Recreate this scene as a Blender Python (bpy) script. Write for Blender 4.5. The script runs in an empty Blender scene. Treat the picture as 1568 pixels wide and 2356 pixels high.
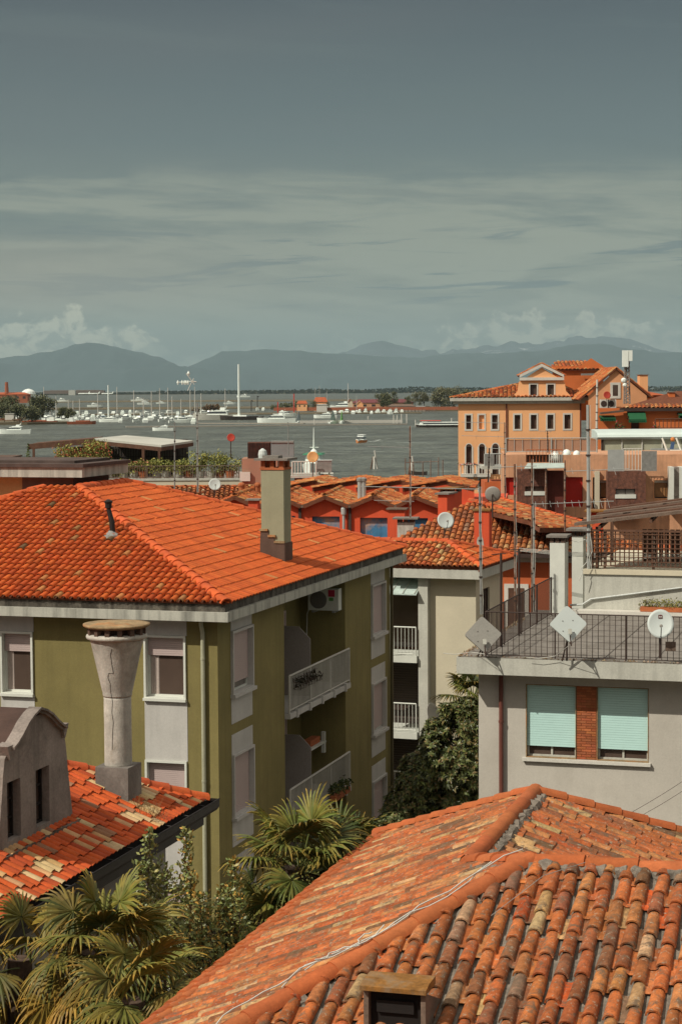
import bpy, math, random
from mathutils import Vector, Matrix, noise
rnd = random.Random(7)
C = bpy.context.scene.collection
SC = bpy.context.scene
PI = math.pi
V3 = Vector
# ---------------------------------------------------------------- camera model
KD = 1568/2726
FPX = 4515.0; CX = 784.0; CY = 1178.0; HZ = 893.0; CAMZ = 19.0
PITCH = math.atan((CY-HZ)/FPX); ROLL = 0.006
fwd = V3((0, math.cos(PITCH), -math.sin(PITCH)))
rt0 = V3((1, 0, 0)); up0 = rt0.cross(fwd)
rt = rt0*math.cos(ROLL) - up0*math.sin(ROLL)
up = rt0*math.sin(ROLL) + up0*math.cos(ROLL)
CAM = V3((0, 0, CAMZ))
def ray(p):
    return (fwd + rt*((p[0]-CX)/FPX) + up*((CY-p[1])/FPX))
def atY(p, Y):
    d = ray(p); return CAM + d*(Y/d.y)
def onplane(p, P0, n):
    d = ray(p); return CAM + d*((P0-CAM).dot(n)/d.dot(n))
def proj(p):
    d = V3(p)-CAM; z = d.dot(fwd); return (CX+FPX*d.dot(rt)/z, CY-FPX*d.dot(up)/z)
def onz(p, z):
    return onplane(p, V3((0, 0, z)), V3((0, 0, 1)))
def cr(x0, y0, s):
    return lambda x, y: ((x0+x/s)*KD, (y0+y/s)*KD)
cA = cr(0,1650,1.568); cB = cr(900,1650,1.568); cV = cr(1750,1400,1.6066); cG = cr(1750,1900,1.6066)
cW = cr(0,2200,1.7422); cE = cr(800,2200,1.6505); cR = cr(1550,2600,1.3333); cL = cr(0,2750,1.7422)
cQ = cr(800,2900,1.96); cX = cr(1726,3100,1.568); cN = cr(1950,1750,2.0206); cM = cr(1500,2150,2.24)
cT = cr(2100,1950,2.5048); cZ = cr(0,1500,2.24); cY = cr(600,1450,2.24); cJ = cr(1200,1500,2.4123)
cP = cr(0,3350,1.568); cK = cr(0,1700,1.96); cH = cr(900,3250,1.568); cS = cr(500,1850,1.96)
TH = math.radians(-16.4)
U1 = V3((math.cos(TH), math.sin(TH), 0)); U2 = V3((-math.sin(TH), math.cos(TH), 0)); ZU = V3((0,0,1))
def axes(deg):
    t = math.radians(deg)
    return V3((math.cos(t), math.sin(t), 0)), V3((-math.sin(t), math.cos(t), 0))
# ---------------------------------------------------------------- materials
MATS = {}
def nodes_of(m):
    m.use_nodes = True; nt = m.node_tree; nt.nodes.clear(); return nt
def nn(nt, typ, **kw):
    n = nt.nodes.new(typ)
    for k, v in kw.items():
        if k in n.inputs: n.inputs[k].default_value = v
        else: setattr(n, k, v)
    return n
def mixcol(nt, fac, a, b, mode='MIX'):
    m = nt.nodes.new('ShaderNodeMix'); m.data_type = 'RGBA'; m.blend_type = mode
    for idx, x in ((0, fac), (6, a), (7, b)):
        if hasattr(x, 'is_linked') or hasattr(x, 'links'): nt.links.new(x, m.inputs[idx])
        elif idx == 0: m.inputs[0].default_value = x
        else: m.inputs[idx].default_value = (*x[:3], 1)
    return m.outputs[2]
def ramp(nt, src, stops):
    r = nt.nodes.new('ShaderNodeValToRGB')
    e = r.color_ramp.elements
    while len(e) < len(stops): e.new(0.5)
    for el, (pos, c) in zip(e, stops):
        el.position = pos; el.color = (c, c, c, 1) if not hasattr(c, '__len__') else (*c[:3], 1)
    nt.links.new(src, r.inputs[0]); return r.outputs[0]
def noise_n(nt, scale, detail=4, rough=.6, vec=None, dist=0):
    n = nn(nt, 'ShaderNodeTexNoise', Scale=scale, Detail=detail, Roughness=rough, Distortion=dist)
    if vec is not None: nt.links.new(vec, n.inputs['Vector'])
    return n.outputs[0]
def mat(name, col, rough=.8, var=.25, scale=1.5, fine=.12, bump=.15, bscale=40, metal=0, streak=0, dirt=None, dirtamt=0,
        attr=False, lichen=None, spec=.3, lich=(.52,.66), lscale=9, wear=None):
    if name in MATS: return MATS[name]
    m = bpy.data.materials.new(name); nt = nodes_of(m)
    out = nn(nt, 'ShaderNodeOutputMaterial'); b = nn(nt, 'ShaderNodeBsdfPrincipled', Roughness=rough, Metallic=metal)
    b.inputs['Specular IOR Level'].default_value = spec
    nt.links.new(b.outputs[0], out.inputs[0])
    tc = nn(nt, 'ShaderNodeTexCoord').outputs['Object']
    if attr:
        a = nn(nt, 'ShaderNodeAttribute'); a.attribute_name = 'Col'; c = a.outputs['Color']
    else:
        r = nn(nt, 'ShaderNodeRGB'); r.outputs[0].default_value = (*col, 1); c = r.outputs[0]
    if var:
        n1 = noise_n(nt, scale, 5, .62, tc)
        c = mixcol(nt, 1.0, c, ramp(nt, n1, [(.3, 1-var), (.7, 1+var*.4)]), 'MULTIPLY')
    if fine:
        n2 = noise_n(nt, 22, 3, .7, tc)
        c = mixcol(nt, 1.0, c, ramp(nt, n2, [(.3, 1-fine), (.7, 1+fine*.5)]), 'MULTIPLY')
    if streak:
        mp = nn(nt, 'ShaderNodeMapping'); mp.inputs['Scale'].default_value = (5, 5, .3); nt.links.new(tc, mp.inputs[0])
        n3 = noise_n(nt, 1, 4, .6, mp.outputs[0])
        c = mixcol(nt, 1.0, c, ramp(nt, n3, [(.45, 1), (.75, 1-streak)]), 'MULTIPLY')
    if dirt:
        n4 = noise_n(nt, lscale*.25, 6, .7, tc, .5)
        c = mixcol(nt, ramp(nt, n4, [(.5, 0), (.66, dirtamt)]), c, dirt)
    if lichen:
        n5 = noise_n(nt, lscale, 6, .75, tc, .6)
        c = mixcol(nt, ramp(nt, n5, [(lich[0], 0), (lich[1], .85)]), c, lichen)
    if wear:
        n6 = noise_n(nt, lscale*2.3, 5, .7, tc, .3)
        c = mixcol(nt, ramp(nt, n6, [(.58, 0), (.66, .75)]), c, wear)
    nt.links.new(c, b.inputs['Base Color'])
    if bump:
        nb = noise_n(nt, bscale, 3, .6, tc)
        bn = nn(nt, 'ShaderNodeBump', Strength=bump, Distance=.02); nt.links.new(nb, bn.inputs['Height'])
        nt.links.new(bn.outputs[0], b.inputs['Normal'])
    MATS[name] = m; return m
def glassmat(name, col=(.02,.022,.02), rough=.06):
    if name in MATS: return MATS[name]
    m = bpy.data.materials.new(name); nt = nodes_of(m)
    out = nn(nt, 'ShaderNodeOutputMaterial'); b = nn(nt, 'ShaderNodeBsdfPrincipled', Roughness=rough)
    tc = nn(nt, 'ShaderNodeTexCoord').outputs['Object']
    c = mixcol(nt, noise_n(nt, 1.3, 2, .5, tc), col, [x*2.2 for x in col])
    nt.links.new(c, b.inputs['Base Color']); b.inputs['IOR'].default_value = 1.5
    nt.links.new(b.outputs[0], out.inputs[0]); MATS[name] = m; return m
# ---------------------------------------------------------------- mesh builder
class MB:
    def __init__(s): s.v = []; s.f = []; s.c = []; s.col = (1,1,1); s.sm = []; s.smooth = False; s.mi = 0; s.m = []
    def face(s, pts):
        i = len(s.v); s.v.extend(V3(p) for p in pts); s.f.append(tuple(range(i, i+len(pts)))); s._a(1)
    def _a(s, n):
        for _ in range(n): s.c.append(s.col); s.sm.append(s.smooth); s.m.append(s.mi)
    def hexa(s, p):     # 8 points: bottom 4 ccw, top 4
        i = len(s.v); s.v.extend(V3(q) for q in p)
        for q in ((3,2,1,0),(4,5,6,7),(0,1,5,4),(1,2,6,5),(2,3,7,6),(3,0,4,7)): s.f.append(tuple(i+k for k in q))
        s._a(6)
    def box(s, o, ax, ay, az):
        o = V3(o); s.hexa([o, o+ax, o+ax+ay, o+ay, o+az, o+ax+az, o+ax+ay+az, o+ay+az])
    def abox(s, x0, x1, y0, y1, z0, z1):
        s.box((x0,y0,z0), V3((x1-x0,0,0)), V3((0,y1-y0,0)), V3((0,0,z1-z0)))
    def tube(s, pts, r, n=6, cap=True):
        pts = [V3(p) for p in pts]; k = len(pts)
        rs = r if hasattr(r, '__len__') else [r]*k
        i0 = len(s.v); prev = None
        for j in range(k):
            d = (pts[min(j+1,k-1)]-pts[max(j-1,0)])
            if d.length < 1e-9: d = V3((0,0,1))
            d.normalize()
            if prev is None:
                a = d.cross(V3((0,0,1)) if abs(d.z) < .9 else V3((1,0,0))).normalized()
            else:
                a = (prev - d*prev.dot(d)); a = a.normalized() if a.length > 1e-6 else d.orthogonal().normalized()
            prev = a; b = d.cross(a)
            for q in range(n):
                t = 2*PI*q/n; s.v.append(pts[j]+(a*math.cos(t)+b*math.sin(t))*rs[j])
        for j in range(k-1):
            for q in range(n):
                s.f.append((i0+j*n+q, i0+j*n+(q+1)%n, i0+(j+1)*n+(q+1)%n, i0+(j+1)*n+q)); s._a(1)
        if cap:
            s.f.append(tuple(i0+q for q in range(n))[::-1]); s._a(1)
            s.f.append(tuple(i0+(k-1)*n+q for q in range(n))); s._a(1)
    def lathe(s, c, prof, n=16, axis=None):
        c = V3(c); i0 = len(s.v)
        if axis is None: X, Y, Z = V3((1,0,0)), V3((0,1,0)), ZU
        else:
            Z = V3(axis).normalized(); X = Z.orthogonal().normalized(); Y = Z.cross(X)
        for r, z in prof:
            for q in range(n):
                t = 2*PI*q/n; s.v.append(c+X*(r*math.cos(t))+Y*(r*math.sin(t))+Z*z)
        for j in range(len(prof)-1):
            for q in range(n):
                s.f.append((i0+j*n+q, i0+j*n+(q+1)%n, i0+(j+1)*n+(q+1)%n, i0+(j+1)*n+q)); s._a(1)
        s.f.append(tuple(i0+q for q in range(n))[::-1]); s._a(1)
        s.f.append(tuple(i0+(len(prof)-1)*n+q for q in range(n))); s._a(1)
    def prism(s, poly, d):    # poly: world points ; extrude by d
        poly = [V3(p) for p in poly]; n = len(poly); i = len(s.v)
        s.v.extend(poly); s.v.extend(p+d for p in poly)
        s.f.append(tuple(range(i, i+n))[::-1]); s.f.append(tuple(range(i+n, i+2*n))); s._a(2)
        for k in range(n):
            s.f.append((i+k, i+(k+1)%n, i+n+(k+1)%n, i+n+k)); s._a(1)
    def build(s, name, m, parent=None, base=None):
        if base is None: base = wloc(parent) if parent else V3((0,0,0))
        me = bpy.data.meshes.new(name)
        me.from_pydata([tuple(p-base) for p in s.v], [], s.f)
        ml = m if isinstance(m, (list, tuple)) else [m]
        for q in ml: me.materials.append(q)
        if len(ml) > 1: me.polygons.foreach_set('material_index', s.m)
        me.polygons.foreach_set('use_smooth', s.sm)
        if any(c != (1,1,1) for c in s.c):
            at = me.color_attributes.new('Col', 'FLOAT_COLOR', 'CORNER')
            buf = []
            for f, c in zip(s.f, s.c): buf.extend((c[0],c[1],c[2],1.0)*len(f))
            at.data.foreach_set('color', buf)
        me.validate(); me.update()
        o = bpy.data.objects.new(name, me); C.objects.link(o)
        if parent: o.parent = parent
        else: o.location = base
        return o
def wloc(o):
    p = V3((0,0,0))
    while o: p += o.location; o = o.parent
    return p
def tag(o, label=None, cat=None, group=None, kind=None):
    if label: o['label'] = label
    if cat: o['category'] = cat
    if group: o['group'] = group
    if kind: o['kind'] = kind
    return o
def thing(name, label, cat, loc=(0,0,0), group=None):
    o = bpy.data.objects.new(name, None); C.objects.link(o); o.location = loc; o.empty_display_size = .3
    return tag(o, label, cat, group)
def struct(name, mb, m, base=None):
    return tag(mb.build(name, m, None, base), kind='structure')
def copy_tree(o, parent=None):
    c = o.copy(); C.objects.link(c)
    if parent: c.parent = parent
    for ch in list(o.children): copy_tree(ch, c)
    return c

def dup(root, loc, rotz=0, label=None, scale=1, group=None):
    r = copy_tree(root); r.location = loc; r.rotation_euler = (0,0,rotz)
    r.scale = (scale,)*3 if not hasattr(scale, '__len__') else scale
    if label: r['label'] = label
    if group: r['group'] = group
    return r
# ---------------------------------------------------------------- faces of buildings
class Face:
    """vertical plane: origin, right, outward normal; coords (a, z absolute, d outward)"""
    def __init__(s, O, right, out): s.O = V3((O[0], O[1], 0)); s.r = right; s.n = out
    def P(s, a, z, d=0): return s.O + s.r*a + ZU*z + s.n*d
    def px(s, p, d=0):
        q = onplane(p, s.O+s.n*d, s.n) - s.O; return q.dot(s.r), q.z
    def rect(s, p0, p1, d=0):
        a0, z0 = s.px(p0, d); a1, z1 = s.px(p1, d)
        return min(a0,a1), max(a0,a1), min(z0,z1), max(z0,z1)
    def box(s, mb, a0, a1, z0, z1, d0, d1):
        mb.box(s.P(a0,z0,d0), s.r*(a1-a0), s.n*(d1-d0), ZU*(z1-z0))
    def wall(s, mb, a0, a1, z0, z1, holes=(), depth=.18, d=0):
        As = sorted({a0,a1,*[min(max(h[k],a0),a1) for h in holes for k in (0,1)]})
        Zs = sorted({z0,z1,*[min(max(h[k],z0),z1) for h in holes for k in (2,3)]})
        for i in range(len(As)-1):
            for j in range(len(Zs)-1):
                am, zm = (As[i]+As[i+1])/2, (Zs[j]+Zs[j+1])/2
                if any(h[0]<am<h[1] and h[2]<zm<h[3] for h in holes): continue
                mb.face([s.P(As[i],Zs[j],d), s.P(As[i+1],Zs[j],d), s.P(As[i+1],Zs[j+1],d), s.P(As[i],Zs[j+1],d)])
        for h in holes:
            A0,A1,Z0,Z1 = h[:4]; dd = h[4] if len(h) > 4 else depth
            f, k = d, d-dd
            mb.face([s.P(A0,Z0,f), s.P(A0,Z0,k), s.P(A0,Z1,k), s.P(A0,Z1,f)])
            mb.face([s.P(A1,Z0,f), s.P(A1,Z1,f), s.P(A1,Z1,k), s.P(A1,Z0,k)])
            mb.face([s.P(A0,Z0,f), s.P(A1,Z0,f), s.P(A1,Z0,k), s.P(A0,Z0,k)])
            mb.face([s.P(A0,Z1,f), s.P(A0,Z1,k), s.P(A1,Z1,k), s.P(A1,Z1,f)])
def frame_ring(mb, F, a0, a1, z0, z1, w, d0, d1):
    F.box(mb, a0, a0+w, z0, z1, d0, d1); F.box(mb, a1-w, a1, z0, z1, d0, d1)
    F.box(mb, a0+w, a1-w, z0, z0+w, d0, d1); F.box(mb, a0+w, a1-w, z1-w, z1, d0, d1)
def window(parent, F, rect, depth=.16, kind='glass', frame=None, glass=None, fw=.06, mull=1, cross=0,
           surround=None, sw=.09, sill=None, shutter=None, shut=0.0, louv=.06, label=None, d=0, name='window', curtain=None, shd=None):
    a0,a1,z0,z1 = rect[:4]
    frame = frame or M_['white']; glass = glass or M_['glass']
    mb = MB()
    if kind == 'glass':
        frame_ring(mb, F, a0, a1, z0, z1, fw, d-depth+.004, d-depth+.06)
        for k in range(mull):
            x = a0+(a1-a0)*(k+1)/(mull+1); F.box(mb, x-fw*.4, x+fw*.4, z0+fw, z1-fw, d-depth+.006, d-depth+.055)
        for k in range(cross):
            z = z0+(z1-z0)*(k+1)/(cross+1); F.box(mb, a0+fw, a1-fw, z-.02, z+.02, d-depth+.008, d-depth+.05)
    else:
        frame_ring(mb, F, a0, a1, z0, z1, .03, d-depth+.004, d-depth+.05)
    w = mb.build(name, frame, parent)
    if label: w['label'] = label
    if kind == 'glass':
        g = MB(); g.face([F.P(a0,z0,d-depth+.02), F.P(a1,z0,d-depth+.02), F.P(a1,z1,d-depth+.02), F.P(a0,z1,d-depth+.02)]); g.build('pane', glass, w)
        if curtain:
            c = MB(); n = 8; cw = (a1-a0)*curtain
            for k in range(n):
                x0 = a0+fw+cw*k/n; x1 = a0+fw+cw*(k+1)/n; e0 = .012*(k%2); e1 = .012*((k+1)%2)
                c.face([F.P(x0,z0+fw,d-depth+.026+e0), F.P(x1,z0+fw,d-depth+.026+e1), F.P(x1,z1-fw,d-depth+.026+e1), F.P(x0,z1-fw,d-depth+.026+e0)])
            c.build('curtain', M_['curtain'], w)
    if shutter:
        s = MB(); zs = z1-(z1-z0)*(shut or 1.0); n = max(2, int((z1-zs)/louv)); sd = d-depth+(.07 if shd is None else shd)
        for k in range(n):
            b0 = zs+(z1-zs)*k/n; b1 = zs+(z1-zs)*(k+1)/n-.004
            F.box(s, a0+.012, a1-.012, b0, b1, sd, sd+.022)
        F.box(s, a0+.015, a1-.015, zs, z1, sd-.012, sd-.002)
        s.build('shutter', shutter, w)
    if surround:
        s = MB(); frame_ring(s, F, a0-sw, a1+sw, z0-sw, z1+sw, sw-.001, d-.01, d+.045); s.build('surround', surround, w)
    if sill:
        s = MB(); F.box(s, a0-sw-.03, a1+sw+.03, z0-.07, z0-.001, d-depth*.5, d+.1); s.build('sill', sill, w)
    return w
# ---------------------------------------------------------------- roofs
def inpoly(x, y, P):
    c = False; n = len(P); j = n-1
    for i in range(n):
        if (P[i][1] > y) != (P[j][1] > y) and x < (P[j][0]-P[i][0])*(y-P[i][1])/(P[j][1]-P[i][1])+P[i][0]: c = not c
        j = i
    return c
def jit(c, a, r):
    k = 1+r.uniform(-a, a); return tuple(max(.005, x*k*(1+r.uniform(-a,a)*.35)) for x in c)
def pick(pal, r):
    t = r.random()*sum(w for w, _ in pal)
    for w, c in pal:
        t -= w
        if t <= 0: return c
    return pal[-1][1]
def tile_roof(name, parent, poly, across, m, base_m, w=.21, l=.36, pal=None, segs=5, rad=.36, lift=.035, seed=1, jitr=.1, rough=.0,
              thick=.18, over=.06, pans=False, patch=0, hgt=.92, taper=.86):
    """tiled plane; poly = world points (planar), across = level direction in the plane"""
    r = random.Random(seed)
    poly = [V3(p) for p in poly]; P0 = poly[0]; across = across.normalized()
    n = None
    for i in range(1, len(poly)-1):
        q = (poly[i]-P0).cross(poly[i+1]-P0)
        if n is None or q.length > n.length: n = q
    n.normalize()
    if n.z < 0: n = -n
    down = n.cross(across).normalized()
    if down.z > 0: down = -down
    loc = [((p-P0).dot(across), (p-P0).dot(down)) for p in poly]
    s0, s1 = min(q[0] for q in loc), max(q[0] for q in loc); t0, t1 = min(q[1] for q in loc), max(q[1] for q in loc)
    b = MB(); b.face([p - n*.01 for p in poly]); b.face([p - n*thick for p in poly[::-1]])
    for i in range(len(poly)):
        p, q = poly[i], poly[(i+1)%len(poly)]; b.face([p-n*.01, p-n*thick, q-n*thick, q-n*.01])
    b.build('roof_deck', base_m, parent)
    mb = MB(); R = w*rad
    nc = int((s1-s0)/w)+2
    def span(s):
        xs = []
        for i in range(len(loc)):
            (x0,y0),(x1,y1) = loc[i], loc[(i+1)%len(loc)]
            if (x0 > s) != (x1 > s): xs.append(y0+(y1-y0)*(s-x0)/(x1-x0))
        return (min(xs), max(xs)) if len(xs) >= 2 else None
    def arc(s, ta, tb, ha, hb, Ra, Rb, ds0, ds1, col):
        mb.col = col; i0 = len(mb.v); q = segs+1
        for (tt, RR, hh, sx) in ((ta, Ra, ha, ds0), (tb, Rb, hb, ds1), (tb, Rb, hb, ds1), (tb, Rb*.78, hb-.004, ds1)):
            for k in range(q):
                an = PI*k/segs
                mb.v.append(P0+across*(s+sx+math.cos(an)*RR)+down*tt+n*(math.sin(an)*RR*hgt+hh))
        mb.smooth = segs > 3
        for k in range(segs): mb.f.append((i0+k, i0+q+k, i0+q+k+1, i0+k+1)); mb._a(1)
        mb.smooth = False
        for k in range(segs): mb.f.append((i0+2*q+k, i0+3*q+k, i0+3*q+k+1, i0+2*q+k+1)); mb._a(1)
    for i in range(nc):
        s = s0+(i+.5)*w; sp = span(s)
        if not sp or sp[1]-sp[0] < .05: continue
        tmin, tmax = sp; tb = tmax+over
        if rough > .02: first = l*r.uniform(.55,1.0)
        else: first = l
        while tb > tmin+.06:
            ll = first if first else l*(1+r.uniform(-1,1)*rough*2); first = None
            ta = tb-ll
            if ta < tmin+.05: ta = tmin-.02
            ps_ = noise.noise(V3((s*.45,tb*.45,seed)))
            c = pick(pal, r)
            if patch and ps_ > patch: c = pal[2][1] if r.random() < .6 else pal[3][1]
            ds = r.uniform(-1,1)*rough*w; dr = r.uniform(-1,1)*rough*.4*w; lf = lift*(1+r.uniform(-1,1)*rough*4)
            arc(s, ta-.03, tb, .0, lf, R*taper, R, ds-dr, ds+dr, jit(c, jitr, r))
            tb = ta
        if pans:
            sp = span(s+w*.5)
            if not sp: continue
            tmin, tmax = sp; tb = tmax+over-l*r.random()*.5
            while tb > tmin+.06:
                ll = l*(1+r.uniform(-1,1)*rough*2); ta = max(tb-ll, tmin-.02)
                if r.random() < .45: tb = ta; continue
                mb.col = jit(pick(pal, r), jitr, r); i0 = len(mb.v)
                for (tt, hh) in ((ta-.04, 0.0), (tb, lift*.6)):
                    for k in range(4):
                        an = PI*(.12+.76*k/3); mb.v.append(P0+across*(s+w*.5+math.cos(an)*w*.30)+down*tt+n*(hh+.05-math.sin(an)*.045))
                for k in range(3): mb.f.append((i0+k, i0+4+k, i0+5+k, i0+k+1)); mb._a(1)
                tb = ta
    mb.smooth = False
    return mb.build(name, m, parent)
def cap_line(name, parent, pts, m, r=.11, l=.4, pal=None, seed=3, lift=.02, segs=6, sink=.03, tp=.9):
    """ridge / hip cap tiles laid along a polyline"""
    rr = random.Random(seed); mb = MB()
    for a, b in zip(pts[:-1], pts[1:]):
        a, b = V3(a), V3(b); d = (b-a); L = d.length; d.normalize(); n = max(1, round(L/l)); q = L/n
        sd = d.cross(ZU).normalized(); u = sd.cross(d).normalized()
        for k in range(n):
            mb.col = jit(pick(pal, rr), .1, rr); i0 = len(mb.v)
            p0 = a+d*(k*q-.03); p1 = a+d*((k+1)*q+.03)
            for (p, R, h) in ((p0, r, lift), (p1, r*tp, 0), (p0, r, lift), (p0, r*.8, lift-.01)):
                for s in range(segs+1):
                    an = PI*s/segs; mb.v.append(p+sd*(math.cos(an)*R)+u*(math.sin(an)*R*.85+h-sink))
            g = segs+1; mb.smooth = True
            for s in range(segs): mb.f.append((i0+s, i0+s+1, i0+g+s+1, i0+g+s)); mb._a(1)
            mb.smooth = False
            for s in range(segs): mb.f.append((i0+2*g+s, i0+3*g+s, i0+3*g+s+1, i0+2*g+s+1)); mb._a(1)
    return mb.build(name, m, parent)
def railing(parent, pts, h, m, bar=.012, gap=.11, post=.02, every=1.6, top=.02, name='railing', low=.08, mid=False):
    mb = MB()
    for a, b in zip(pts[:-1], pts[1:]):
        a, b = V3(a), V3(b); d = b-a; L = d.length; d.normalize(); n = max(1, int(L/gap))
        mb.tube([a+ZU*h, b+ZU*h], top, 6); mb.tube([a+ZU*low, b+ZU*low], top*.7, 5)
        if mid: mb.tube([a+ZU*h*.9, b+ZU*h*.9], top*.6, 5)
        for k in range(n+1):
            p = a+d*(L*k/n); mb.tube([p+ZU*low, p+ZU*h], bar, 4, False)
        k = max(1, round(L/every))
        for q in range(k+1):
            p = a+d*(L*q/k); mb.tube([p, p+ZU*h], post, 6)
    return mb.build(name, m, parent)

def mortar(mb, a, b, r, seed=1, step=.05):
    """irregular bed of mortar between two points"""
    q = random.Random(seed); a, b = V3(a), V3(b); n = max(2, int((b-a).length/step)); d = (b-a).normalized(); sd = d.cross(ZU).normalized()
    mb.tube([a.lerp(b, i/n)+sd*q.uniform(-.35,.35)*r+ZU*q.uniform(-.3,.3)*r for i in range(n+1)], [r*q.uniform(.5,1.25) for i in range(n+1)], 6)
# ---------------------------------------------------------------- camera, light, sky
cam = bpy.data.cameras.new('camera'); co = bpy.data.objects.new('camera', cam); C.objects.link(co)
cam.sensor_fit = 'VERTICAL'; cam.sensor_height = 36; cam.lens = 36*FPX/2356; cam.clip_end = 120000; cam.clip_start = .5
co.matrix_world = Matrix(((rt.x, up.x, -fwd.x, 0), (rt.y, up.y, -fwd.y, 0), (rt.z, up.z, -fwd.z, CAMZ), (0,0,0,1)))
SC.camera = co
SC.view_settings.view_transform = 'Standard'; SC.view_settings.look = 'None'; SC.view_settings.exposure = 0.12; SC.view_settings.gamma = 1
SC.cycles.max_bounces = 6; SC.cycles.volume_bounces = 0
tosun = (U1*-0.64 + U2*-0.77).normalized()*math.cos(math.radians(44)) + ZU*math.sin(math.radians(44))
sl = bpy.data.lights.new('sun', 'SUN'); sl.energy = 3.7; sl.angle = math.radians(.5); sl.color = (1.0, .93, .80)
so = bpy.data.objects.new('sun', sl); C.objects.link(so); so.rotation_euler = tosun.to_track_quat('Z', 'Y').to_euler(); so.location = (0,0,60)
def build_world():
    w = bpy.data.worlds.new('World'); SC.world = w; w.use_nodes = True; nt = w.node_tree; nt.nodes.clear()
    out = nn(nt, 'ShaderNodeOutputWorld'); bg = nn(nt, 'ShaderNodeBackground'); nt.links.new(bg.outputs[0], out.inputs[0])
    sky = nn(nt, 'ShaderNodeTexSky'); sky.sky_type = 'NISHITA'; sky.sun_disc = False
    sky.sun_elevation = math.radians(44); sky.sun_rotation = math.atan2(tosun.x, tosun.y) % (2*PI); sky.air_density = 1.2; sky.dust_density = 2
    tc = nn(nt, 'ShaderNodeTexCoord').outputs['Generated']
    sx = nn(nt, 'ShaderNodeSeparateXYZ'); nt.links.new(tc, sx.inputs[0]); X, Y, Z = sx.outputs
    def mth(op, a, b=None, c=None, clamp=False):
        m = nn(nt, 'ShaderNodeMath'); m.operation = op; m.use_clamp = clamp
        for i, q in enumerate((a, b, c)):
            if q is None: continue
            if hasattr(q, 'links'): nt.links.new(q, m.inputs[i])
            else: m.inputs[i].default_value = q
        return m.outputs[0]
    hyp = mth('MAXIMUM', mth('SQRT', mth('ADD', mth('MULTIPLY', X, X), mth('MULTIPLY', Y, Y))), .02)
    e = mth('DIVIDE', Z, hyp)                       # tan elevation
    az = mth('ARCTAN2', X, Y)
    def vec(sa, se, seed=0.0, skew=0.0):
        c = nn(nt, 'ShaderNodeCombineXYZ'); nt.links.new(mth('MULTIPLY', az, sa), c.inputs[0])
        ee = mth('ADD', e, mth('MULTIPLY', az, skew)) if skew else e
        nt.links.new(mth('MULTIPLY', ee, se), c.inputs[1]); c.inputs[2].default_value = seed; return c.outputs[0]
    def sm(x, a, b, hi=1.0):
        m = nn(nt, 'ShaderNodeMapRange'); m.interpolation_type = 'SMOOTHSTEP'
        nt.links.new(x, m.inputs[0]); m.inputs[1].default_value = a; m.inputs[2].default_value = b; m.inputs[3].default_value = 0; m.inputs[4].default_value = hi
        return m.outputs[0]
    # clear air: physical sky dimmed and greyed, then high cloud; the brightness overhead is an added fill
    base = mixcol(nt, 1.0, sky.outputs[0], (.1, .1, .1), 'MULTIPLY')
    veil_fill = ramp(nt, mth('MULTIPLY', e, 2.0), [(0.0, (.140,.172,.162)), (.05, (.175,.202,.180)), (.11, (.205,.228,.190)), (.18, (.150,.180,.160)),
                (.25, (.098,.130,.134)), (.40, (.053,.067,.077)), (.50, (.066,.074,.084)), (1.0, (.66,.60,.52))])  # last stop: unseen overhead brightness, added to lift the shadows
    col = mixcol(nt, .93, base, veil_fill)
    # broad streaks of high cloud
    n1 = noise_n(nt, 1.0, 7, .58, vec(5.5, 42, 1.3, .05), .9)
    n1b = noise_n(nt, 1.0, 8, .62, vec(16, 120, 5.1, .03), .6)
    nsum = mth('ADD', mth('MULTIPLY', n1, .68), mth('MULTIPLY', n1b, .32))
    band = mth('MULTIPLY', sm(e, .018, .045), mth('SUBTRACT', 1.0, sm(e, .096, .118)))
    col = mixcol(nt, mth('MULTIPLY', mth('MULTIPLY', sm(nsum, .44, .57), band), .85), col, (.285,.305,.245))
    edge = mth('MULTIPLY', sm(e, .080, .100), mth('SUBTRACT', 1.0, sm(mth('SUBTRACT', e, mth('MULTIPLY', mth('SUBTRACT', nsum, .5), .05)), .100, .108)))
    col = mixcol(nt, mth('MULTIPLY', edge, .30), col, (.235,.262,.225))
    nd = noise_n(nt, 1.0, 6, .62, vec(9.0, 130, 7.7, -.03), 1.1)
    darkband = mth('MULTIPLY', sm(e, .036, .048), mth('SUBTRACT', 1.0, sm(e, .070, .095)))
    col = mixcol(nt, mth('MULTIPLY', mth('MULTIPLY', sm(nd, .55, .64), darkband), .75), col, (.112,.150,.160))
    nd2 = noise_n(nt, 1.0, 5, .6, vec(3.5, 45, 2.7, .06), .7)
    col = mixcol(nt, mth('MULTIPLY', mth('MULTIPLY', sm(nd2, .52, .66), sm(e, .05, .08)), .38), col, (.105,.138,.142))
    # warm light low on the left
    warm = mth('MULTIPLY', mth('MULTIPLY', mth('SUBTRACT', 1.0, sm(az, -.17, .03)), sm(e, .030, .048)), mth('SUBTRACT', 1.0, sm(e, .060, .085)))
    col = mixcol(nt, mth('MULTIPLY', warm, .55), col, (.29,.262,.208))
    hv = noise_n(nt, 1.0, 3, .5, vec(1.6, 9, 3.1), .3)
    col = mixcol(nt, mth('MULTIPLY', sm(hv, .48, .72), .18), col, (.17,.165,.16))
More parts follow.
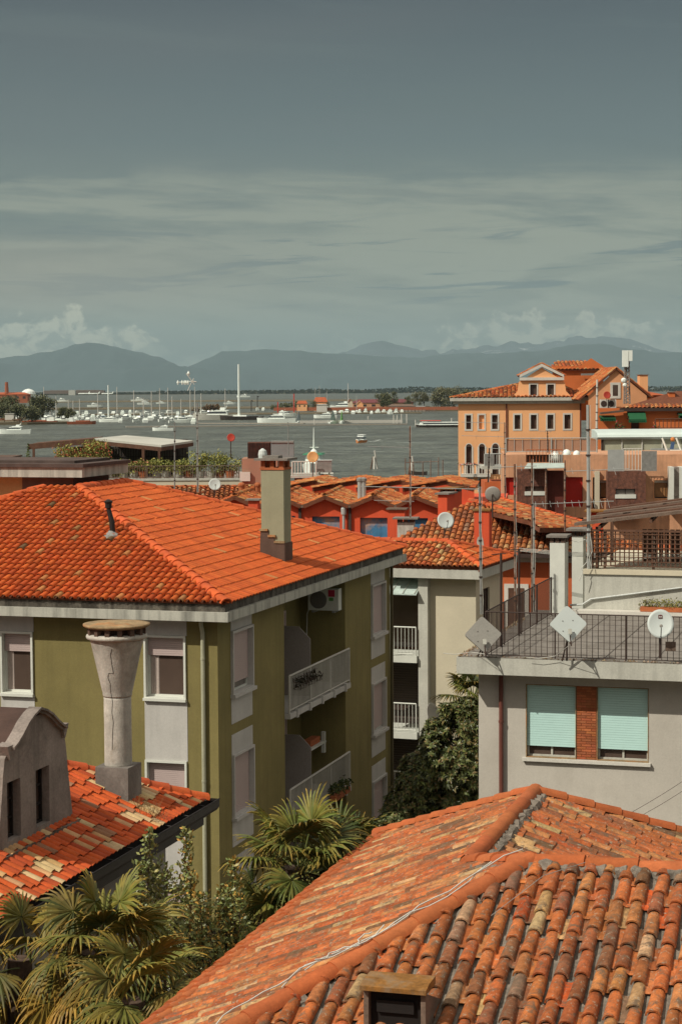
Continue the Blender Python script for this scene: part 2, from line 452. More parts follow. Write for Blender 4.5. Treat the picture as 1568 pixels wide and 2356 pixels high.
    # cumulus standing over the mountains: a tall heap left, ragged ones centre and right
    def heap(a0, a1, e0, e1, dens, seed, lit, amt, sc=1.0):
        dx = mth('DIVIDE', mth('SUBTRACT', az, (a0+a1)/2), (a1-a0)/2); dy = mth('DIVIDE', mth('SUBTRACT', e, e0), (e1-e0))
        r2 = mth('ADD', mth('MULTIPLY', mth('MULTIPLY', dx, dx), .8), mth('MULTIPLY', dy, dy))
        nz = noise_n(nt, 1.0, 8, .60, vec(42*sc, 60*sc, seed), .35)
        body = sm(mth('SUBTRACT', mth('ADD', mth('MULTIPLY', mth('SUBTRACT', nz, .5), 4.2), dens), r2), .0, .35)
        up = noise_n(nt, 1.0, 7, .60, vec(42*sc, 60*sc, seed), .35)
        n2 = noise_n(nt, 1.0, 7, .62, vec(80*sc, 110*sc, seed+.35), .5)
        lift = sm(dy, -.6, 1.0)
        shade = mth('ADD', mth('MULTIPLY', sm(n2, .42, .56), .6), mth('MULTIPLY', lift, .40))
        cc = mixcol(nt, shade, (.138,.170,.160), lit)
        return mth('MULTIPLY', body, amt), cc
    for args in ((-.24, -.095, .016, .037, 1.15, 4.2, (.50,.49,.37), 1.0), (-.12, .02, .012, .024, .8, 9.1, (.26,.285,.24), .8, 1.2),
                 (-.04, .065, .014, .028, .75, 12.4, (.25,.275,.235), .8, 1.3), (.045, .165, .018, .036, 1.25, 17.9, (.42,.42,.33), .95),
                 (.12, .24, .012, .028, 1.0, 23.0, (.29,.29,.24), .85, 1.2)):
        f, cc = heap(*args); col = mixcol(nt, f, col, cc)
    w.cycles.sampling_method = 'MANUAL'; w.cycles.sample_map_resolution = 256
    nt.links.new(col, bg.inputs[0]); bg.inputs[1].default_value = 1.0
build_world()
# ---------------------------------------------------------------- palette
M_ = {}
def P_(key, *a, **k): M_[key] = mat('mat_'+key, *a, **k); return M_[key]
P_('white', (.62,.64,.58), rough=.55, var=.12, fine=.05, bump=.03)
P_('offwhite', (.50,.49,.44), rough=.8, var=.18, scale=.8, streak=.12)
P_('cream', (.58,.53,.40), rough=.9, var=.14, scale=.5, fine=.06, bump=.08)
P_('green', (.238,.202,.076), rough=.92, var=.22, scale=.4, fine=.09, bump=.3, bscale=60, streak=.14, dirt=(.16,.125,.055), dirtamt=.45, lscale=1.6)
P_('panel', (.50,.49,.46), rough=.9, var=.12, scale=1.2, fine=.08, bump=.15, bscale=70, streak=.10)
P_('fascia', (.46,.46,.40), rough=.9, var=.15, streak=.55, fine=.1)
P_('gutterdirt', (.15,.135,.11), rough=.95, var=.4, streak=.85, fine=.35, dirt=(.03,.026,.02), dirtamt=.9, lscale=8, bump=.4)
P_('shutterpink', (.46,.37,.35), rough=.6, var=.05, fine=.03, bump=0)
P_('shutteraqua', (.50,.74,.70), rough=.5, var=.05, fine=.03, bump=0)
P_('shutterwhite', (.60,.60,.54), rough=.55, var=.08, fine=.03, bump=0)
P_('shutterdark', (.08,.06,.05), rough=.6, var=.1, bump=0)
P_('curtain', (.45,.38,.34), rough=.9, var=.1, bump=0)
P_('grey', (.52,.49,.43), rough=.92, var=.17, scale=.35, fine=.07, bump=.3, bscale=50, streak=.04, dirt=(.36,.33,.28), dirtamt=.35, lscale=1.8)
P_('greytrim', (.50,.50,.44), rough=.9, var=.12, streak=.18)
P_('concrete', (.23,.21,.185), rough=.95, var=.25, scale=.8, fine=.25, dirt=(.12,.105,.085), dirtamt=.7, bump=.3)
P_('stucco', (.54,.51,.45), rough=.95, var=.3, scale=2.0, fine=.15, dirt=(.2,.17,.12), dirtamt=.6, lscale=5, bump=.35, streak=.25)
P_('stuccobrown', (.31,.265,.235), rough=.95, var=.3, scale=1.6, fine=.2, dirt=(.10,.085,.07), dirtamt=.75, lscale=4, bump=.4, streak=.35)
P_('sage', (.30,.30,.20), rough=.9, var=.12, scale=1.0, fine=.06, streak=.12)
P_('cocoa', (.12,.075,.055), rough=.8, var=.25, streak=.2)
P_('darkmetal', (.022,.018,.016), rough=.55, var=.3, bump=.05)
P_('iron', (.055,.035,.028), rough=.7, var=.3, bump=.05)
P_('rustpole', (.20,.10,.06), rough=.75, var=.4, scale=6, fine=.3, dirt=(.35,.33,.30), dirtamt=.8, lscale=8)
P_('steel', (.30,.30,.28), rough=.45, var=.25, scale=4, metal=.3)
P_('alu', (.42,.44,.42), rough=.4, var=.15, metal=.2)
P_('wood', (.13,.065,.040), rough=.8, var=.35, scale=3, fine=.2, streak=.2)
P_('woodgrey', (.17,.12,.09), rough=.85, var=.3, scale=3, fine=.25)
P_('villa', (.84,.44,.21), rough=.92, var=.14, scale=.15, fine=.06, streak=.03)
P_('villadeep', (.70,.34,.17), rough=.92, var=.16, scale=.3, fine=.08, streak=.05)  # deeper peach for the gabled wing and some window surrounds
P_('apricot', (.62,.33,.19), rough=.92, var=.2, scale=.4, fine=.1, dirt=(.30,.17,.10), dirtamt=.5, lscale=2, streak=.25)
P_('red', (.66,.095,.038), rough=.9, var=.15, scale=.8, fine=.08, streak=.12)
P_('redrust', (.50,.12,.04), rough=.9, var=.12, scale=.8, fine=.08)
P_('redshutter', (.48,.022,.012), rough=.6, var=.1, bump=0)
P_('orangewall', (.62,.17,.05), rough=.9, var=.15, scale=.4)
P_('bluepaint', (.06,.22,.40), rough=.7, var=.25, scale=2, streak=.3, dirt=(.42,.25,.16), dirtamt=.85, lscale=3)
P_('brownclad', (.20,.085,.055), rough=.85, var=.45, scale=5, fine=.35, streak=.45, dirt=(.05,.03,.03), dirtamt=.6, lscale=14)
P_('stonetrim', (.60,.58,.52), rough=.85, var=.1)
P_('awning', (.015,.10,.04), rough=.8, var=.2)
P_('brick', (.36,.12,.05), rough=.9, var=.3, scale=6, fine=.2)
P_('mortar', (.25,.215,.175), rough=.98, var=.35, scale=6, fine=.35, dirt=(.12,.11,.09), dirtamt=.7, lscale=14, bump=.8, bscale=50)
P_('deckdark', (.16,.055,.028), rough=.95, var=.3, scale=4)
P_('tile', (1,1,1), rough=.85, var=.22, scale=3.5, fine=.14, bump=.25, bscale=60, attr=True)
P_('tileold', (1,1,1), rough=.92, var=.45, scale=7, fine=.3, bump=.5, bscale=55, attr=True, lichen=(.135,.095,.062), lich=(.52,.62), lscale=8, wear=(.36,.31,.23))
P_('tilemid', (1,1,1), rough=.9, var=.4, scale=2.2, fine=.2, bump=.2, attr=True, lichen=(.12,.06,.035), lich=(.54,.7), lscale=4)
P_('bronze', (.20,.15,.12), rough=.8, var=.3)
P_('terracotta', (.42,.13,.05), rough=.85, var=.25)
P_('rustcap', (.34,.24,.13), rough=.9, var=.4, scale=5, fine=.3, dirt=(.45,.16,.04), dirtamt=.8, lscale=9)
P_('lichenslab', (.27,.125,.03), rough=.95, var=.4, scale=5, fine=.3, dirt=(.22,.16,.10), dirtamt=.8, lscale=10)
P_('dish', (.52,.57,.55), rough=.45, var=.06, fine=.02, bump=0)
P_('dishgrey', (.30,.29,.26), rough=.5, var=.08, bump=0)
P_('dishred', (.42,.05,.03), rough=.5, var=.08, bump=0)
P_('dishorange', (.62,.33,.13), rough=.5, var=.08, bump=0)
P_('boatwhite', (.82,.88,.82), rough=.35, var=.05, bump=0)
P_('boatglass', (.03,.035,.04), rough=.15, var=0, fine=0, bump=0)
P_('boatblue', (.06,.12,.25), rough=.4, var=.1, bump=0)
P_('boatwood', (.30,.09,.04), rough=.6, var=.2)
P_('boatdark', (.05,.04,.035), rough=.5, var=.2)
P_('boatorange', (.60,.22,.06), rough=.6, var=.1)
P_('boatred', (.55,.05,.03), rough=.6, var=.1)
P_('sailgrey', (.34,.40,.42), rough=.8, var=.1)
P_('sailgreen', (.24,.60,.16), rough=.8, var=.1)
P_('greenpaint', (.05,.24,.13), rough=.6, var=.1)
P_('bark', (.10,.065,.045), rough=.95, var=.4, scale=8, fine=.4)
P_('leaf', (1,1,1), rough=.42, var=.2, scale=3, fine=0, bump=0, attr=True, spec=.35)
P_('leafdull', (1,1,1), rough=.75, var=.25, scale=1, fine=0, bump=0, attr=True)
P_('palm', (1,1,1), rough=.55, var=.15, scale=6, fine=0, bump=0, attr=True, spec=.25)
P_('brickwall', (.33,.11,.055), rough=.9, var=.2, scale=.1)
P_('marsh', (.13,.105,.06), rough=.95, var=.3, scale=.02, fine=0)
P_('quay', (.34,.31,.26), rough=.9, var=.2)
P_('ridge', (.040,.062,.066), rough=1, var=.25, scale=.0008, fine=0, bump=0)
P_('sticker', (.10,.03,.03), rough=.6, var=0, bump=0)
P_('label_red', (.45,.02,.06), rough=.5, var=0, bump=0)
P_('label_green', (.10,.30,.08), rough=.5, var=0, bump=0)
P_('wirewhite', (.55,.55,.50), rough=.6, var=.1, bump=0)
P_('void', (.012,.009,.008), rough=.9, var=.3, bump=0)
P_('recess', (.105,.075,.03), rough=.92, var=.12, fine=.08, bump=.2)
P_('glassroof', (.50,.60,.56), rough=.3, var=.2, scale=5, bump=0)
M_['glass'] = glassmat('mat_glass', (.05,.035,.028), .05)
M_['glassgrey'] = glassmat('mat_glassgrey', (.10,.09,.08), .2)
# a separate green for the sunlit and shaded stories is not needed: one wall paint, real light
# ---------------------------------------------------------------- water, ground, mountains, haze
def water_mat():
    m = bpy.data.materials.new('mat_water'); nt = nodes_of(m)
    out = nn(nt, 'ShaderNodeOutputMaterial'); b = nn(nt, 'ShaderNodeBsdfPrincipled', Roughness=.32)
    b.inputs['IOR'].default_value = 1.33; b.inputs['Specular IOR Level'].default_value = .35
    tc = nn(nt, 'ShaderNodeTexCoord').outputs['Object']
    def mp(sx, sy):
        q = nn(nt, 'ShaderNodeMapping'); q.inputs['Scale'].default_value = (sx, sy, 1); q.inputs['Rotation'].default_value = (0,0,.12); nt.links.new(tc, q.inputs[0]); return q.outputs[0]
    big = noise_n(nt, 1, 4, .6, mp(.006, .02)); mid = noise_n(nt, 1, 5, .65, mp(.05, .045), .4)
    chop = noise_n(nt, 1, 4, .7, mp(.35, .28), .6)
    c = mixcol(nt, ramp(nt, big, [(.35, 0), (.68, 1)]), (.060,.066,.048), (.10,.115,.095))
    c = mixcol(nt, 1.0, c, ramp(nt, mid, [(.32, .5), (.68, 1.5)]), 'MULTIPLY')
    c = mixcol(nt, 1.0, c, ramp(nt, chop, [(.35, .55), (.65, 1.5)]), 'MULTIPLY')
    foam = noise_n(nt, 1, 6, .7, mp(.05, .16), .8)
    c = mixcol(nt, ramp(nt, foam, [(.60, 0), (.69, .8)]), c, (.36,.40,.37))
    nt.links.new(c, b.inputs['Base Color'])
    bn = nn(nt, 'ShaderNodeBump', Strength=1.0, Distance=1.3); nt.links.new(chop, bn.inputs['Height'])
    b2 = nn(nt, 'ShaderNodeBump', Strength=1.0, Distance=3.0); nt.links.new(mid, b2.inputs['Height']); nt.links.new(b2.outputs[0], bn.inputs['Normal'])
    nt.links.new(bn.outputs[0], b.inputs['Normal']); nt.links.new(b.outputs[0], out.inputs[0]); return m
wb = MB(); wb.face([(-42000,-100,0), (42000,-100,0), (42000,62000,0), (-42000,62000,0)]); struct('water', wb, water_mat())
gb = MB()
gpoly = [(-260,-90,1), (260,-90,1), (260,300,1), (70,300,1), (66,262,1), (30,255,1), (20,210,1), (-60,205,1), (-260,190,1)]
gb.prism(gpoly, V3((0,0,-2))); struct('ground', gb, mat('mat_ground', (.16,.13,.10), var=.3, scale=.2, fine=.2))
def ridge_profile(pts, Y, x0, x1, step):
    P = [((p[0]-CX)/FPX*Y, (HZ-p[1])/FPX*Y) for p in pts]
    out = []; x = x0
    while x <= x1:
        for a, b in zip(P[:-1], P[1:]):
            if a[0] <= x <= b[0]:
                t = (x-a[0])/(b[0]-a[0]); t = t*t*(3-2*t)*.5+t*.5; z = a[1]+(b[1]-a[1])*t; break
        else: z = P[0][1] if x < P[0][0] else P[-1][1]
        out.append((x, z)); x += step
    return out
def mountains(name, pts, Y, depth, seed, m, step=60, rough=22, snow=None):
    x0 = -.26*Y; prof = ridge_profile(pts, Y, x0, -x0, step); n = len(prof); R = 14
    vs = []; fs = []
    for j in range(R+1):
        t = j/R
        for i, (x, z) in enumerate(prof):
            if j <= 9: k = (j/9)**.8; y = Y-depth*(1-j/9)
            else: k = 1-(j-9)/(R-9)*1.0; y = Y+depth*(j-9)/(R-9)*.6
            dz = noise.fractal(V3((x*.00045, y*.00045, seed)), .9, 2.1, 6)*depth*.05*(1-abs(k-.5)*1.0 if j != 9 else .0)
            dz += noise.fractal(V3((x*.003, seed, .3)), .8, 2.1, 4)*rough*(1 if j == 9 else .6)
            vs.append((x, y, max(-2, z*k+dz*(.0 if j in (0, R) else 1))-(0 if 0 < j < R else 3)))
    for j in range(R):
        for i in range(n-1): fs.append((j*n+i, j*n+i+1, (j+1)*n+i+1, (j+1)*n+i))
    me = bpy.data.meshes.new(name); me.from_pydata(vs, [], fs); me.materials.append(m)
    me.polygons.foreach_set('use_smooth', [True]*len(fs)); o = bpy.data.objects.new(name, me); C.objects.link(o); o['kind'] = 'structure'
front = [(-600,830),(-200,822),(0,816),(40,813),(90,811),(135,806),(170,801),(195,794),(215,792),(240,796),(290,800),(330,806),(370,817),(400,828),(425,842),(450,834),(480,822),(515,806),
         (560,803),(620,800),(670,803),(720,809),(790,811),(850,817),(920,820),(965,822),(1010,816),(1060,812),(1120,813),(1200,812),(1260,808),(1300,803),(1360,800),(1420,806),(1500,812),(1568,818),(1800,822),(2200,830)]
back = [(-600,880),(300,880),(560,870),(640,840),(700,822),(760,810),(795,803),(812,797),(830,794),(850,789),(868,785),(885,784),(905,789),(925,794),(950,797),(975,804),(1010,810),(1060,806),(1100,800),(1150,797),(1190,791),
        (1215,786),(1240,790),(1290,789),(1312,778),(1340,777),(1370,773),(1400,777),(1430,786),(1470,796),(1520,806),(1568,812),(1700,830),(2200,850)]
mountains('mountains_near', front, 30000, 5200, 3.3, M_['ridge'])
mountains('mountains_far', back, 40000, 5200, 8.8, mat('mat_ridgesnow', (.06,.08,.095), rough=1, var=.4, scale=.0009, fine=0, bump=0, lichen=(.42,.45,.46), lich=(.60,.64), lscale=.0016), step=90, rough=75)
hz_ = MB(); hz_.abox(-40000, 40000, -120, 50000, -2, 1500)
hm = bpy.data.materials.new('mat_haze'); nt = nodes_of(hm); o_ = nn(nt, 'ShaderNodeOutputMaterial'); pv = nn(nt, 'ShaderNodeVolumePrincipled')
pv.inputs['Color'].default_value = (.54,.75,.83,1); pv.inputs['Density'].default_value = 2.3e-5; pv.inputs['Anisotropy'].default_value = 0
nt.links.new(pv.outputs[0], o_.inputs['Volume'])
ho = hz_.build('haze', hm); ho['kind'] = 'stuff'; ho['label'] = 'pale blue air in front of the distant mountains'; ho['category'] = 'haze'
# ================================================================ green apartment house
PAL_NEW = [(10,(0.479,0.085,0.013)),(5,(0.531,0.107,0.017)),(3,(0.412,0.069,0.012)),(.45,(0.445,0.186,0.059)),(.25,(0.343,0.159,0.055)),(.15,(0.137,0.084,0.034))]
PAL_SIDE = [(12,(0.519,0.098,0.018)),(5,(0.552,0.113,0.021)),(3,(0.460,0.083,0.016)),(.35,(0.502,0.211,0.071))]
PAL_OLD = [(10,(0.457,0.139,0.040)),(6,(0.408,0.113,0.033)),(5,(0.457,0.176,0.058)),(3,(0.310,0.097,0.033)),(1.1,(0.490,0.286,0.124)),(.6,(0.522,0.097,0.021)),(1.0,(0.220,0.092,0.042))]
PAL_OLD += [(.9,(.46,.30,.16)),(2.4,(.26,.095,.042)),(1.3,(.27,.15,.09))]
PAL_MID = [(7,(0.534,0.160,0.043)),(4,(0.442,0.100,0.030)),(3,(0.552,0.250,0.085)),(2,(0.258,0.090,0.034)),(1,(0.552,0.350,0.153))]
PAL_L = [(9,(0.487,0.141,0.044)),(4,(0.422,0.105,0.031)),(4,(0.502,0.218,0.081)),(3,(0.276,0.105,0.044)),(2,(0.535,0.339,0.156)),(1.5,(0.195,0.097,0.047))]
PAL_LR = [(11,(0.545,0.095,0.021)),(4,(0.451,0.075,0.021)),(3,(0.564,0.330,0.153)),(2,(0.583,0.420,0.221)),(1,(0.329,0.160,0.085))]
PAL_CAP = [(1,(0.440,0.126,0.040)),(1,(0.416,0.109,0.033))]
PAL_CAPN = [(1,(.58,.11,.028)),(1,(.54,.10,.03))]
def hip_planes(O, al): return O
OG = atY((524,1432), 45.0)                       # lower outer corner of the concrete fascia
zb = OG.z
house = thing('apartment_house', 'olive green apartment house with bright orange hipped tile roof and white window bands', 'building', (OG.x, OG.y, 1))
def gp(u, v, z): return V3((OG.x,OG.y,0)) + U1*u + U2*v + ZU*z
LG = (onplane((935,1292), OG, U1) - OG).dot(U2)   # length of the receding side
WU = 14.2                                         # width across
ov_s, ov_f = .44, .50
# walls
WF = Face(gp(-ov_s, ov_f, 0), U1, -U2); WS = Face(gp(-ov_s, ov_f, 0), U2, U1)
wf_l = -(WU-2*ov_s)
panA0 = WF.px(cW(5,800))[0]; panA1 = WF.px(cW(240,800))[0]; panB0 = WF.px(cW(1006,800))[0]; panB1 = WF.px(cW(1303,800))[0]
rB = WF.rect(cW(1003,590), cW(1300,1048)); rA = WF.rect(cW(4,563), cW(238,1012))
dzf = 2.98
fh = []
for k in range(4):
    fh.append((rA[0]+.05, rA[1]-.05, rA[2]-dzf*k+.05, rA[3]-dzf*k-.05)); fh.append((rB[0]+.05, rB[1]-.05, rB[2]-dzf*k+.05, rB[3]-dzf*k-.05))
mb = MB(); WF.wall(mb, wf_l, 0, 1, zb+.02, fh, .22)
# side wall with a deep loggia bay
ls0 = WS.px(cE(555,700))[0]; ls1 = WS.px(cE(958,700))[0]
sc0 = WS.px(cE(202,700))[0]; sc1 = WS.px(cE(340,700))[0]; sd0 = WS.px(cE(1127,700))[0]; sd1 = WS.px(cE(1217,700))[0]
LW = LG-2*ov_f+.1
s1 = WS.rect(cE(207,520), cE(340,955)); ztop1 = WS.px(cE(270,512))[1]; zbot1 = WS.px(cE(270,935))[1]
zt2 = WS.px(cE(1170,216))[1]; zb2 = WS.px(cE(1170,560))[1]
sh = []
for k in range(4):
    sh.append((sc0+.06, sc1-.06, zbot1-dzf*k+.06, ztop1-dzf*k-.06, .16)); sh.append((sd0+.06, sd1-.06, zb2-dzf*k+.06, zt2-dzf*k-.06, .16))
sh.append((ls0, ls1, 1.0, zb, 1.35))
WS.wall(mb, 0, LW, 1, zb+.02, sh, .16)
bk = Face(gp(-ov_s, ov_f+LW, 0), -U1, U2); bk.wall(mb, 0, -wf_l, 1, zb+.02)
lf = Face(gp(-WU+ov_s, ov_f+LW, 0), -U2, -U1); lf.wall(mb, 0, LW, 1, zb+.02)
mb.build('wall', M_['green'], house)
rc = MB(); rc.face([WS.P(ls0,1,-1.35), WS.P(ls1,1,-1.35), WS.P(ls1,zb,-1.35), WS.P(ls0,zb,-1.35)])
rc.build('loggia_back_wall', M_['green'], house)
# white vertical bands between windows
for (a0,a1,r) in ((panA0,panA1,rA),(panB0,panB1,rB)):
    zz = zb
    for k in range(5):
        top = r[3]-dzf*k; bot = r[2]-dzf*k
        if k < 4: pb = MB(); WF.box(pb, a0, a1, top+.003, zz, -.03, .012); pb.build('spandrel', M_['panel'], house); zz = bot-.003
for (a0,a1,zt,zbm) in ((sc0,sc1,ztop1,zbot1),(sd0,sd1,zt2,zb2)):
    for k in range(4):
        top = zt-dzf*k; bot = zbm-dzf*k
        pb = MB(); WS.box(pb, a0, a1, top+.003, (zb if k == 0 else top+.48), -.03, .012); pb.build('spandrel', M_['panel'], house)
        pb = MB(); WS.box(pb, a0, a1, bot-(dzf-(zt-zbm)-.48-.26), bot-.003, -.03, .012); pb.build('spandrel', M_['panel'], house)
for ri, r in enumerate((rA, rB)):
    for k in range(4):
        R = (r[0]+.05, r[1]-.05, r[2]-dzf*k+.05, r[3]-dzf*k-.05)
        w = window(house, WF, R, depth=.20, fw=.05, mull=0, shutter=M_['shutterpink'], shut=(.31 if k == 0 else (.55, .8, 1.0)[k-1]), louv=.045, curtain=.22)
        s = MB(); frame_ring(s, WF, r[0], r[1], r[2]-dzf*k, r[3]-dzf*k, .052, -.15, .05); s.build('surround', M_['white'], w)
        s = MB(); WF.box(s, r[0]-.01, r[1]+.01, r[2]-dzf*k-.035, r[2]-dzf*k+.03, -.14, .10); s.build('sill', M_['white'], w)
for (a0,a1,zt,zbm,sh_) in ((sc0,sc1,ztop1,zbot1,(.86,1,1,.9)),(sd0,sd1,zt2,zb2,(1,.96,1,1))):
    for k in range(4):
        z0, z1 = zbm-dzf*k, zt-dzf*k
        w = window(house, WS, (a0+.06, a1-.06, z0+.06, z1-.06), depth=.16, fw=.04, mull=0, shutter=M_['shutterpink'], shut=sh_[k], louv=.045, glass=M_['glassgrey'])
        s = MB(); frame_ring(s, WS, a0, a1, z0, z1, .062, -.13, .07); s.build('surround', M_['panel'], w)
        s = MB(); WS.box(s, a0-.03, a1+.03, z0-.05, z0+.03, -.12, .13); s.build('sill', M_['panel'], w)
# loggias: slab, railing, divider screen, door
for k in range(4):
    zf = WS.px(cE(956,875))[1]; zf = zf - dzf*k
    # slab level measured on the outer plane
    sb = MB(); WS.box(sb, ls0+.004, ls1-.004, zf-.14, zf, -1.34, .16)
    for q in range(5): 
        a = ls0+(ls1-ls0)*(q+.5)/5; WS.box(sb, a-.05, a+.05, zf-.17, zf+.05, .10, .20)
    sb.build('balcony_slab', M_['panel'], house)
    railing(house, [WS.P(ls0+.03, zf, .12), WS.P(ls1-.03, zf, .12)], .98, M_['offwhite'], bar=.013, gap=.105, post=.03, every=1.7, top=.03, name='balcony_railing')
    dv = MB()
    ax = ls0+(ls1-ls0)*.47
    poly = [WS.P(ax,zf+.05,-1.33), WS.P(ax,zf+.05,-.12), WS.P(ax,zf+1.62,-.12), WS.P(ax,zf+1.95,-.45), WS.P(ax,zf+1.95,-1.33)]
    dv.prism(poly, U2*.035); dv.build('divider_screen', mat('mat_screen', (.30,.27,.25), rough=.6, var=.08), house)
    for (q0,q1) in ((.06,.24),(.60,.74)):
        door = MB()
        a0 = ls0+(ls1-ls0)*q0; a1 = ls0+(ls1-ls0)*q1
        frame_ring(door, WS, a0, a1, zf+.02, zf+2.2, .06, -1.345, -1.29)
        for j in range(22): WS.box(door, a0+.06, a1-.06, zf+.09+j*.094, zf+.09+j*.094+.085, -1.34, -1.31)
        door.build('balcony_door', M_['shutterpink'], house)
# concrete eave: soffit + fascia + stained gutter
eb = MB()
def ring(mbx, u0,u1,v0,v1,t,z0,z1):
    for (a,b,c,d) in ((u0,u1,v0,v0+t),(u0,u1,v1-t,v1),(u0,u0+t,v0+t,v1-t),(u1-t,u1,v0+t,v1-t)):
        mbx.box(gp(a,c,z0), U1*(b-a), U2*(d-c), ZU*(z1-z0))
ring(eb, -WU, 0, 0, LG, .12, zb, zb+.22)
eb.box(gp(-WU+.1,.1,zb+.06), U1*(WU-.2), U2*(LG-.2), ZU*.08)
eb.build('fascia', M_['fascia'], house)
eg = MB(); ring(eg, -WU+.10, -.10, .10, LG-.10, .25, zb+.14, zb+.40); eg.build('gutter', M_['gutterdirt'], house)
# roof
al = .352; e = .06; zt = zb+.44
c0 = gp(-e,e,zt); c1 = gp(-e,LG-e,zt); c2 = gp(-WU+e,e,zt); c3 = gp(-WU+e,LG-e,zt)
S6 = 6.5; r0 = gp(-S6-e, S6+e, zt+al*S6); r1 = gp(-S6-e, LG-S6-e, zt+al*S6); r2 = gp(-WU+S6+e, S6+e, zt+al*S6); r3 = gp(-WU+S6+e, LG-S6-e, zt+al*S6)
tile_roof('front_roof_tiles', house, [c2,c0,r0,r2], U1, M_['tile'], M_['deckdark'], w=.195, l=.305, pal=PAL_NEW, segs=6, rad=.43, lift=.038, seed=2, rough=.02, jitr=.12, thick=.04)
tile_roof('side_roof_tiles', house, [c0,c1,r1,r0], U2, M_['tile'], M_['deckdark'], w=.235, l=.345, pal=PAL_SIDE, segs=6, rad=.47, lift=.018, seed=5, rough=.006, jitr=.085, hgt=.44, taper=.96, thick=.04)
bkr = MB(); bkr.face([c1,c3,r3,r1]); bkr.face([c3,c2,r2,r3]); bkr.face([r0,r1,r3,r2]); bkr.build('rear_roof', mat('mat_rearroof', (.5,.1,.03)), house)
cap_line('ridge_caps', house, [c0,r0,r1], M_['tile'], r=.15, l=.42, pal=PAL_CAPN, seed=4, sink=.02)
cap_line('ridge_caps', house, [c1,r1], M_['tile'], r=.14, l=.42, pal=PAL_CAPN, seed=6, sink=.02)
cap_line('ridge_caps', house, [c2,r2], M_['tile'], r=.14, l=.42, pal=PAL_CAPN, seed=7, sink=.02)
mo = MB(); mo.tube([c0+V3((0,0,-.0))-U1*.14, r0-U1*.14+ZU*.02], .045, 6); mo.build('mortar_bed', M_['mortar'], house)
nF = (c0-c2).cross(r0-c0).normalized(); nR = (c1-c0).cross(r1-c1).normalized()
# downpipes
dp = MB(); a = WF.px(cW(1420,700))[0]
dp.tube([WF.P(a-.02,zb+.02,.12), WF.P(a-.02,zb-.12,.12), WF.P(a,zb-.32,.07), WF.P(a,1,.07)], .052, 10)
for z in (zb-.9, zb-3.8, zb-6.8): dp.tube([WF.P(a,z,.07), WF.P(a,z-.05,.07)], .06, 10)
dp.smooth = False; dp.build('downpipe', mat('mat_pipegreen', (.42,.42,.30), rough=.6, var=.15, streak=.2), house)
dp = MB(); a = LW-.16
dp.tube([WS.P(a,zb,.10), WS.P(a,1,.08)], .05, 8); dp.build('downpipe', mat('mat_pipeolive', (.10,.085,.04), rough=.6), house)
# pilaster at the corner (front, right of the pipe)
# chimney (sage) on the side slope
def roof_pt(pix, P0, n): return onplane(pix, P0, n)
b0 = roof_pt(cB(370,942), c0, nR)
uc = (b0-c0).dot(U1); vc = (b0-c0).dot(U2)
ch = thing('chimney', 'tall square sage green chimney with slab cap on the orange hipped roof', 'chimney', tuple(b0))
def cpt(u,v,z): return b0+U1*u+U2*v+ZU*z
Yb = b0.y; ppm = FPX/Yb
wu = (225-0)/1; wlen = (cB(368,500)[0]-cB(225,500)[0])/ppm/.959; wv = .62
h0 = (cB(0,942)[1]-cB(0,358)[1])/ppm
k = MB(); k.box(cpt(-wlen,0,-1.0), U1*wlen, U2*wv, ZU*(1.0+h0)); k.build('shaft', M_['sage'], ch)
k = MB(); k.box(cpt(-wlen-.03,-.03,-1.0), U1*(wlen+.06), U2*(wv+.06), ZU*(1.0+.52)); k.box(cpt(-wlen-.025,-.025,.5), U1*(wlen*.62), U2*(wv+.05), ZU*.22); k.box(cpt(-wlen-.02,-.02,.7), U1*(wlen*.36), U2*(wv+.04), ZU*.16); k.build('flashing_base', M_['cocoa'], ch)
k = MB()
for (uu,zz,ww) in ((-wlen-.04,.84,.36),(-wlen*.70,.68,.34),(-wlen*.42,.52,.46)): k.box(cpt(uu,-.055,zz), U1*(wlen*ww), U2*.12, ZU*.06)
k.build('brick_steps', M_['rustcap'], ch)
k = MB(); k.box(cpt(-wlen-.02,-.02,h0), U1*(wlen+.04), U2*(wv+.04), ZU*.06)
for (x,y) in ((0,0),(.8,0),(.4,0),(0,.72),(.8,.72)): k.box(cpt(-wlen+wlen*x,wv*y,h0+.05), U1*(wlen*.18), U2*(wv*.26), ZU*.20)
k.build('brick_vent', M_['terracotta'], ch)
k = MB(); k.box(cpt(-wlen-.15,-.13,h0+.25), U1*(wlen+.30), U2*(wv+.26), ZU*.06); k.box(cpt(-wlen+.05,-.02,h0+.31), U1*(wlen*.7), U2*(wv*.6), ZU*.07); k.build('cap_slab', M_['concrete'], ch)
k = MB(); k.lathe(cpt(-wlen+.02,.1,h0+.31), [(.11,0),(.12,.1),(.1,.2),(.02,.26)], 12); k.build('vent_cowl', M_['dish'], ch)
# rusty flue pipe on the front slope
f0 = roof_pt(cA(695,775), c0, nF); fl = thing('flue_pipe', 'thin dark metal flue pipe with cowl on the front slope of the orange roof', 'flue', tuple(f0))
hf = 215/1.568*KD/(FPX/f0.y)
k = MB(); k.tube([f0-ZU*.2+U1*.07, f0+ZU*.35+U1*.04, f0+ZU*(hf*.8)-U1*.05], [.075,.07,.058], 10); k.build('pipe', M_['darkmetal'], fl)
k = MB(); k.lathe(f0+ZU*(hf*.8)-U1*.05, [(.06,0),(.085,.02),(.085,.14),(.10,.15),(.11,.19),(.03,.24)], 10); k.build('cowl', M_['darkmetal'], fl)
k = MB(); k.lathe(f0+U1*.03-ZU*.02, [(.24,-.04),(.22,.05),(.1,.12),(.08,.16)], 10); k.build('flashing', M_['steel'], fl)
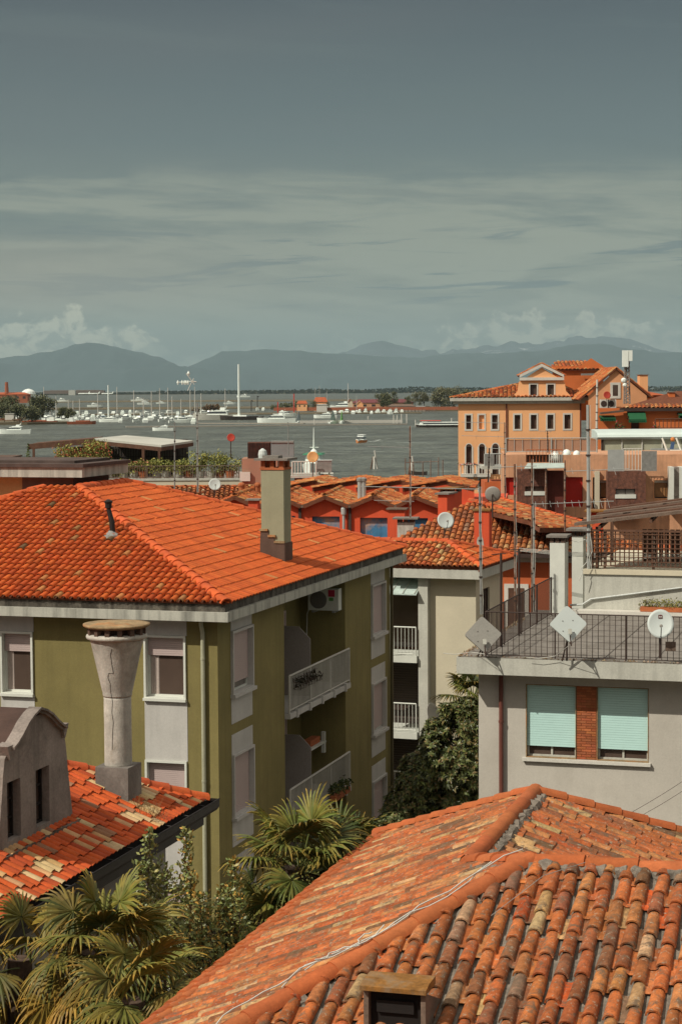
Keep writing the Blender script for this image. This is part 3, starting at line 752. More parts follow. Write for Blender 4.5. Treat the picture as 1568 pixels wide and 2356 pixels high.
# air conditioner hung high in the loggia
_aP = WS.P(ls1-.36, 0, 0); pc = onplane(cE(812,330), _aP, -U2); ac = thing('air_conditioner', 'white air conditioner unit under the eave in the top loggia of the green house', 'air conditioner', tuple(pc))
w_, h_ = .90, .62
def ap(a,z,d): return pc + U1*a + ZU*z - U2*d
k = MB(); k.box(ap(-.45,-.30,-.32), U1*w_, -U2*.32, ZU*h_); k.build('casing', M_['white'], ac)
k = MB(); k.lathe(ap(-.14,0,.0), [(.25,0),(.25,.02),(.2,.025),(.05,.03)], 20, axis=-U2); k.build('fan_grille', mat('mat_grille', (.16,.15,.14), rough=.6), ac)
k = MB(); k.box(ap(.15,.10,.0), U1*.19, -U2*.006, ZU*.19); k.build('sticker', M_['label_red'], ac)
k = MB(); k.box(ap(.17,-.02,.0), U1*.13, -U2*.006, ZU*.09); k.build('sticker', M_['label_green'], ac)
for x_ in (-.33,.27):
    k = MB(); k.box(ap(x_,-.36,-.36), U1*.07, -U2*.40, ZU*.055); k.build('bracket', M_['steel'], ac)
k = MB(); k.tube([ap(-.45,-.2,-.2), ap(-.58,-.45,-.3), ap(-.60,-1.3,-.3), ap(-.60,-2.2,-.3)], .018, 6); k.build('hose', M_['offwhite'], ac)
# second floor details: hanging wire planters, pots, shelf
zf1 = WS.px(cE(956,875))[1]
def leafball(mb, c, r, n, cols, size=.06, sq=.7, r_=None):
    q = r_ or rnd
    for _ in range(n):
        d = V3((q.gauss(0,1), q.gauss(0,1), q.gauss(0,1)*sq)).normalized()*r*q.uniform(.35,1.0)
        p = V3(c)+d; a = V3((q.uniform(-1,1),q.uniform(-1,1),q.uniform(-.6,1))).normalized(); b = a.orthogonal().normalized()
        b = (Matrix.Rotation(q.uniform(0,PI), 3, a) @ b); s = size*q.uniform(.6,1.3)
        mb.col = jit(q.choice(cols), .2, q); mb.face([p-a*s, p+b*s*.45, p+a*s, p-b*s*.45])
GREENS = [(.05,.075,.02),(.08,.10,.025),(.035,.055,.018),(.12,.12,.03)]
pl = thing('planter', 'wire hanging planter with dry plants on the upper loggia railing of the green house', 'planter', tuple(WS.P(ls0+1.2,zf1+.8,.22)))
k = MB()
for q in range(9):
    a = ls0+.25+q*.24
    for zz in (.62,.86): k.tube([WS.P(a,zf1+zz,.16), WS.P(a+.2,zf1+zz,.16)], .008, 4)
    k.tube([WS.P(a,zf1+.9,.15), WS.P(a,zf1+.6,.2), WS.P(a,zf1+.6,.36), WS.P(a,zf1+.78,.38)], .008, 4)
k.build('wire_basket', M_['iron'], pl)
k = MB(); 
for q in range(8): leafball(k, WS.P(ls0+.35+q*.24, zf1+.76, .26), .16, 26, [(.06,.045,.03),(.03,.03,.018)], .05)
k.build('foliage', M_['leafdull'], pl)
zf2 = zf1-dzf
for (aq, lab) in ((.80,'potted plant with terracotta trough nearest the far end of the lower loggia railing'),(.70,'dark leafy plant in the middle of the outside of the lower loggia railing'),(.62,'small dark plant lowest along the outside of the lower loggia railing')):
    a = ls0+(ls1-ls0)*aq; base = WS.P(a, zf2+.02, .30)
    t = thing('potted_plant', lab, 'plant', tuple(base), 'plants outside the lower loggia railing')
    k = MB(); WS.box(k, a-.2, a+.2, zf2+.02, zf2+.16, .22, .40); k.build('trough', M_['terracotta'], t)
    k = MB(); leafball(k, base+ZU*.28, .22, 90, GREENS, .06); k.build('foliage', M_['leafdull'], t)
sh_ = thing('shelf', 'white wall shelf inside the lower loggia of the green house', 'shelf', tuple(WS.P(ls0+(ls1-ls0)*.78, zf2+1.05, -.9)))
k = MB(); WS.box(k, ls0+(ls1-ls0)*.60, ls0+(ls1-ls0)*.95, zf2+1.28, zf2+1.33, -1.1, -.5); k.build('board', M_['white'], sh_)
k = MB(); WS.box(k, ls0+(ls1-ls0)*.92, ls0+(ls1-ls0)*.94, zf2+1.0, zf2+1.6, -.6, -.5); k.build('bracket', M_['white'], sh_)
k = MB(); WS.box(k, ls0+(ls1-ls0)*.74, ls0+(ls1-ls0)*.9, zf2+1.335, zf2+1.5, -.85, -.6); tag(k.build('plant_trough', M_['terracotta']), 'red plant trough standing on the white shelf in the lower loggia', 'planter')

# ================================================================ flat roofed block behind
pb0 = atY(cK(645,412), 54.0)
blk = thing('stair_block', 'flat dark roofed block with cream walls rising behind the orange hipped roof', 'building', (pb0.x, pb0.y, 1))
def bp(u,v,z): return V3((pb0.x,pb0.y,0))+U1*u+U2*v+ZU*z
zbk = pb0.z; k = MB(); k.box(bp(-14,0,zbk), U1*14, U2*3.3, ZU*.27); k.build('fascia', M_['fascia'], blk)
k = MB(); k.box(bp(-14.06,-.06,zbk+.274), U1*14.12, U2*3.42, ZU*.10); k.box(bp(-13.6,.4,zbk+.37), U1*13.2, U2*2.5, ZU*.08); k.build('roof', mat('mat_bitumen', (.10,.07,.06), rough=.9, var=.4, streak=.2), blk)
k = MB(); k.box(bp(-13.9,.45,1), U1*12.3, U2*2.6, ZU*(zbk-1-.003)); k.build('wall', mat('mat_ochre', (.45,.34,.16), rough=.9, var=.15), blk)
k = MB(); k.box(bp(-1.95,.3,zbk-1.7), U1*1.55, U2*2.5, ZU*1.696); k.build('upper_wall', M_['cocoa'], blk)
k = MB(); k.tube([bp(-1.6,.55,zbk-.34), bp(-1.6,.05,zbk-.34)], .07, 10); k.build('vent_pipe', M_['terracotta'], blk)

# ================================================================ left foreground house with dormer
PL = atY(cL(1430,772), 36.0)
alL = .47
lh = thing('tiled_house', 'white house with patched orange tile roof and black gutter at lower left', 'building', (PL.x, PL.y, 1))
def lp(u,v,z=0): return PL+U1*u+U2*v+ZU*z
nL = V3(U1*alL + ZU).normalized()
Ld = 26.0; s_ = 9.0
A0 = lp(0,0); A1 = lp(0,-Ld); B0 = lp(-s_,-s_,s_*alL); B1 = lp(-s_,-Ld,s_*alL)
tile_roof('roof_tiles', lh, [A1,A0,B0,B1], U2, M_['tile'], M_['deckdark'], w=.168, l=.345, pal=PAL_LR, segs=4, rad=.47, lift=.028, seed=11, rough=.022, jitr=.14, patch=.45, hgt=.45)
tile_roof('rear_roof_tiles', lh, [A0, lp(-2*s_,0), B0], U1, M_['tile'], M_['deckdark'], w=.24, l=.42, pal=PAL_LR, segs=3, seed=12)
cap_line('ridge_caps', lh, [A0,B0,B1], M_['tile'], r=.14, l=.42, pal=PAL_CAPN, seed=13)
k = MB()   # gutter: half-round black channel along the eave
gp0, gp1 = lp(.10,.22,-.10), lp(.10,-Ld,-.10)
prof = [(-.10,.06),(-.10,-.10),(-.06,-.15),(.05,-.15),(.10,-.08),(.10,.06)]
for i in range(len(prof)-1):
    (x0,z0),(x1,z1) = prof[i],prof[i+1]
    k.face([gp1+U1*x0+ZU*z0, gp0+U1*x0+ZU*z0, gp0+U1*x1+ZU*z1, gp1+U1*x1+ZU*z1])
k.face([gp0+U1*x+ZU*z for x,z in prof]); k.tube([gp0+U1*.10+ZU*.06, gp1+U1*.10+ZU*.06], .014, 6)
for q in range(30):
    v = -.5-q*.85; k.tube([lp(.0,v,-.02), lp(.20,v,-.04)], .012, 4)
k.build('gutter', M_['darkmetal'], lh)
k = MB(); k.box(lp(-.62,-Ld,-.34), U1*.64, U2*(Ld+.05), ZU*.14); k.box(lp(-.12,-Ld,-.5), U1*.09, U2*(Ld), ZU*.28); k.build('eave_board', M_['darkmetal'], lh)
k = MB(); k.box(lp(-14,-Ld,1-PL.z), U1*13.4, U2*(Ld-.5), ZU*(PL.z-1-.35)); k.build('wall', mat('mat_leftwall', (.34,.32,.29), rough=.9, var=.15, scale=.4, fine=.08, streak=.1), lh)
SL = Face(lp(-.6,0), U2, U1)
for v in (): window(lh, SL, (v-.55, v+.35, PL.z-2.9, PL.z-1.3), depth=.0, kind='shut', shutter=M_['shutterwhite'], surround=M_['white'])
k = MB(); SL.box(k, -4.4, -3.6, 1, PL.z-.4, .0, .12); k.build('pilaster', mat('mat_leftpil', (.30,.24,.19), rough=.9), lh)
# dormer
pd = onplane(cL(500,905), A0, nL); ud = (pd-A0).dot(U1); DF = Face(lp(ud,0), U2, U1)
dm = thing('dormer', 'weathered stucco dormer with curved gable and two narrow windows on the lower left roof', 'dormer', tuple(pd))
gpix = [(-60,560),(0,490),(40,440),(80,365),(112,298),(150,240),(190,195),(240,178),(290,184),(330,210),(372,258),(402,285),(430,300),(450,330),(462,420),(472,540),(488,700),(508,890)]
gpts = [DF.px(cL(*q)) for q in gpix]
a_end, z_end = DF.px(cL(508,905)); a_l = DF.px(cL(-330,900))[0]
zsill = DF.px(cL(500,905))[1]
apex = DF.px(cL(245,178))[0]
# mirror the left shoulder beyond the frame
mir = [(2*apex-a, z) for a, z in gpts if a > apex+.02][::-1]
full = [(a, z) for a, z in mir] + [(a,z) for a,z in gpts if a >= apex-.02]
wl0 = DF.rect(cL(52,655), cL(146,1045)); zt_a = DF.px(cL(97,645))[1]; zb_a = DF.px(cL(97,1050))[1]
aw = [(DF.px(cL(52,800))[0], DF.px(cL(145,800))[0]), (DF.px(cL(252,750))[0], DF.px(cL(346,750))[0])]
zt_b = DF.px(cL(298,560))[1]; zb_b = DF.px(cL(298,965))[1]
zwt = (zt_a+zt_b)/2; zwb = (zb_a+zb_b)/2
k = MB()
# front wall in vertical strips with window openings
xs = sorted({a for a,_ in full} | {x for w_ in aw for x in w_})
def topz(x):
    for (a,z),(b,y) in zip(full[:-1], full[1:]):
        if min(a,b)-1e-6 <= x <= max(a,b)+1e-6 and abs(b-a) > 1e-6: return z+(y-z)*(x-a)/(b-a)
    return full[-1][1]
body_top = [(a,z) for a,z in full]
xs = [x for x in xs if full[0][0] <= x <= full[-1][0]]
zfloor = zsill-1.2
edge_hi = DF.px(cL(455,345))[1]
for x0,x1 in zip(xs[:-1], xs[1:]):
    if x1-x0 < 1e-4: continue
    zt0, zt1 = topz(x0+1e-5), topz(x1-1e-5); xm = (x0+x1)/2
    if any(w_[0] < xm < w_[1] for w_ in aw):
        k.face([DF.P(x0,zwt), DF.P(x1,zwt), DF.P(x1,zt1), DF.P(x0,zt0)]); k.face([DF.P(x0,zfloor), DF.P(x1,zfloor), DF.P(x1,zwb), DF.P(x0,zwb)])
    else: k.face([DF.P(x0,zfloor), DF.P(x1,zfloor), DF.P(x1,zt1), DF.P(x0,zt0)])
for (x0,x1) in aw:
    for (p,q) in (((x0,zwb),(x0,zwt)),((x1,zwb),(x1,zwt)),((x0,zwb),(x1,zwb)),((x0,zwt),(x1,zwt))):
        k.face([DF.P(*p,0), DF.P(*q,0), DF.P(*q,-.22), DF.P(*p,-.22)])
# cheeks going back into the slope
aR = gpts[-1][0]; aL = mir[0][0]; zTop = gpts[-5][1]
side = [(a,z) for a,z in gpts if z <= gpts[-5][1]+1e-6]
for (a0,z0),(a1,z1) in zip(gpts[-6:-1], gpts[-5:]):
    k.face([DF.P(a0,z0,0), DF.P(a1,z1,0), DF.P(a1,z1,-4), DF.P(a0,z0,-4)])
for (a0,z0),(a1,z1) in zip(mir[:-1], mir[1:]):
    k.face([DF.P(a0,z0,0), DF.P(a1,z1,0), DF.P(a1,z1,-4), DF.P(a0,z0,-4)])
k.build('wall', M_['stuccobrown'], dm)
crest = [(a,z) for a,z in gpts if a > apex and z > gpts[-6][1]-.02]
crestL = [(2*apex-a,z) for a,z in crest][::-1]
cc = crestL+[(apex, max(z for _,z in gpts)+.01)]+crest
k = MB()
for (a0,z0),(a1,z1) in zip(cc[:-1], cc[1:]):
    for (o,t,d0,d1) in ((0,.045,-.1,.07),(.045,.04,-.1,.12)):
        k.hexa([DF.P(a0,z0+o,d0), DF.P(a1,z1+o,d0), DF.P(a1,z1+o,d1), DF.P(a0,z0+o,d1), DF.P(a0,z0+o+t,d0), DF.P(a1,z1+o+t,d0), DF.P(a1,z1+o+t,d1), DF.P(a0,z0+o+t,d1)])
ae, ze = cc[-1]
for sgn, (ae, ze) in ((1, cc[-1]), (-1, cc[0])):
    k.hexa([DF.P(ae,ze-.12,-.12), DF.P(ae+sgn*.02,ze-.12,-.12), DF.P(ae+sgn*.02,ze-.12,.06), DF.P(ae,ze-.12,.06), DF.P(ae-sgn*.1,ze+.14,-.14), DF.P(ae+sgn*.14,ze+.11,-.14), DF.P(ae+sgn*.14,ze+.11,.07), DF.P(ae-sgn*.1,ze+.11,.07)])
k.build('cornice', M_['stuccobrown'], dm)
k = MB()
for (a0,z0),(a1,z1) in zip(cc[:-1], cc[1:]): k.face([DF.P(a0,z0+.06,-.1), DF.P(a1,z1+.06,-.1), DF.P(a1,z1+.06,-5), DF.P(a0,z0+.06,-5)])
k.build('roof_sheet', mat('mat_sheet', (.075,.042,.032), rough=.75, var=.3, streak=.2), dm)
for (x0,x1) in aw:
    w = MB(); frame_ring(w, DF, x0+.003, x1-.003, zwb+.003, zwt-.003, .04, -.21, -.13)
    for q in (.33,.66): DF.box(w, x0+.04, x1-.04, zwb+(zwt-zwb)*q-.015, zwb+(zwt-zwb)*q+.015, -.2, -.14)
    w = w.build('window', M_['darkmetal'], dm); g = MB(); g.face([DF.P(x0,zwb,-.18), DF.P(x1,zwb,-.18), DF.P(x1,zwt,-.18), DF.P(x0,zwt,-.18)]); g.build('pane', M_['glass'], w)
k = MB(); DF.box(k, mir[0][0]-.1, aR-.02, zsill-.10, zsill-.02, -.05, .16); DF.box(k, mir[0][0]-.3, aR+.12, zsill-.45, zsill-.10, -.3, .24)
k.build('ledge', mat('mat_ledge', (.16,.12,.095), rough=.95, var=.4, fine=.3, dirt=(.3,.26,.22), dirtamt=.6, lscale=7, bump=.6), dm)
# venetian chimney
pv0 = onplane(cL(895,808), A0, nL); pq = FPX/pv0.y
vc_ = thing('funnel_chimney', 'tall cracked white stucco chimney with inverted cone head and rusty disc cap', 'chimney', tuple(pv0))
sh_w = (975-690)/1.7422*KD/pq
bw = .62
def vp(u,v,z): return pv0+U1*u+U2*v+ZU*z
k = MB(); k.box(vp(-bw*1.0,0,-.8), U1*bw, U2*bw, ZU*(.8+.62)); k.build('base', mat('mat_chimbase', (.20,.18,.16), rough=.95, var=.35, dirt=(.3,.28,.25), dirtamt=.7, lscale=6, fine=.2), vc_)
cen = vp(-bw/2, bw/2, .62)
def zat(ypx): # height above cen for a D pixel row at the shaft distance
    return atY((300, ypx), cen.y).z - cen.z
rS = (925-728)/1.7422*KD/pq/2
z_n = zat(cW(0,995)[1]); z_t = zat(cW(0,620)[1]); z_r = zat(cW(0,585)[1]); z_d = zat(cW(0,545)[1]); z_c0 = zat(cW(0,530)[1]); z_c1 = zat(cW(0,500)[1])
k = MB(); k.smooth = True; k.lathe(cen, [(rS*1.0,-.02),(rS,.02),(rS*.99,z_n*.5),(rS,z_n-.10),(rS*1.0,z_n-.06)], 28); k.build('shaft', M_['stucco'], vc_)
rT = (1008-622)/1.7422*KD/pq/2
k = MB(); k.smooth = True; k.lathe(cen, [(rS*1.03,z_n-.055),(rS*1.06,z_n-.03),(rS*1.07,z_n+.02),(rS*1.12,z_n+.06),(rT*.97,z_t-.02),(rT,z_t+.01)], 28)
k.lathe(cen, [(rT*1.0,z_t+.0),(rT*1.10,z_t+.02),(rT*1.13,z_t+.06),(rT*1.10,z_r),(rT*1.0,z_r+.015)], 28); k.build('cone_head', M_['stucco'], vc_)
k = MB(); 
for q in range(14):
    t = 2*PI*q/14; d = V3((math.cos(t),math.sin(t),0)); s2 = d.cross(ZU)
    k.box(cen+d*(rT*.86)-s2*.04+ZU*z_r, d*.10, s2*.08, ZU*(z_c0-z_r+.02))
k.lathe(cen, [(rT*.7,z_r),(rT*.7,z_c0)], 20); k.build('vent_ring', M_['cocoa'], vc_)
rC = (1050-575)/1.7422*KD/pq/2
k = MB(); k.smooth = True; k.lathe(cen, [(rC*.93,z_c0-.01),(rC,z_c0+.02),(rC,z_c0+.05),(rC*.9,z_c1-.03),(rC*.5,z_c1),(rC*.05,z_c1+.02)], 32); k.build('disc_cap', M_['rustcap'], vc_)
k = MB(); prev = None; rr_ = random.Random(5)
pts = [(780,690),(770,730),(778,790),(790,860),(755,860),(752,890),(768,930),(770,985),(785,1060),(780,1130),(790,1200),(784,1290),(782,1390)]
def onshaft(x, y):
    d = ray(cW(x,y)); dz = cen; best = None
    Yc = cen.y
    zz = zat(cW(x,y)[1]); R = rS if zz < z_n else rS*1.12+(rT-rS*1.12)*(zz-z_n)/(z_t-z_n)
    # intersect ray with cylinder of radius R
    a = d.x**2+d.y**2; ox, oy = -cen.x, -cen.y; b = 2*(ox*d.x+oy*d.y); c = ox*ox+oy*oy-(R+.003)**2
    D = b*b-4*a*c
    if D < 0: return None
    t = (-b-math.sqrt(D))/(2*a); return CAM+d*t
ps = [onshaft(*q) for q in pts if q[0] > 760 or q[1] > 800]; ps = [p for p in ps if p]
ps.sort(key=lambda p: -p.z)
k.tube(ps, .0035, 4); k.build('crack', M_['void'], vc_)

# ================================================================ foreground house, lower right
E0 = atY(cX(612,545), 24.0)
YD = E0.y*1.0335
Dp = onplane(cX(232,545), E0, ZU) ; aF = .46
D0 = Dp
C0_ = onplane(cX(622,110), E0, ZU)
nLf = V3(-U1*aF + ZU).normalized()            # left slope rises to +u1
# ridge D0-C0 along u2; left slope goes through it
Ri = D0; rl = (C0_-D0).dot(U2)
fp = thing('old_tiled_house', 'foreground house with lichen stained old clay tile roof and skylight hatch', 'building', (E0.x, E0.y, 1))
Ctop = Ri+U2*rl
b_eave = onplane((870,1922), Ri, nLf); we = -(b_eave-Ri).dot(U1)
Bc = Ri + U1*(-we) + U2*((b_eave-Ri).dot(U2)) - ZU*(aF*we)
def fpnt(u,v,z=0): return Ri+U1*u+U2*v+ZU*z
vB = (b_eave-Ri).dot(U2)
Fh = onplane(cH(370,1185), Ri, nLf); Fd = (Fh-E0)
# point E on left-slope plane
E1 = onplane(cX(612,545), Ri, nLf)
Fd = (Fh-E1); a_,b_,c_ = Fd.dot(U1), Fd.dot(U2), Fd.z
kk = (-we-(E1-Ri).dot(U1))/a_; Fe = E1+Fd*kk      # where the hip meets the eave
print('FG: we %.2f ridge %.2f hip dir %.2f %.2f %.2f  E1 %s' % (we, rl, a_, b_, c_, tuple(round(q,2) for q in E1)))
n_fr = U1.cross(Fd).normalized(); n_fr = n_fr if n_fr.z > 0 else -n_fr
Lpoly = [fpnt(-we,vB,-aF*we), Fe, E1, Ri, Ctop]
tile_roof('left_slope_tiles', fp, Lpoly, U2, M_['tileold'], M_['mortar'], w=.205, l=.42, pal=PAL_L, segs=5, rad=.46, lift=.018, seed=21, rough=.03, jitr=.15, hgt=.55)
right_end = E1+U1*9.0
fslope = Fd - U1*a_; fslope = fslope/abs(fslope.dot(U2))     # per metre toward the viewer
kf = abs((Fe-E1).dot(U2))+1.5
Fpoly = [E1, Fe, Fe+fslope*1.5, Fe+fslope*1.5+U1*16, right_end]
tile_roof('front_slope_tiles', fp, Fpoly, U1, M_['tileold'], M_['mortar'], w=.202, l=.40, pal=PAL_OLD, segs=8, rad=.40, lift=.03, seed=23, rough=.055, jitr=.2, pans=True)
# right facet falling to +u1, behind the front wing's ridge
aR_ = .36; hipd = (onplane(cX(1568,372), Ctop, (V3(U1*aR_+ZU)).normalized()) - Ctop)
Hr = Ctop+hipd*2.2
Rpoly = [Ri, Ri+U1*9-ZU*(aR_*9)-U2*.0, Hr, Ctop]
tile_roof('right_facet_tiles', fp, Rpoly, U2, M_['tileold'], M_['mortar'], w=.205, l=.44, pal=PAL_L, segs=5, rad=.47, lift=.018, seed=25, rough=.022, jitr=.15, hgt=.42, taper=.93)
# hidden far hip
k = MB(); k.face([Lpoly[0], Ctop, Hr, Hr-ZU*4+U2*4, Lpoly[0]+U2*1.0-ZU*1.0]); k.build('far_slope', M_['mortar'], fp)
cap_line('ridge_caps', fp, [Ctop+U2*.08, Ri], M_['tileold'] if False else M_['tile'], r=.115, l=.50, pal=PAL_CAP, seed=31, sink=-.01, lift=.008, tp=.97)
cap_line('ridge_caps', fp, [Hr, Ctop], M_['tile'], r=.11, l=.42, pal=PAL_CAP, seed=32, sink=-.02, lift=.02, tp=.93)
cap_line('ridge_caps', fp, [Lpoly[0], Ctop], M_['tile'], r=.11, l=.42, pal=PAL_CAP, seed=33, sink=-.02, lift=.02, tp=.93)
cap_line('ridge_caps', fp, [Fe, E1+ZU*.02], M_['tile'], r=.125, l=.56, pal=PAL_CAP, seed=34, sink=.0, lift=.012, tp=.95)
cap_line('ridge_caps', fp, [E1+U1*9+ZU*.03, E1+ZU*.03, Ri+ZU*.03], M_['tile'], r=.12, l=.62, pal=PAL_CAP, seed=35, sink=.03, lift=.02)
k = MB(); mortar(k, E1+U1*9-U2*.15-ZU*.03, E1-U2*.12-ZU*.03, .075, 1); mortar(k, Fe+U1*.15-ZU*.04, E1+U1*.14-ZU*.05, .07, 2); mortar(k, Ctop+U1*.13-ZU*.05, Ri+U1*.17-ZU*.06, .085, 3); mortar(k, Ri-U1*.12-ZU*.07-U2*.15, E1-U1*.2-U2*.18-ZU*.05, .05, 4)
k.build('mortar_bed', M_['mortar'], fp)
cap_line('eave_caps', fp, [Fe, Lpoly[0]], M_['tile'], r=.09, l=.42, pal=PAL_CAP, seed=36, sink=.0, lift=.02)
cap_line('eave_caps', fp, [Fe+U1*.18+ZU*.083, Lpoly[0]+U1*.18+ZU*.083], M_['tile'], r=.09, l=.42, pal=PAL_CAP, seed=37, sink=.0, lift=.02)
# walls under
k = MB(); k.box(V3((0,0,1))+ (fpnt(-we+.4, -6.5)-ZU*fpnt(0,0).z), U1*(we+9), U2*(vB+6.0), ZU*(fpnt(0,0).z-aF*we-1.3)); k.build('wall', M_['cream'], fp)
# white cables lying along the hip
k = MB()
hd = (Fe-E1); 
for j,(o1,o2,t0,t1) in enumerate(((.10,.16,0,.42),(.14,.15,.05,.47),(.12,.17,.28,.62),(.15,.15,.60,.92),(.11,.18,.3,.4),(.10,.16,.64,.9))):
    pp = []
    for q in range(15):
        t = t0+(t1-t0)*q/14; pp.append(E1+hd*t - U1*(.02+o1*math.sin(q*1.1+j)*.35+.05*math.sin(q*.5+j*2)+.06) + ZU*(o2-.02+.015*math.sin(q*2.1+j)))
    k.tube(pp, .0075, 5)
tag(k.build('cable', M_['wirewhite']), 'loose white cables lying along the terracotta hip ridge of the foreground roof', 'cable')
k = MB(); k.tube([onplane(cX(370,940),E1,n_fr)+ZU*.1, onplane(cX(700,800),E1,n_fr)+ZU*.3, onplane(cX(960,660),E1,n_fr)+ZU*.2], .004, 4); tag(k.build('wire', M_['steel']), 'thin wire stretched over the old tiles of the foreground roof', 'wire')
# skylight hatch on the front slope
Eh = E1+ZU*.50
q0 = onplane(cH(1262,1112), Eh, n_fr); q1 = onplane(cH(862,1108), Eh, n_fr)
wsk = (q0-q1).dot(U1); sk = thing('roof_hatch', 'small wooden roof hatch with lichen covered slab among the old foreground tiles', 'roof hatch', tuple(q0))
def kq(u,v,z): return q1+U1*u+U2*v+ZU*z
k = MB()
for u0 in (.0, wsk-.05): k.prism([kq(u0,.03,-.9), kq(u0,.03,-.002), kq(u0,.8,-.30), kq(u0,.8,-.9)], U1*.05)
k.build('cheek', M_['woodgrey'], sk)
k = MB(); k.prism([kq(-.02,-.04,0), kq(-.02,-.04,.045), kq(-.02,.10,.075), kq(-.02,.36,.08), kq(-.02,.36,0)], U1*(wsk+.04)); k.build('slab', M_['lichenslab'], sk)
k = MB(); k.face([kq(.05,.12,-.9), kq(wsk-.05,.12,-.9), kq(wsk-.05,.12,-.003), kq(.05,.12,-.003)]); k.build('opening_shade', M_['void'], sk)  # near-black sheet with the hatch's inner shade put into its colour
k = MB(); k.box(kq(.12,.08,-.24), U1*(wsk*.6), U2*.03, ZU*.12); k.build('inner_flap', mat('mat_flap', (.014,.011,.01), rough=.9), sk)  # flap toned near black to carry the same inner shade
def fr_of(O, deg):
    a, b = axes(deg); return a, b
def dish(pix_c, Y, rad, m, label, az=0.0, tilt=.45, mount='arm', sq=1.0, name='satellite_dish', back=False, foot=.9, group=None, arm=True, diamond=False, logo=None, lnb=True):
    """dish facing az (deg, 0 = toward the viewer -Y), tilted up"""
    c = atY(pix_c, Y); a = math.radians(az)
    nrm = V3((math.sin(a), -math.cos(a), 0))*math.cos(tilt)+ZU*math.sin(tilt)
    if back: nrm = nrm
    X_ = nrm.cross(ZU).normalized(); Y_ = X_.cross(nrm).normalized()
    t = thing(name, label, 'satellite dish', tuple(c-ZU*foot), group)
    mb = MB(); mb.smooth = not diamond; n = 28; rings = 5
    def P(r, q):
        th = 2*PI*q/n
        if diamond:
            e = 2/1.25; cx, sy = math.cos(th), math.sin(th)
            k = (abs(cx)**(1.15)+abs(sy)**(1.15))**(-1/1.15); x, y = cx*k*r, sy*k*r
        else: x, y = math.cos(th)*r, math.sin(th)*r*sq
        return x, y
    for side in (0, 1):
        i0 = len(mb.v)
        for j in range(rings+1):
            r = rad*j/rings
            for q in range(n):
                x, y = P(r, q); dz = (r/rad)**2*rad*.16
                mb.v.append(c+X_*x+Y_*y+nrm*(dz-side*.012))
        for j in range(rings):
            for q in range(n): 
                f = (i0+j*n+q, i0+j*n+(q+1)%n, i0+(j+1)*n+(q+1)%n, i0+(j+1)*n+q)
                mb.f.append(f if side == 0 else f[::-1]); mb._a(1)
    mb.smooth = False
    i1 = rings*n; i2 = (rings+1)*n+rings*n
    for q in range(n): mb.f.append((i1+q, i1+(q+1)%n, i2+(q+1)%n, i2+q)); mb._a(1)
    mb.build('reflector', m, t)
    k = MB(); low = c-Y_*rad*.85*sq
    if lnb:
        f = c+nrm*rad*1.05-Y_*rad*.35; k.tube([low+nrm*.02, low+nrm*rad*.4-Y_*.05, f-Y_*.05], rad*.035, 6); k.build('arm', M_['iron'], t)
        k = MB(); k.lathe(f, [(rad*.09,0),(rad*.09,rad*.08),(rad*.13,rad*.1),(rad*.13,rad*.22),(rad*.04,rad*.26)], 10, axis=-nrm+Y_*.2); k.build('receiver', M_['dishgrey'], t)
    k = MB(); k.tube([c-nrm*.02, c-nrm*.14, c-nrm*.14-ZU*foot], .028, 6); k.build('mast', M_['iron'], t)
    if logo:
        k = MB(); k.box(c+Y_*rad*.42-X_*rad*.16+nrm*(.04*rad*1.2), X_*rad*.32, nrm*.006, Y_*rad*.34); k.build('sticker', M_['sticker'], t)
        k = MB()
        for q in range(3): k.box(c+Y_*rad*.50-X_*rad*(.09-q*.07)+nrm*(.04*rad*1.2+.008), X_*rad*.045, nrm*.004, Y_*rad*(.10 if q != 1 else .07))
        k.build('sticker_marks', M_['white'], t)
    return t
def aerial(pix_top, pix_bot, Y, label, m=None, r=.025, yagis=(), name='aerial', group=None, cable=True, bands=True):
    """mast between two pixel rows; yagis = (fraction from the top, length, elements, azimuth deg, drop)"""
    top = atY(pix_top, Y); bot = atY((pix_top[0]+(pix_bot[0]-pix_top[0]), pix_bot[1]), Y); bot.y = top.y; 
    t = thing(name, label, 'aerial', tuple(bot), group); m = m or M_['steel']
    k = MB(); k.tube([bot, bot.lerp(top,.5), top], [r*1.15, r, r*.9], 7); k.build('mast', m, t)
    if bands:
        k = MB()
        for q in range(1, 7): p = bot.lerp(top, q/7); k.tube([p, p+ZU*.05], r*1.5, 7)
        k.build('clamp', M_['iron'], t)
    if cable:
        k = MB(); k.tube([bot.lerp(top, q/9)+V3((r*1.2+.02*math.sin(q*1.7), -r, 0)) for q in range(10)], .006, 4); k.build('cable', M_['wirewhite'], t)
    for (fr, L, n, az, off) in yagis:
        p = top.lerp(bot, fr); a = math.radians(az); d = V3((math.cos(a), math.sin(a), 0)); s2 = V3((-d.y, d.x, 0)); k = MB()
        k.tube([p-d*off*L, p+d*(1-off)*L+ZU*.03*L], .012, 5)
        for q in range(n):
            e = p-d*off*L+d*L*(q+.3)/n; h = .16+.10*(q/n)
            if az % 7 == 3: k.tube([e-ZU*h, e+ZU*h], .005, 4)
            else: k.tube([e-s2*h*.8-ZU*h*.5, e+s2*h*.8+ZU*h*.5], .005, 4)
        k.build('antenna_head', M_['alu'], t)
    return t
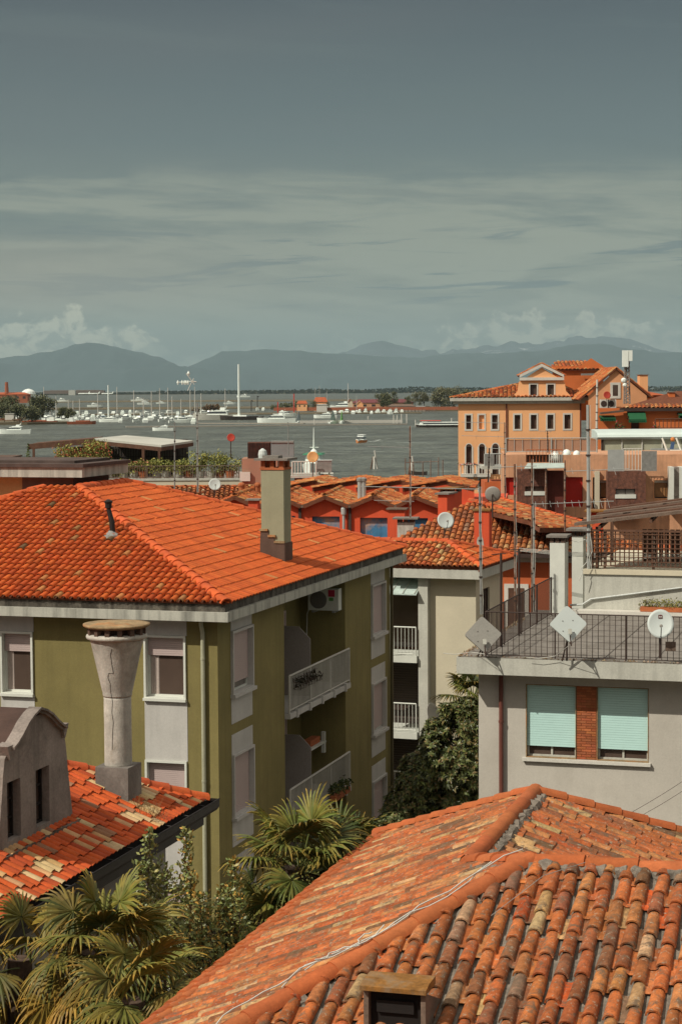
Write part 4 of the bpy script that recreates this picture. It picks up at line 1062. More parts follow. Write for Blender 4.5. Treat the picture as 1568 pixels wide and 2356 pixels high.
# ================================================================ cream house (middle)
OC = atY(cM(937,383), 66.0); ca, cb = axes(-19.5)
cream = thing('cream_house', 'cream walled house with orange tile hipped roof and white railed balconies', 'building', (OC.x, OC.y, 1))
def cp(u,v,z=0): return OC+ca*u+cb*v+ZU*z
Lc = (onplane(cM(1240,312), OC, ca)-OC).dot(cb)
Wc = 13.5; fhgt = .42
k = MB(); k.box(cp(-3.2,0,.02), ca*3.2, cb*Lc, ZU*fhgt); k.box(cp(-Wc,.35,-.06), ca*(Wc-3.2), cb*(Lc-.35), ZU*fhgt); k.build('fascia', M_['greytrim'], cream)
alC = .40; z0 = fhgt+.03
q0,q1,q2,q3 = cp(.05,-.05,z0), cp(.05,Lc+.05,z0), cp(-Wc,-.05,z0), cp(-Wc,Lc+.05,z0)
_ap = onplane(cM(650,38), q0, (ca+cb).normalized()); Hc = (_ap-q0).dot(cb); alC = (_ap.z-q0.z)/Hc; print('cream', Hc, alC, Lc)
rr0 = _ap; rr1 = cp(-Wc+1,Hc-.05,z0+alC*Hc)
tile_roof('front_roof_tiles', cream, [q2,q0,rr0,rr1], ca, M_['tilemid'], M_['deckdark'], w=.187, l=.33, pal=PAL_MID, segs=5, rad=.46, lift=.045, seed=41, rough=.04, hgt=.8)
tile_roof('side_roof_tiles', cream, [q0,q1,rr0], cb, M_['tilemid'], M_['deckdark'], w=.225, l=.38, pal=PAL_SIDE, segs=4, rad=.45, lift=.03, seed=42, rough=.02, hgt=.6)
k = MB(); k.face([q1,q3,rr1,rr0]); k.build('rear_roof', M_['deckdark'], cream)
cap_line('ridge_caps', cream, [q0,rr0,rr1], M_['tile'], r=.13, l=.42, pal=PAL_CAPN, seed=43, sink=0); cap_line('ridge_caps', cream, [q1,rr0], M_['tile'], r=.13, l=.42, pal=PAL_CAPN, seed=44, sink=0)
CF = Face(cp(-.30,.55,0), ca, -cb); CS = Face(cp(-.30,.55,0), cb, ca)
ax0 = CF.px(cM(490,700))[0]; axl = CF.px(cM(405,700))[0]
k = MB(); CF.wall(k, ax0, 0, 1, OC.z+.02); 
wr = CS.rect(cM(965,405), cM(1022,620)); CS.wall(k, 0, Lc-1.0, 1, OC.z+.02, [(wr[0],wr[1],OC.z-2.1,OC.z-.45)], .15)
bkf = Face(cp(-.30,Lc-.45,0), -ca, cb); bkf.wall(k, 0, Wc-.3, 1, OC.z)
CF.wall(k, -Wc+.3, axl-2.6, 1, OC.z)
k.build('wall', M_['cream'], cream)
window(cream, CS, (wr[0],wr[1],OC.z-2.1,OC.z-.45), depth=.12, frame=M_['iron'])
k = MB(); CF.box(k, axl, ax0-.004, 1, OC.z, -2.5, .28); k.build('corner_pier', M_['greytrim'], cream)
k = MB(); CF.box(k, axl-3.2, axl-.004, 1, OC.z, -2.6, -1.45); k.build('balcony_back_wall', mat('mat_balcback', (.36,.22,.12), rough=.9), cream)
zfc = [CF.px(cM(300,1050))[1], CF.px(cE(1350,1190))[1], CF.px(cR(80,790))[1]]
for q, zf in enumerate(zfc):
    k = MB(); CF.box(k, axl-3.2, axl-.02, zf-.22, zf, -1.45, .42); k.build('balcony_slab', M_['white'], cream)
    railing(cream, [CF.P(axl-3.2,zf,.36), CF.P(axl-.06,zf,.36)], 1.0, M_['white'], bar=.010, gap=.13, post=.025, every=3.0, top=.028, name='balcony_railing')
    k = MB()
    if q == 0:
        frame_ring(k, CF, axl-2.2, axl-.45, zf, zf+2.55, .08, -1.44, -1.36); k.build('balcony_door', M_['wood'], cream)
        g = MB(); CF.box(g, axl-2.12, axl-.53, zf+.08, zf+2.47, -1.44, -1.40); g.build('door_glass', M_['glass'], cream)
    else:
        for j in range(30): CF.box(k, axl-2.4, axl-.10, zf+.02+j*.085, zf+.02+j*.085+.075, -1.44, -1.40)
        k.build('roller_shutter', M_['shutterdark'], cream)
    if q == 2:
        pass
zz = CF.px(cM(280,462), .2)[1]-.05
k = MB(); k.prism([CF.P(axl-3.0,zz+.35,-.6), CF.P(axl-.05,zz+.35,-.6), CF.P(axl+.02,zz-.12,.55), CF.P(axl-3.0,zz-.12,.55)], ZU*.04); k.build('glass_canopy', M_['glassroof'], cream)
k = MB()
for q in range(7): x = axl-.05-q*.42; k.tube([CF.P(x,zz+.40,-.6), CF.P(x,zz-.06,.56)], .02, 4)
k.tube([CF.P(axl-.95,zfc[0]+.05,.40), CF.P(axl-.95,zz-.1,.50)], .045, 6); k.build('canopy_frame', M_['white'], cream)
dish(cE(1530,1090), OC.y+.1, .42, M_['dishgrey'], 'grey satellite dish beside the lower balcony of the cream house', az=60, tilt=.3, foot=.3)
t = thing('balcony_table', 'dark folding table on the middle balcony of the cream house', 'table', tuple(CF.P(axl-.9, zfc[1], -.4)))
k = MB(); CF.box(k, axl-1.3, axl-.6, zfc[1]+.70, zfc[1]+.73, -.8, .0); k.build('table_top', M_['iron'], t)
for x in (-1.2,-.7):
    k = MB(); k.tube([CF.P(axl+x,zfc[1],-.4), CF.P(axl+x+.1,zfc[1]+.7,-.4)], .02, 5); k.build('leg', M_['iron'], t)
# ================================================================ red gabled row behind
YR = 98.0; ra, rb = axes(-6.0)
OR_ = atY(cB(1350,592), YR)
red = thing('red_row_house', 'long red walled building with a row of small tiled gables and faded blue shutters', 'building', (OR_.x, OR_.y, 1))
RF = Face(OR_, ra, -rb)
def rpt(u,v,z): return RF.P(u, z, -v)
peaks = [(65,515),(348,518),(630,520),(930,520),(1190,520)]; valleys = [(-75,575),(205,572),(487,575),(782,582),(1068,575),(1350,592)]
pk = [RF.px(cB(*p)) for p in peaks]; vl = [RF.px(cB(*p)) for p in valleys]
zv = sum(z for _,z in vl)/6; zp = sum(z for _,z in pk)/5
k = MB(); wins = [RF.rect(cB(545,652), cB(718,790)), RF.rect(cB(845,660), cB(1017,800)), RF.rect(cB(1100,662), cB(1270,800)), RF.rect(cB(262,648), cB(440,790)), RF.rect(cB(-20,640), cB(150,780))]
wins = [(a,b,c-.25,d) for a,b,c,d in wins]
RF.wall(k, vl[0][0]-3, vl[-1][0], 1, zv-.12, wins, .3)
for i in range(5): k.face([RF.P(vl[i][0],zv-.12), RF.P(vl[i+1][0],zv-.12), RF.P(vl[i+1][0],zv-.05), RF.P(pk[i][0],zp-.05), RF.P(vl[i][0],zv-.05)])
RS = Face(RF.P(vl[-1][0],0), rb, ra); RS.wall(k, 0, 16, 1, zv); k.build('wall', M_['red'], red)
for w_ in wins:
    ww = window(red, RF, w_, depth=.3, kind='shut', shutter=M_['bluepaint'], shut=1.0, louv=.35, frame=M_['redrust'])
Dp_ = 7.5
for i in range(5):
    a0, a1, am = vl[i][0], vl[i+1][0], pk[i][0]; k = MB()
    for (x0,x1) in ((a0,am),(am,a1)):
        za, zb_ = (zv,zp) if x0 == a0 else (zp,zv)
        k.hexa([RF.P(x0,za-.14,.0), RF.P(x1,zb_-.14,.0), RF.P(x1,zb_-.14,.35), RF.P(x0,za-.14,.35), RF.P(x0,za-.01,.0), RF.P(x1,zb_-.01,.0), RF.P(x1,zb_-.01,.35), RF.P(x0,za-.01,.35)])
    k.build('gable_board', M_['woodgrey'], red)
    P0_, P1_ = RF.P(am,zp,.36), RF.P(am,zp,-Dp_); A0_, A1_ = RF.P(a0+.04,zv,.36), RF.P(a0+.04,zv,-Dp_); B0_, B1_ = RF.P(a1-.04,zv,.36), RF.P(a1-.04,zv,-Dp_)
    tile_roof('gable_roof_tiles', red, [A0_,P0_,P1_,A1_], rb, M_['tilemid'], M_['deckdark'], w=.23, l=.4, pal=PAL_MID, segs=3, rad=.43, lift=.04, seed=50+i, rough=.06, hgt=.8)
    tile_roof('gable_roof_tiles', red, [P0_,B0_,B1_,P1_], rb, M_['tilemid'], M_['deckdark'], w=.23, l=.4, pal=PAL_MID, segs=3, rad=.43, lift=.04, seed=60+i, rough=.06, hgt=.8)
    cap_line('ridge_caps', red, [P0_+ZU*.02, P1_+ZU*.02], M_['tilemid'], r=.12, l=.45, pal=PAL_MID, seed=70+i, sink=-.02)
# rear cross roof: second row of ridges seen over the first
OR2 = RF.P(0,0,-Dp_)
for i,(px0,pxm,px1) in enumerate(((545,815,1090),(820,1090,1340),(1110,1380,1560),(330,560,700))):
    F2 = Face(RF.P(0,0,-Dp_-.3), ra, -rb); zr = F2.px(cB(pxm,430))[1]; zlow = zr-.38
    a0,am,a1 = F2.px(cB(px0,470))[0], F2.px(cB(pxm,430))[0], F2.px(cB(px1,470))[0]
    tile_roof('rear_gable_tiles', red, [F2.P(a0,zlow), F2.P(am,zr), F2.P(am,zr,-6), F2.P(a0,zlow,-6)], rb, M_['tilemid'], M_['deckdark'], w=.24, l=.42, pal=PAL_MID, segs=3, rad=.43, lift=.04, seed=80+i, rough=.06)
    tile_roof('rear_gable_tiles', red, [F2.P(am,zr), F2.P(a1,zlow), F2.P(a1,zlow,-6), F2.P(am,zr,-6)], rb, M_['tilemid'], M_['deckdark'], w=.24, l=.42, pal=PAL_MID, segs=3, rad=.43, lift=.04, seed=90+i, rough=.06)
    _k = MB(); _k.face([F2.P(a0,zlow-1.5,-.02), F2.P(a1,zlow-1.5,-.02), F2.P(a1,zlow-.02,-.02), F2.P(am,zr-.04,-.02), F2.P(a0,zlow-.02,-.02)]); _k.build('gable_wall', M_['red'], red)
    cap_line('ridge_caps', red, [F2.P(a0,zlow,.02), F2.P(am,zr+.03,.02)], M_['tilemid'], r=.12, l=.45, pal=PAL_MID, seed=95+i, sink=-.02)
k = MB(); RF.box(k, vl[0][0]-3, vl[-1][0]+3, 1, zv-.4, -18, -Dp_-.1); k.build('rear_wall', M_['red'], red)
# downpipe + chimneys on the red row
for i, x in enumerate((782, 470)):
    a = RF.px(cB(x,600))[0]; k = MB(); RF.box(k, a-.07, a+.07, 1, zv-.16, .01, .14); k.build('downpipe', M_['iron'], red)
k = MB(); a,z = RF.px(cB(760,600)); k.tube([RF.P(a-.12,z+.1,.2), RF.P(a-.12,z-.5,.2), RF.P(a-.12,z-2.6,.16)], .07, 8); k.lathe(RF.P(a-.12,z-.3,.2), [(.13,0),(.14,.3),(.08,.42)], 10); k.build('flue', M_['alu'], red)
def box_chimney(pix_l, pix_r, ytop, ybot, Y, m, label, deg=-10, depth=.6, cap='slab', capm=None, name='chimney', patch=None, vent=True, wide=.12, group=None, sub=1.5, capw=None):
    a_, b_ = axes(deg); pL = atY((pix_l, ytop), Y); pR = atY((pix_r, ytop), Y); pB = atY((pix_l, ybot), Y)
    w_ = (pR-pL).length; h = pL.z-pB.z; base = V3((pL.x, pL.y, pB.z)); t = thing(name, label, 'chimney', tuple(base), group)
    k = MB(); k.box(base-ZU*sub, a_*w_, b_*depth, ZU*(h+sub)); k.build('shaft', m, t)
    top = base+ZU*h
    if vent:
        k = MB()
        for (x,y) in ((0,0),(.75,0),(.38,0),(0,.7),(.75,.7)): k.box(top+a_*w_*x+b_*depth*y, a_*w_*.25, b_*depth*.3, ZU*.16)
        k.build('vent', M_['cocoa'], t); top = top+ZU*.16
    k = MB(); k.box(top-a_*wide-b_*wide, a_*(w_+2*wide), b_*(depth+2*wide), ZU*.07); k.build('cap_slab', capm or M_['concrete'], t)
    return t, base, a_, b_, w_, h
D = lambda f, x, y: f(x, y)
x0,_ = cB(1078,0); x1,_ = cB(1182,0)
box_chimney(x0, x1, cB(0,690)[1], cB(0,800)[1], 92.0, M_['stucco'], 'squat white chimney with brick slots before the blue shutter', deg=-8, wide=.2, group=None)
x0,_ = cB(1025,0); x1,_ = cB(1125,0)
box_chimney(x0, x1, cB(0,610)[1], cB(0,800)[1], 96.5, M_['red'], 'red stub chimney with thin slab cap between the two right blue shutters', deg=-8, capm=M_['woodgrey'], vent=False)
x0,_ = cB(145,0); x1,_ = cB(205,0)
box_chimney(x0, x1, cB(0,552)[1], cB(0,640)[1], 96.0, M_['red'], 'small red chimney left of the big sage green chimney', deg=-8, vent=False)
x0,_ = cB(1345,0); x1,_ = cB(1430,0)
box_chimney(x0, x1, cB(0,500)[1], cB(0,640)[1], 101.0, M_['red'], 'red chimney with flat lichen slab at the right end of the gabled row', deg=-25, capm=M_['lichenslab'], depth=1.3)
x0,_ = cB(1382,0); x1,_ = cB(1445,0)
box_chimney(x0, x1, cB(0,458)[1], cB(0,500)[1], 112.0, M_['redrust'], 'wide low chimney with dark vents under a slab at the far right ridge', deg=-10, depth=1.0)
for i,(x,lab) in enumerate(((845,'left one of two short steel flues on the red gabled roof'),(868,'right one of two short steel flues on the red gabled roof'))):
    p = atY(cB(x,518), 101.0); t = thing('flue', lab, 'flue', tuple(p)); k = MB(); k.tube([p-ZU*.3, p+ZU*.72], .13, 10); k.build('pipe', M_['alu'], t); k = MB(); k.lathe(p+ZU*.72, [(.17,0),(.17,.14),(.05,.2)], 10); k.build('cowl', M_['steel'], t)
for i,(x,y0,y1,lab) in enumerate(((104,462,512,'left terracotta chimney pot behind the green house roof'),(203,462,530,'right terracotta chimney pot near the sage chimney'))):
    p = atY(cB(x,y1), 104.0); h = atY(cB(x,y0),104.0).z-p.z; t = thing('chimney_pot', lab, 'chimney pot', tuple(p)); k = MB(); k.tube([p-ZU*.5, p+ZU*h], .16, 10); k.build('pot', M_['terracotta'], t); k = MB(); k.lathe(p+ZU*h, [(.2,0),(.2,.1),(.1,.2)], 10); k.build('cap', M_['terracotta'], t)
dish(cB(1380,678), 73.0, .32, M_['dish'], 'large white satellite dish before the right end of the red gabled wall', az=12, tilt=.35, foot=.5)
# roof strip left of the row (mottled old tiles below the terrace)
YT = 108.0
pA, pB_, = atY(cS(340,190), YT), atY(cS(1060,205), YT)
old = thing('low_tiled_house', 'low building with mottled old tile roof below the planted terrace', 'building', (pA.x, pA.y, 1))
e0, e1 = V3((pA.x-1,YT-5,pA.z-1.3)), V3((pB_.x+8,YT-5,pA.z-1.3)); g0, g1 = V3((pA.x-1,YT,pA.z)), V3((pB_.x+8,YT,pA.z))
tile_roof('roof_tiles', old, [e0,e1,g1,g0], V3((1,0,0)), M_['tilemid'], M_['deckdark'], w=.26, l=.42, pal=PAL_OLD, segs=3, rad=.43, lift=.05, seed=101, rough=.08)
cap_line('ridge_caps', old, [g0,g1], M_['tilemid'], r=.13, l=.45, pal=PAL_MID, seed=102)
k = MB(); k.abox(e0.x+.3, e1.x-.3, YT-4.6, YT+3, 1, pA.z-1.4); k.build('wall', M_['apricot'], old)
k = MB(); k.face([g0, g1, g1+V3((0,5,-1.3)), g0+V3((0,5,-1.3))]); k.build('rear_roof', M_['deckdark'], old)
# ================================================================ right red house with large roof
YB = 76.0
OB = atY(cG(715,500), YB); ba, bb = axes(-12)
rh = thing('terracotta_house', 'terracotta walled house with weathered tile roof and red chimney behind the terrace railing', 'building', (OB.x, OB.y, 1))
BFc = Face(OB, ba, -bb)
aL_, zL_ = BFc.px(cG(110,400)); aE, zE = BFc.px(cG(360,492)); zeb = OB.z
def bpt(a, v, z): return BFc.P(a, z, -v)
aRt = 3.0; alB = .44
# front facet : eave (zeb) from aleft to aRt, up to a ridge / break line
aleft = BFc.px(cG(60,440))[0]
nB = (ZU+bb*-alB).normalized()
eP = bpt(0,0,zeb)
tp = [onplane(cG(*q), eP, nB) for q in ((205,175),(355,215),(590,285),(650,335),(850,335))]
poly = [bpt(aleft-3,0,zeb), bpt(aRt+2.0,0,zeb)] + [tp[4], tp[3], tp[2], tp[1], tp[0]]
tile_roof('front_roof_tiles', rh, poly, ba, M_['tilemid'], M_['deckdark'], w=.225, l=.36, pal=PAL_OLD, segs=4, rad=.47, lift=.04, seed=111, rough=.05, hgt=.75)
cap_line('ridge_caps', rh, [tp[4]+ZU*.05, tp[3]+ZU*.05, tp[2]+ZU*.05, tp[1]+ZU*.05, tp[0]+ZU*.05], M_['tilemid'], r=.14, l=.42, pal=PAL_CAPN, seed=112, sink=-.02)
Y2 = 84.0; al2 = .30
u_ = [atY(cG(365,215), 79.5), atY(cG(590,285), 78.4), atY(cG(650,332), 77.6), atY(cG(965,330), 77.4)]
v_ = [atY(cG(370,150), 86.0), atY(cG(560,205), 84.5), atY(cG(760,262), 82.5), atY(cG(975,318), 80.0)]
nq = None
k0 = u_[3]; nup = (v_[0]-u_[0]).cross(v_[3]-u_[0]).normalized(); nup = nup if nup.z > 0 else -nup
pol2 = [onplane(cG(*q), u_[0], nup) for q in ((340,235),(590,292),(655,340),(965,338),(985,322),(760,262),(560,205),(372,150),(330,165))]
tile_roof('upper_roof_tiles', rh, pol2, (pol2[7]-pol2[4]).normalized(), M_['tilemid'], M_['deckdark'], w=.23, l=.4, pal=PAL_MID, segs=3, rad=.42, lift=.03, seed=113, rough=.05, hgt=.7)
cap_line('ridge_caps', rh, [pol2[4],pol2[5],pol2[6],pol2[7]], M_['tilemid'], r=.13, l=.42, pal=PAL_CAPN, seed=114, sink=-.02)
k = MB(); BFc.wall(k, aleft-2, aRt+2, 1, zeb-.42, [], .15, -.55)
k.build('wall', M_['redrust'], rh)
k = MB(); BFc.box(k, aleft-2.5, aRt+2, zeb-.42, zeb-.18, -.9, -.45); k.build('cornice', M_['greytrim'], rh)
k = MB(); BFc.box(k, aleft-2.5, aRt+2, zeb-.19, zeb-.05, -.2, .08); k.build('gutter', M_['iron'], rh)
k = MB(); BFc.box(k, aleft-2, aRt+2, 1, zeb-.3, -9, -1.2); k.build('rear_wall', M_['redrust'], rh)
wq = BFc.rect(cG(452,725), cG(555,960), -.55); window(rh, BFc, (wq[0],wq[1],wq[2]-.5,wq[3]), d=-.55, depth=.02, kind='shut', shutter=M_['wood'], shut=1.0, surround=M_['stonetrim'], sw=.16, frame=M_['wood'])
# red chimney with flaked plaster
x0,_ = cG(232,0); x1,_ = cG(352,0)
t, bs, a_, b_, w_, h = box_chimney(x0, x1-8, cG(0,232)[1], cG(0,485)[1], 73.5, M_['red'], 'square red chimney with flaked white patch and lichen slab beside the big aerial pole', deg=-14, capm=M_['lichenslab'], depth=.62, vent=False, wide=.05)
k = MB(); pr = random.Random(4); pts = []
for q in range(16):
    th = 2*PI*q/16; r = (.75+.25*pr.random()); pts.append(bs+a_*(w_*.42+math.cos(th)*w_*.26*r)+ZU*(h*.20+math.sin(th)*h*.20*r)-b_*.012)
k.prism(pts, b_*.01); k.build('bare_plaster', M_['stucco'], t)
k = MB()
x0,_ = cG(0,0); x1,_ = cG(100,0)
box_chimney(x0, x1-14, cG(0,125)[1], cG(0,360)[1], 88.0, M_['red'], 'broad red chimney block left of the grey dish pole', deg=-20, capm=M_['concrete'], depth=1.2, vent=False)
dish(cG(352,125), 71.0, .29, M_['dishgrey'], 'brownish grey satellite dish seen from behind above the red chimney', az=170, tilt=.2, foot=.8, lnb=False)
# ================================================================ grey house with terrace, right
OGy = atY(cR(365,125), 48.5); ga, gb_ = U1, U2
grey = thing('grey_house', 'pale grey house with roof terrace and two aqua roller shutters', 'building', (OGy.x, OGy.y, 1))
GT = Face(OGy, ga, -gb_)
zft = GT.px(cR(375,38))[1]; zfb = OGy.z
Wg = 9.5
vback = 10.5
k = MB(); k.box(OGy, ga*Wg, gb_*(vback), ZU*(zft-zfb)); k.build('roof_slab', M_['greytrim'], grey)
GF = Face(GT.P(0,0,-.75)+ga*0, ga, -gb_)
aw0 = GF.px(cR(484,500))[0]
w1 = GF.rect(cR(735,183), cR(1003,588)); w2 = GF.rect(cR(1113,193), cR(1388,597))
ztw = (w1[3]+w2[3])/2; zbw = (w1[2]+w2[2])/2
k = MB(); GF.wall(k, aw0, Wg, 1, zfb-.003, [(w1[0],w1[1],zbw,ztw,.20),(w2[0],w2[1],zbw,ztw,.20),(w1[1],w2[0],zbw,ztw,.06)], .2)
gs = Face(GF.P(aw0,0), -gb_, -ga); gs.wall(k, -9, 0, 1, zfb-.003); k.build('wall', M_['grey'], grey)
k = MB(); GF.box(k, w1[1]+.004, w2[0]-.004, zbw+.003, ztw-.003, -.059, -.02)
k.build('brick_pier', None or M_['brick'], grey)
k = MB(); k.col = (1,1,1); pr = random.Random(8); zc = zbw+.01; row = 0; pw = w2[0]-w1[1]-.02
while zc < ztw-.05:
    xx = w1[1]+.01; first = (.12 if row % 2 else .24)
    while xx < w2[0]-.015:
        bw_ = min(first, w2[0]-.012-xx); first = .25
        if bw_ > .03: k.col = jit((.40,.125,.05), .25, pr); GF.box(k, xx, xx+bw_-.012, zc, zc+.052, -.019, -.008)
        xx += bw_
    zc += .065; row += 1
k.build('bricks', mat('mat_bricks', (1,1,1), rough=.9, var=.25, scale=5, attr=True), grey)
for w_ in (w1, w2):
    ww = window(grey, GF, (w_[0],w_[1],zbw,ztw), depth=.20, fw=.06, mull=1, frame=M_['greytrim'], shutter=M_['shutteraqua'], shut=.845, louv=.058, shd=.10)
    k = MB(); frame_ring(k, GF, w_[0]+.001, w_[1]-.001, zbw+.001, ztw-.001, .018, -.12, .012); k.build('reveal_trim', M_['rustcap'], ww)
k = MB(); GF.box(k, w1[0]-.08, w2[1]+.06, zbw-.085, zbw-.004, -.02, .10); k.build('sill', M_['stonetrim'], grey)
k = MB(); a = GF.px(cR(607,400))[0]; k.tube([GF.P(a,zfb-.01,.09), GF.P(a,1,.09)], .055, 10)
for z in (zfb-1.25, zfb-4.2): k.tube([GF.P(a,z,.09), GF.P(a,z-.05,.09)], .07, 10)
k.build('downpipe', mat('mat_pipebrown', (.16,.055,.04), rough=.6, var=.2), grey)
# terrace floor with screed joints
k = MB(); k.box(OGy+ZU*(zft-zfb+.004)+ga*.03+gb_*.03, ga*(Wg-.06), gb_*(vback-.06), ZU*.02); k.build('terrace_floor', M_['concrete'], grey)
k = MB(); pr = random.Random(3)
for q in range(7): k.box(OGy+ZU*(zft-zfb+.026)+ga*(1.1+q*1.25)+gb_*.1, ga*.025, gb_*(vback-.3), ZU*.004)
for q in range(8): k.box(OGy+ZU*(zft-zfb+.027)+ga*.1+gb_*(.9+q*1.25), ga*(Wg-.2), gb_*.02, ZU*.004)
k.build('floor_joint', mat('mat_joint', (.08,.07,.06)), grey)
k = MB(); pr = random.Random(9)
zt_ = zft+.026
for q in range(340):
    a = pr.uniform(.02, Wg-.1); v = abs(pr.gauss(0,.05))+.01; s_2 = pr.uniform(.02,.06)
    p = V3((OGy.x,OGy.y,zt_))+ga*a+gb_*v; k.col = jit(pr.choice([(.16,.10,.055),(.10,.07,.04),(.25,.20,.14)]), .3, pr)
    k.face([p, p+ga*s_2, p+ga*s_2*.5+gb_*s_2+ZU*s_2*pr.random()]); 
for q in range(260):
    v = pr.uniform(.02, 8); a = abs(pr.gauss(0,.06))+.02; s_2 = pr.uniform(.03,.08)
    p = V3((OGy.x,OGy.y,zt_))+ga*a+gb_*v; k.col = jit(pr.choice([(.22,.15,.08),(.30,.22,.15),(.10,.07,.04)]), .3, pr)
    k.face([p, p+ga*s_2, p+ga*s_2*.5+gb_*s_2+ZU*s_2*1.3*pr.random()])
tag(k.build('dry_debris', M_['leafdull']), 'dry leaves and dirt gathered along the edge of the terrace slab', 'debris', kind='stuff')
# railings: front along the parapet and left side going back
rl_z = zft+.02
def gtp(u,v,z=0): return V3((OGy.x,OGy.y,rl_z))+ga*u+gb_*v+ZU*z
a0 = GT.px(cG(300,1155))[0]; hr = (cG(0,1150)[1]-cG(0,862)[1])/(FPX/49.0)
rt_ = thing('terrace_railing', 'rusty brown iron railing along the front edge of the grey terrace', 'railing', tuple(gtp(a0,.12)))
railing(rt_, [gtp(a0,.12), gtp(Wg-.1,.12)], hr, M_['iron'], bar=.008, gap=.14, post=.02, every=1.9, top=.016, name='bars', low=.05)
k = MB()
rt2 = thing('terrace_railing', 'rusty brown iron railing running back along the left side of the terrace', 'railing', tuple(gtp(a0,.12)))
Lr = (onplane(cG(728,905), gtp(a0,0), ga)-gtp(a0,0)).dot(gb_)
railing(rt2, [gtp(a0,.14), gtp(a0,min(Lr,10.3))], hr, M_['iron'], bar=.009, gap=.15, post=.02, every=2.2, top=.016, name='bars', low=.05)
for i,(x,y0) in enumerate(((405,510),(520,480))):
    v = (onplane(cG(x,800), gtp(a0,0), ga)-gtp(a0,0)).dot(gb_); tp_ = onplane(cG(x,y0), gtp(a0,v), gb_)
    p = gtp(a0,v); t = thing('pole', ('nearer' if i == 0 else 'farther')+' dark steel post rising from the left side terrace railing', 'post', tuple(p))
    k = MB(); k.tube([p, V3((p.x,p.y,tp_.z))], .035, 6); k.build('post', M_['iron'], t); k = MB(); k.tube([V3((p.x-.25,p.y,tp_.z)), V3((p.x+.12,p.y,tp_.z+.02))], .012, 5); k.build('crossbar', M_['iron'], t)
def diamond(pc, Y, m, label, dark, side):
    c = atY(pc, Y); s_ = .475; az = math.radians(8); tl = .38
    nrm = V3((math.sin(az),-math.cos(az),0))*math.cos(tl)+ZU*math.sin(tl); X_ = nrm.cross(ZU).normalized(); Y_ = X_.cross(nrm).normalized()
    foot = V3((c.x, c.y+.28, rl_z)); t = thing('flat_antenna', label, 'satellite dish', tuple(foot))
    k = MB(); pts = []
    R_ = s_; cr_ = .07
    for q in range(4):
        th = PI/2*q; ctr = (math.cos(th)*(R_-cr_*1.41), math.sin(th)*(R_-cr_*1.41))
        for j in range(7):
            t2 = th-PI/4+PI/2*j/6; pts.append(c+X_*(ctr[0]+math.cos(t2)*cr_)+Y_*(ctr[1]+math.sin(t2)*cr_))
    k.prism([p-nrm*.03 for p in pts], nrm*.05); pi_ = [c+(p-c)*.93+nrm*.021 for p in pts]; k.face(pi_); k.build('panel', m, t)
    k = MB()
    for (x,y) in ((-.13,.09),(.15,.08),(-.13,-.24),(.17,-.2)): k.lathe(c+X_*x*.9+Y_*y*.9+nrm*.022, [(.012,0),(.012,.01)], 8, axis=nrm)
    k.build('bolt', M_['iron'], t)
    k = MB(); f = c-Y_*.22+nrm*.08; k.box(f-X_*.04-Y_*.06, X_*.08, nrm*.05, Y_*.13); k.build('receiver', M_['greytrim'], t)
    k = MB(); k.tube([f-Y_*.08, f-Y_*.35+nrm*.02, c-Y_*.42-nrm*.02], .018, 6); k.tube([c-nrm*.06, V3((foot.x,foot.y,rl_z+.3)), foot], .025, 6); k.tube([c-nrm*.06-Y_*.25, foot+X_*.12], .018, 6); k.build('mount', M_['iron'], t)
    k = MB(); k.tube([f-Y_*.3, foot-U1*.3+ZU*.1, foot-U1*.7+ZU*.03, foot-U1*1.0+ZU*.05], .008, 4); k.build('cable', M_['wirewhite'], t)
diamond(cG(290,1025), 48.15, M_['dishgrey'], 'grey diamond shaped flat antenna at the left corner of the terrace', 1, 0)
diamond(cG(836,958), 47.3, M_['dish'], 'pale diamond shaped flat antenna in the middle of the terrace railing', 0, 0)
dish(cG(1428,958), 46.9, .315, M_['dish'], 'round pale satellite dish with dark sticker at the right of the terrace railing', az=-6, tilt=.32, foot=.80, sq=1.12, logo=True)
k = MB(); p = atY(cG(1495,1100), 46.9); k.box(p-V3((.12,0,.12)), V3((.24,0,0)), V3((0,.08,0)), V3((0,0,.22))); tag(k.build('junction_box', M_['woodgrey']), 'small grey junction box on the dish mast at the terrace railing', 'junction box')
# back of terrace: two white chimneys, low wall, planter
x0,_ = cG(718,0); x1,_ = cG(814,0)
t, bs, a_, b_, w_, h = box_chimney(x0, x1, cG(0,436)[1], cG(0,900)[1], 57.6, M_['white'], 'left white chimney stack with slab cap at the back of the terrace', deg=-16.4, depth=.62, wide=.09, sub=.1)
x0,_ = cG(860,0); x1,_ = cG(932,0)
t, bs, a_, b_, w_, h = box_chimney(x0, x1, cG(0,392)[1], cG(0,850)[1], 59.6, M_['white'], 'right white chimney with rounded shaft behind the first at the terrace back', deg=-16.4, depth=.62, wide=.16, sub=.1)
zfl = rl_z
bw0 = onplane(cG(940,838), gtp(0,vback), gb_); kk_ = Face(gtp(0,vback-.4), ga, -gb_)
wr_ = kk_.px(cG(940,650)); top_ = kk_.px(cG(1100,612))[1]
uw = thing('upper_terrace', 'white rendered upper terrace with lattice fence and low coping wall', 'building', tuple(kk_.P(wr_[0], zfl, 0)))
k = MB(); kk_.box(k, wr_[0], Wg+6, zfl-2, top_-.12, -7.0, 0); k.build('wall', M_['white'] if False else M_['greytrim'], uw)
k = MB(); kk_.box(k, wr_[0]-.03, Wg+6, top_-.12, top_+.02, -7.02, .06); k.build('coping', M_['cream'], uw)
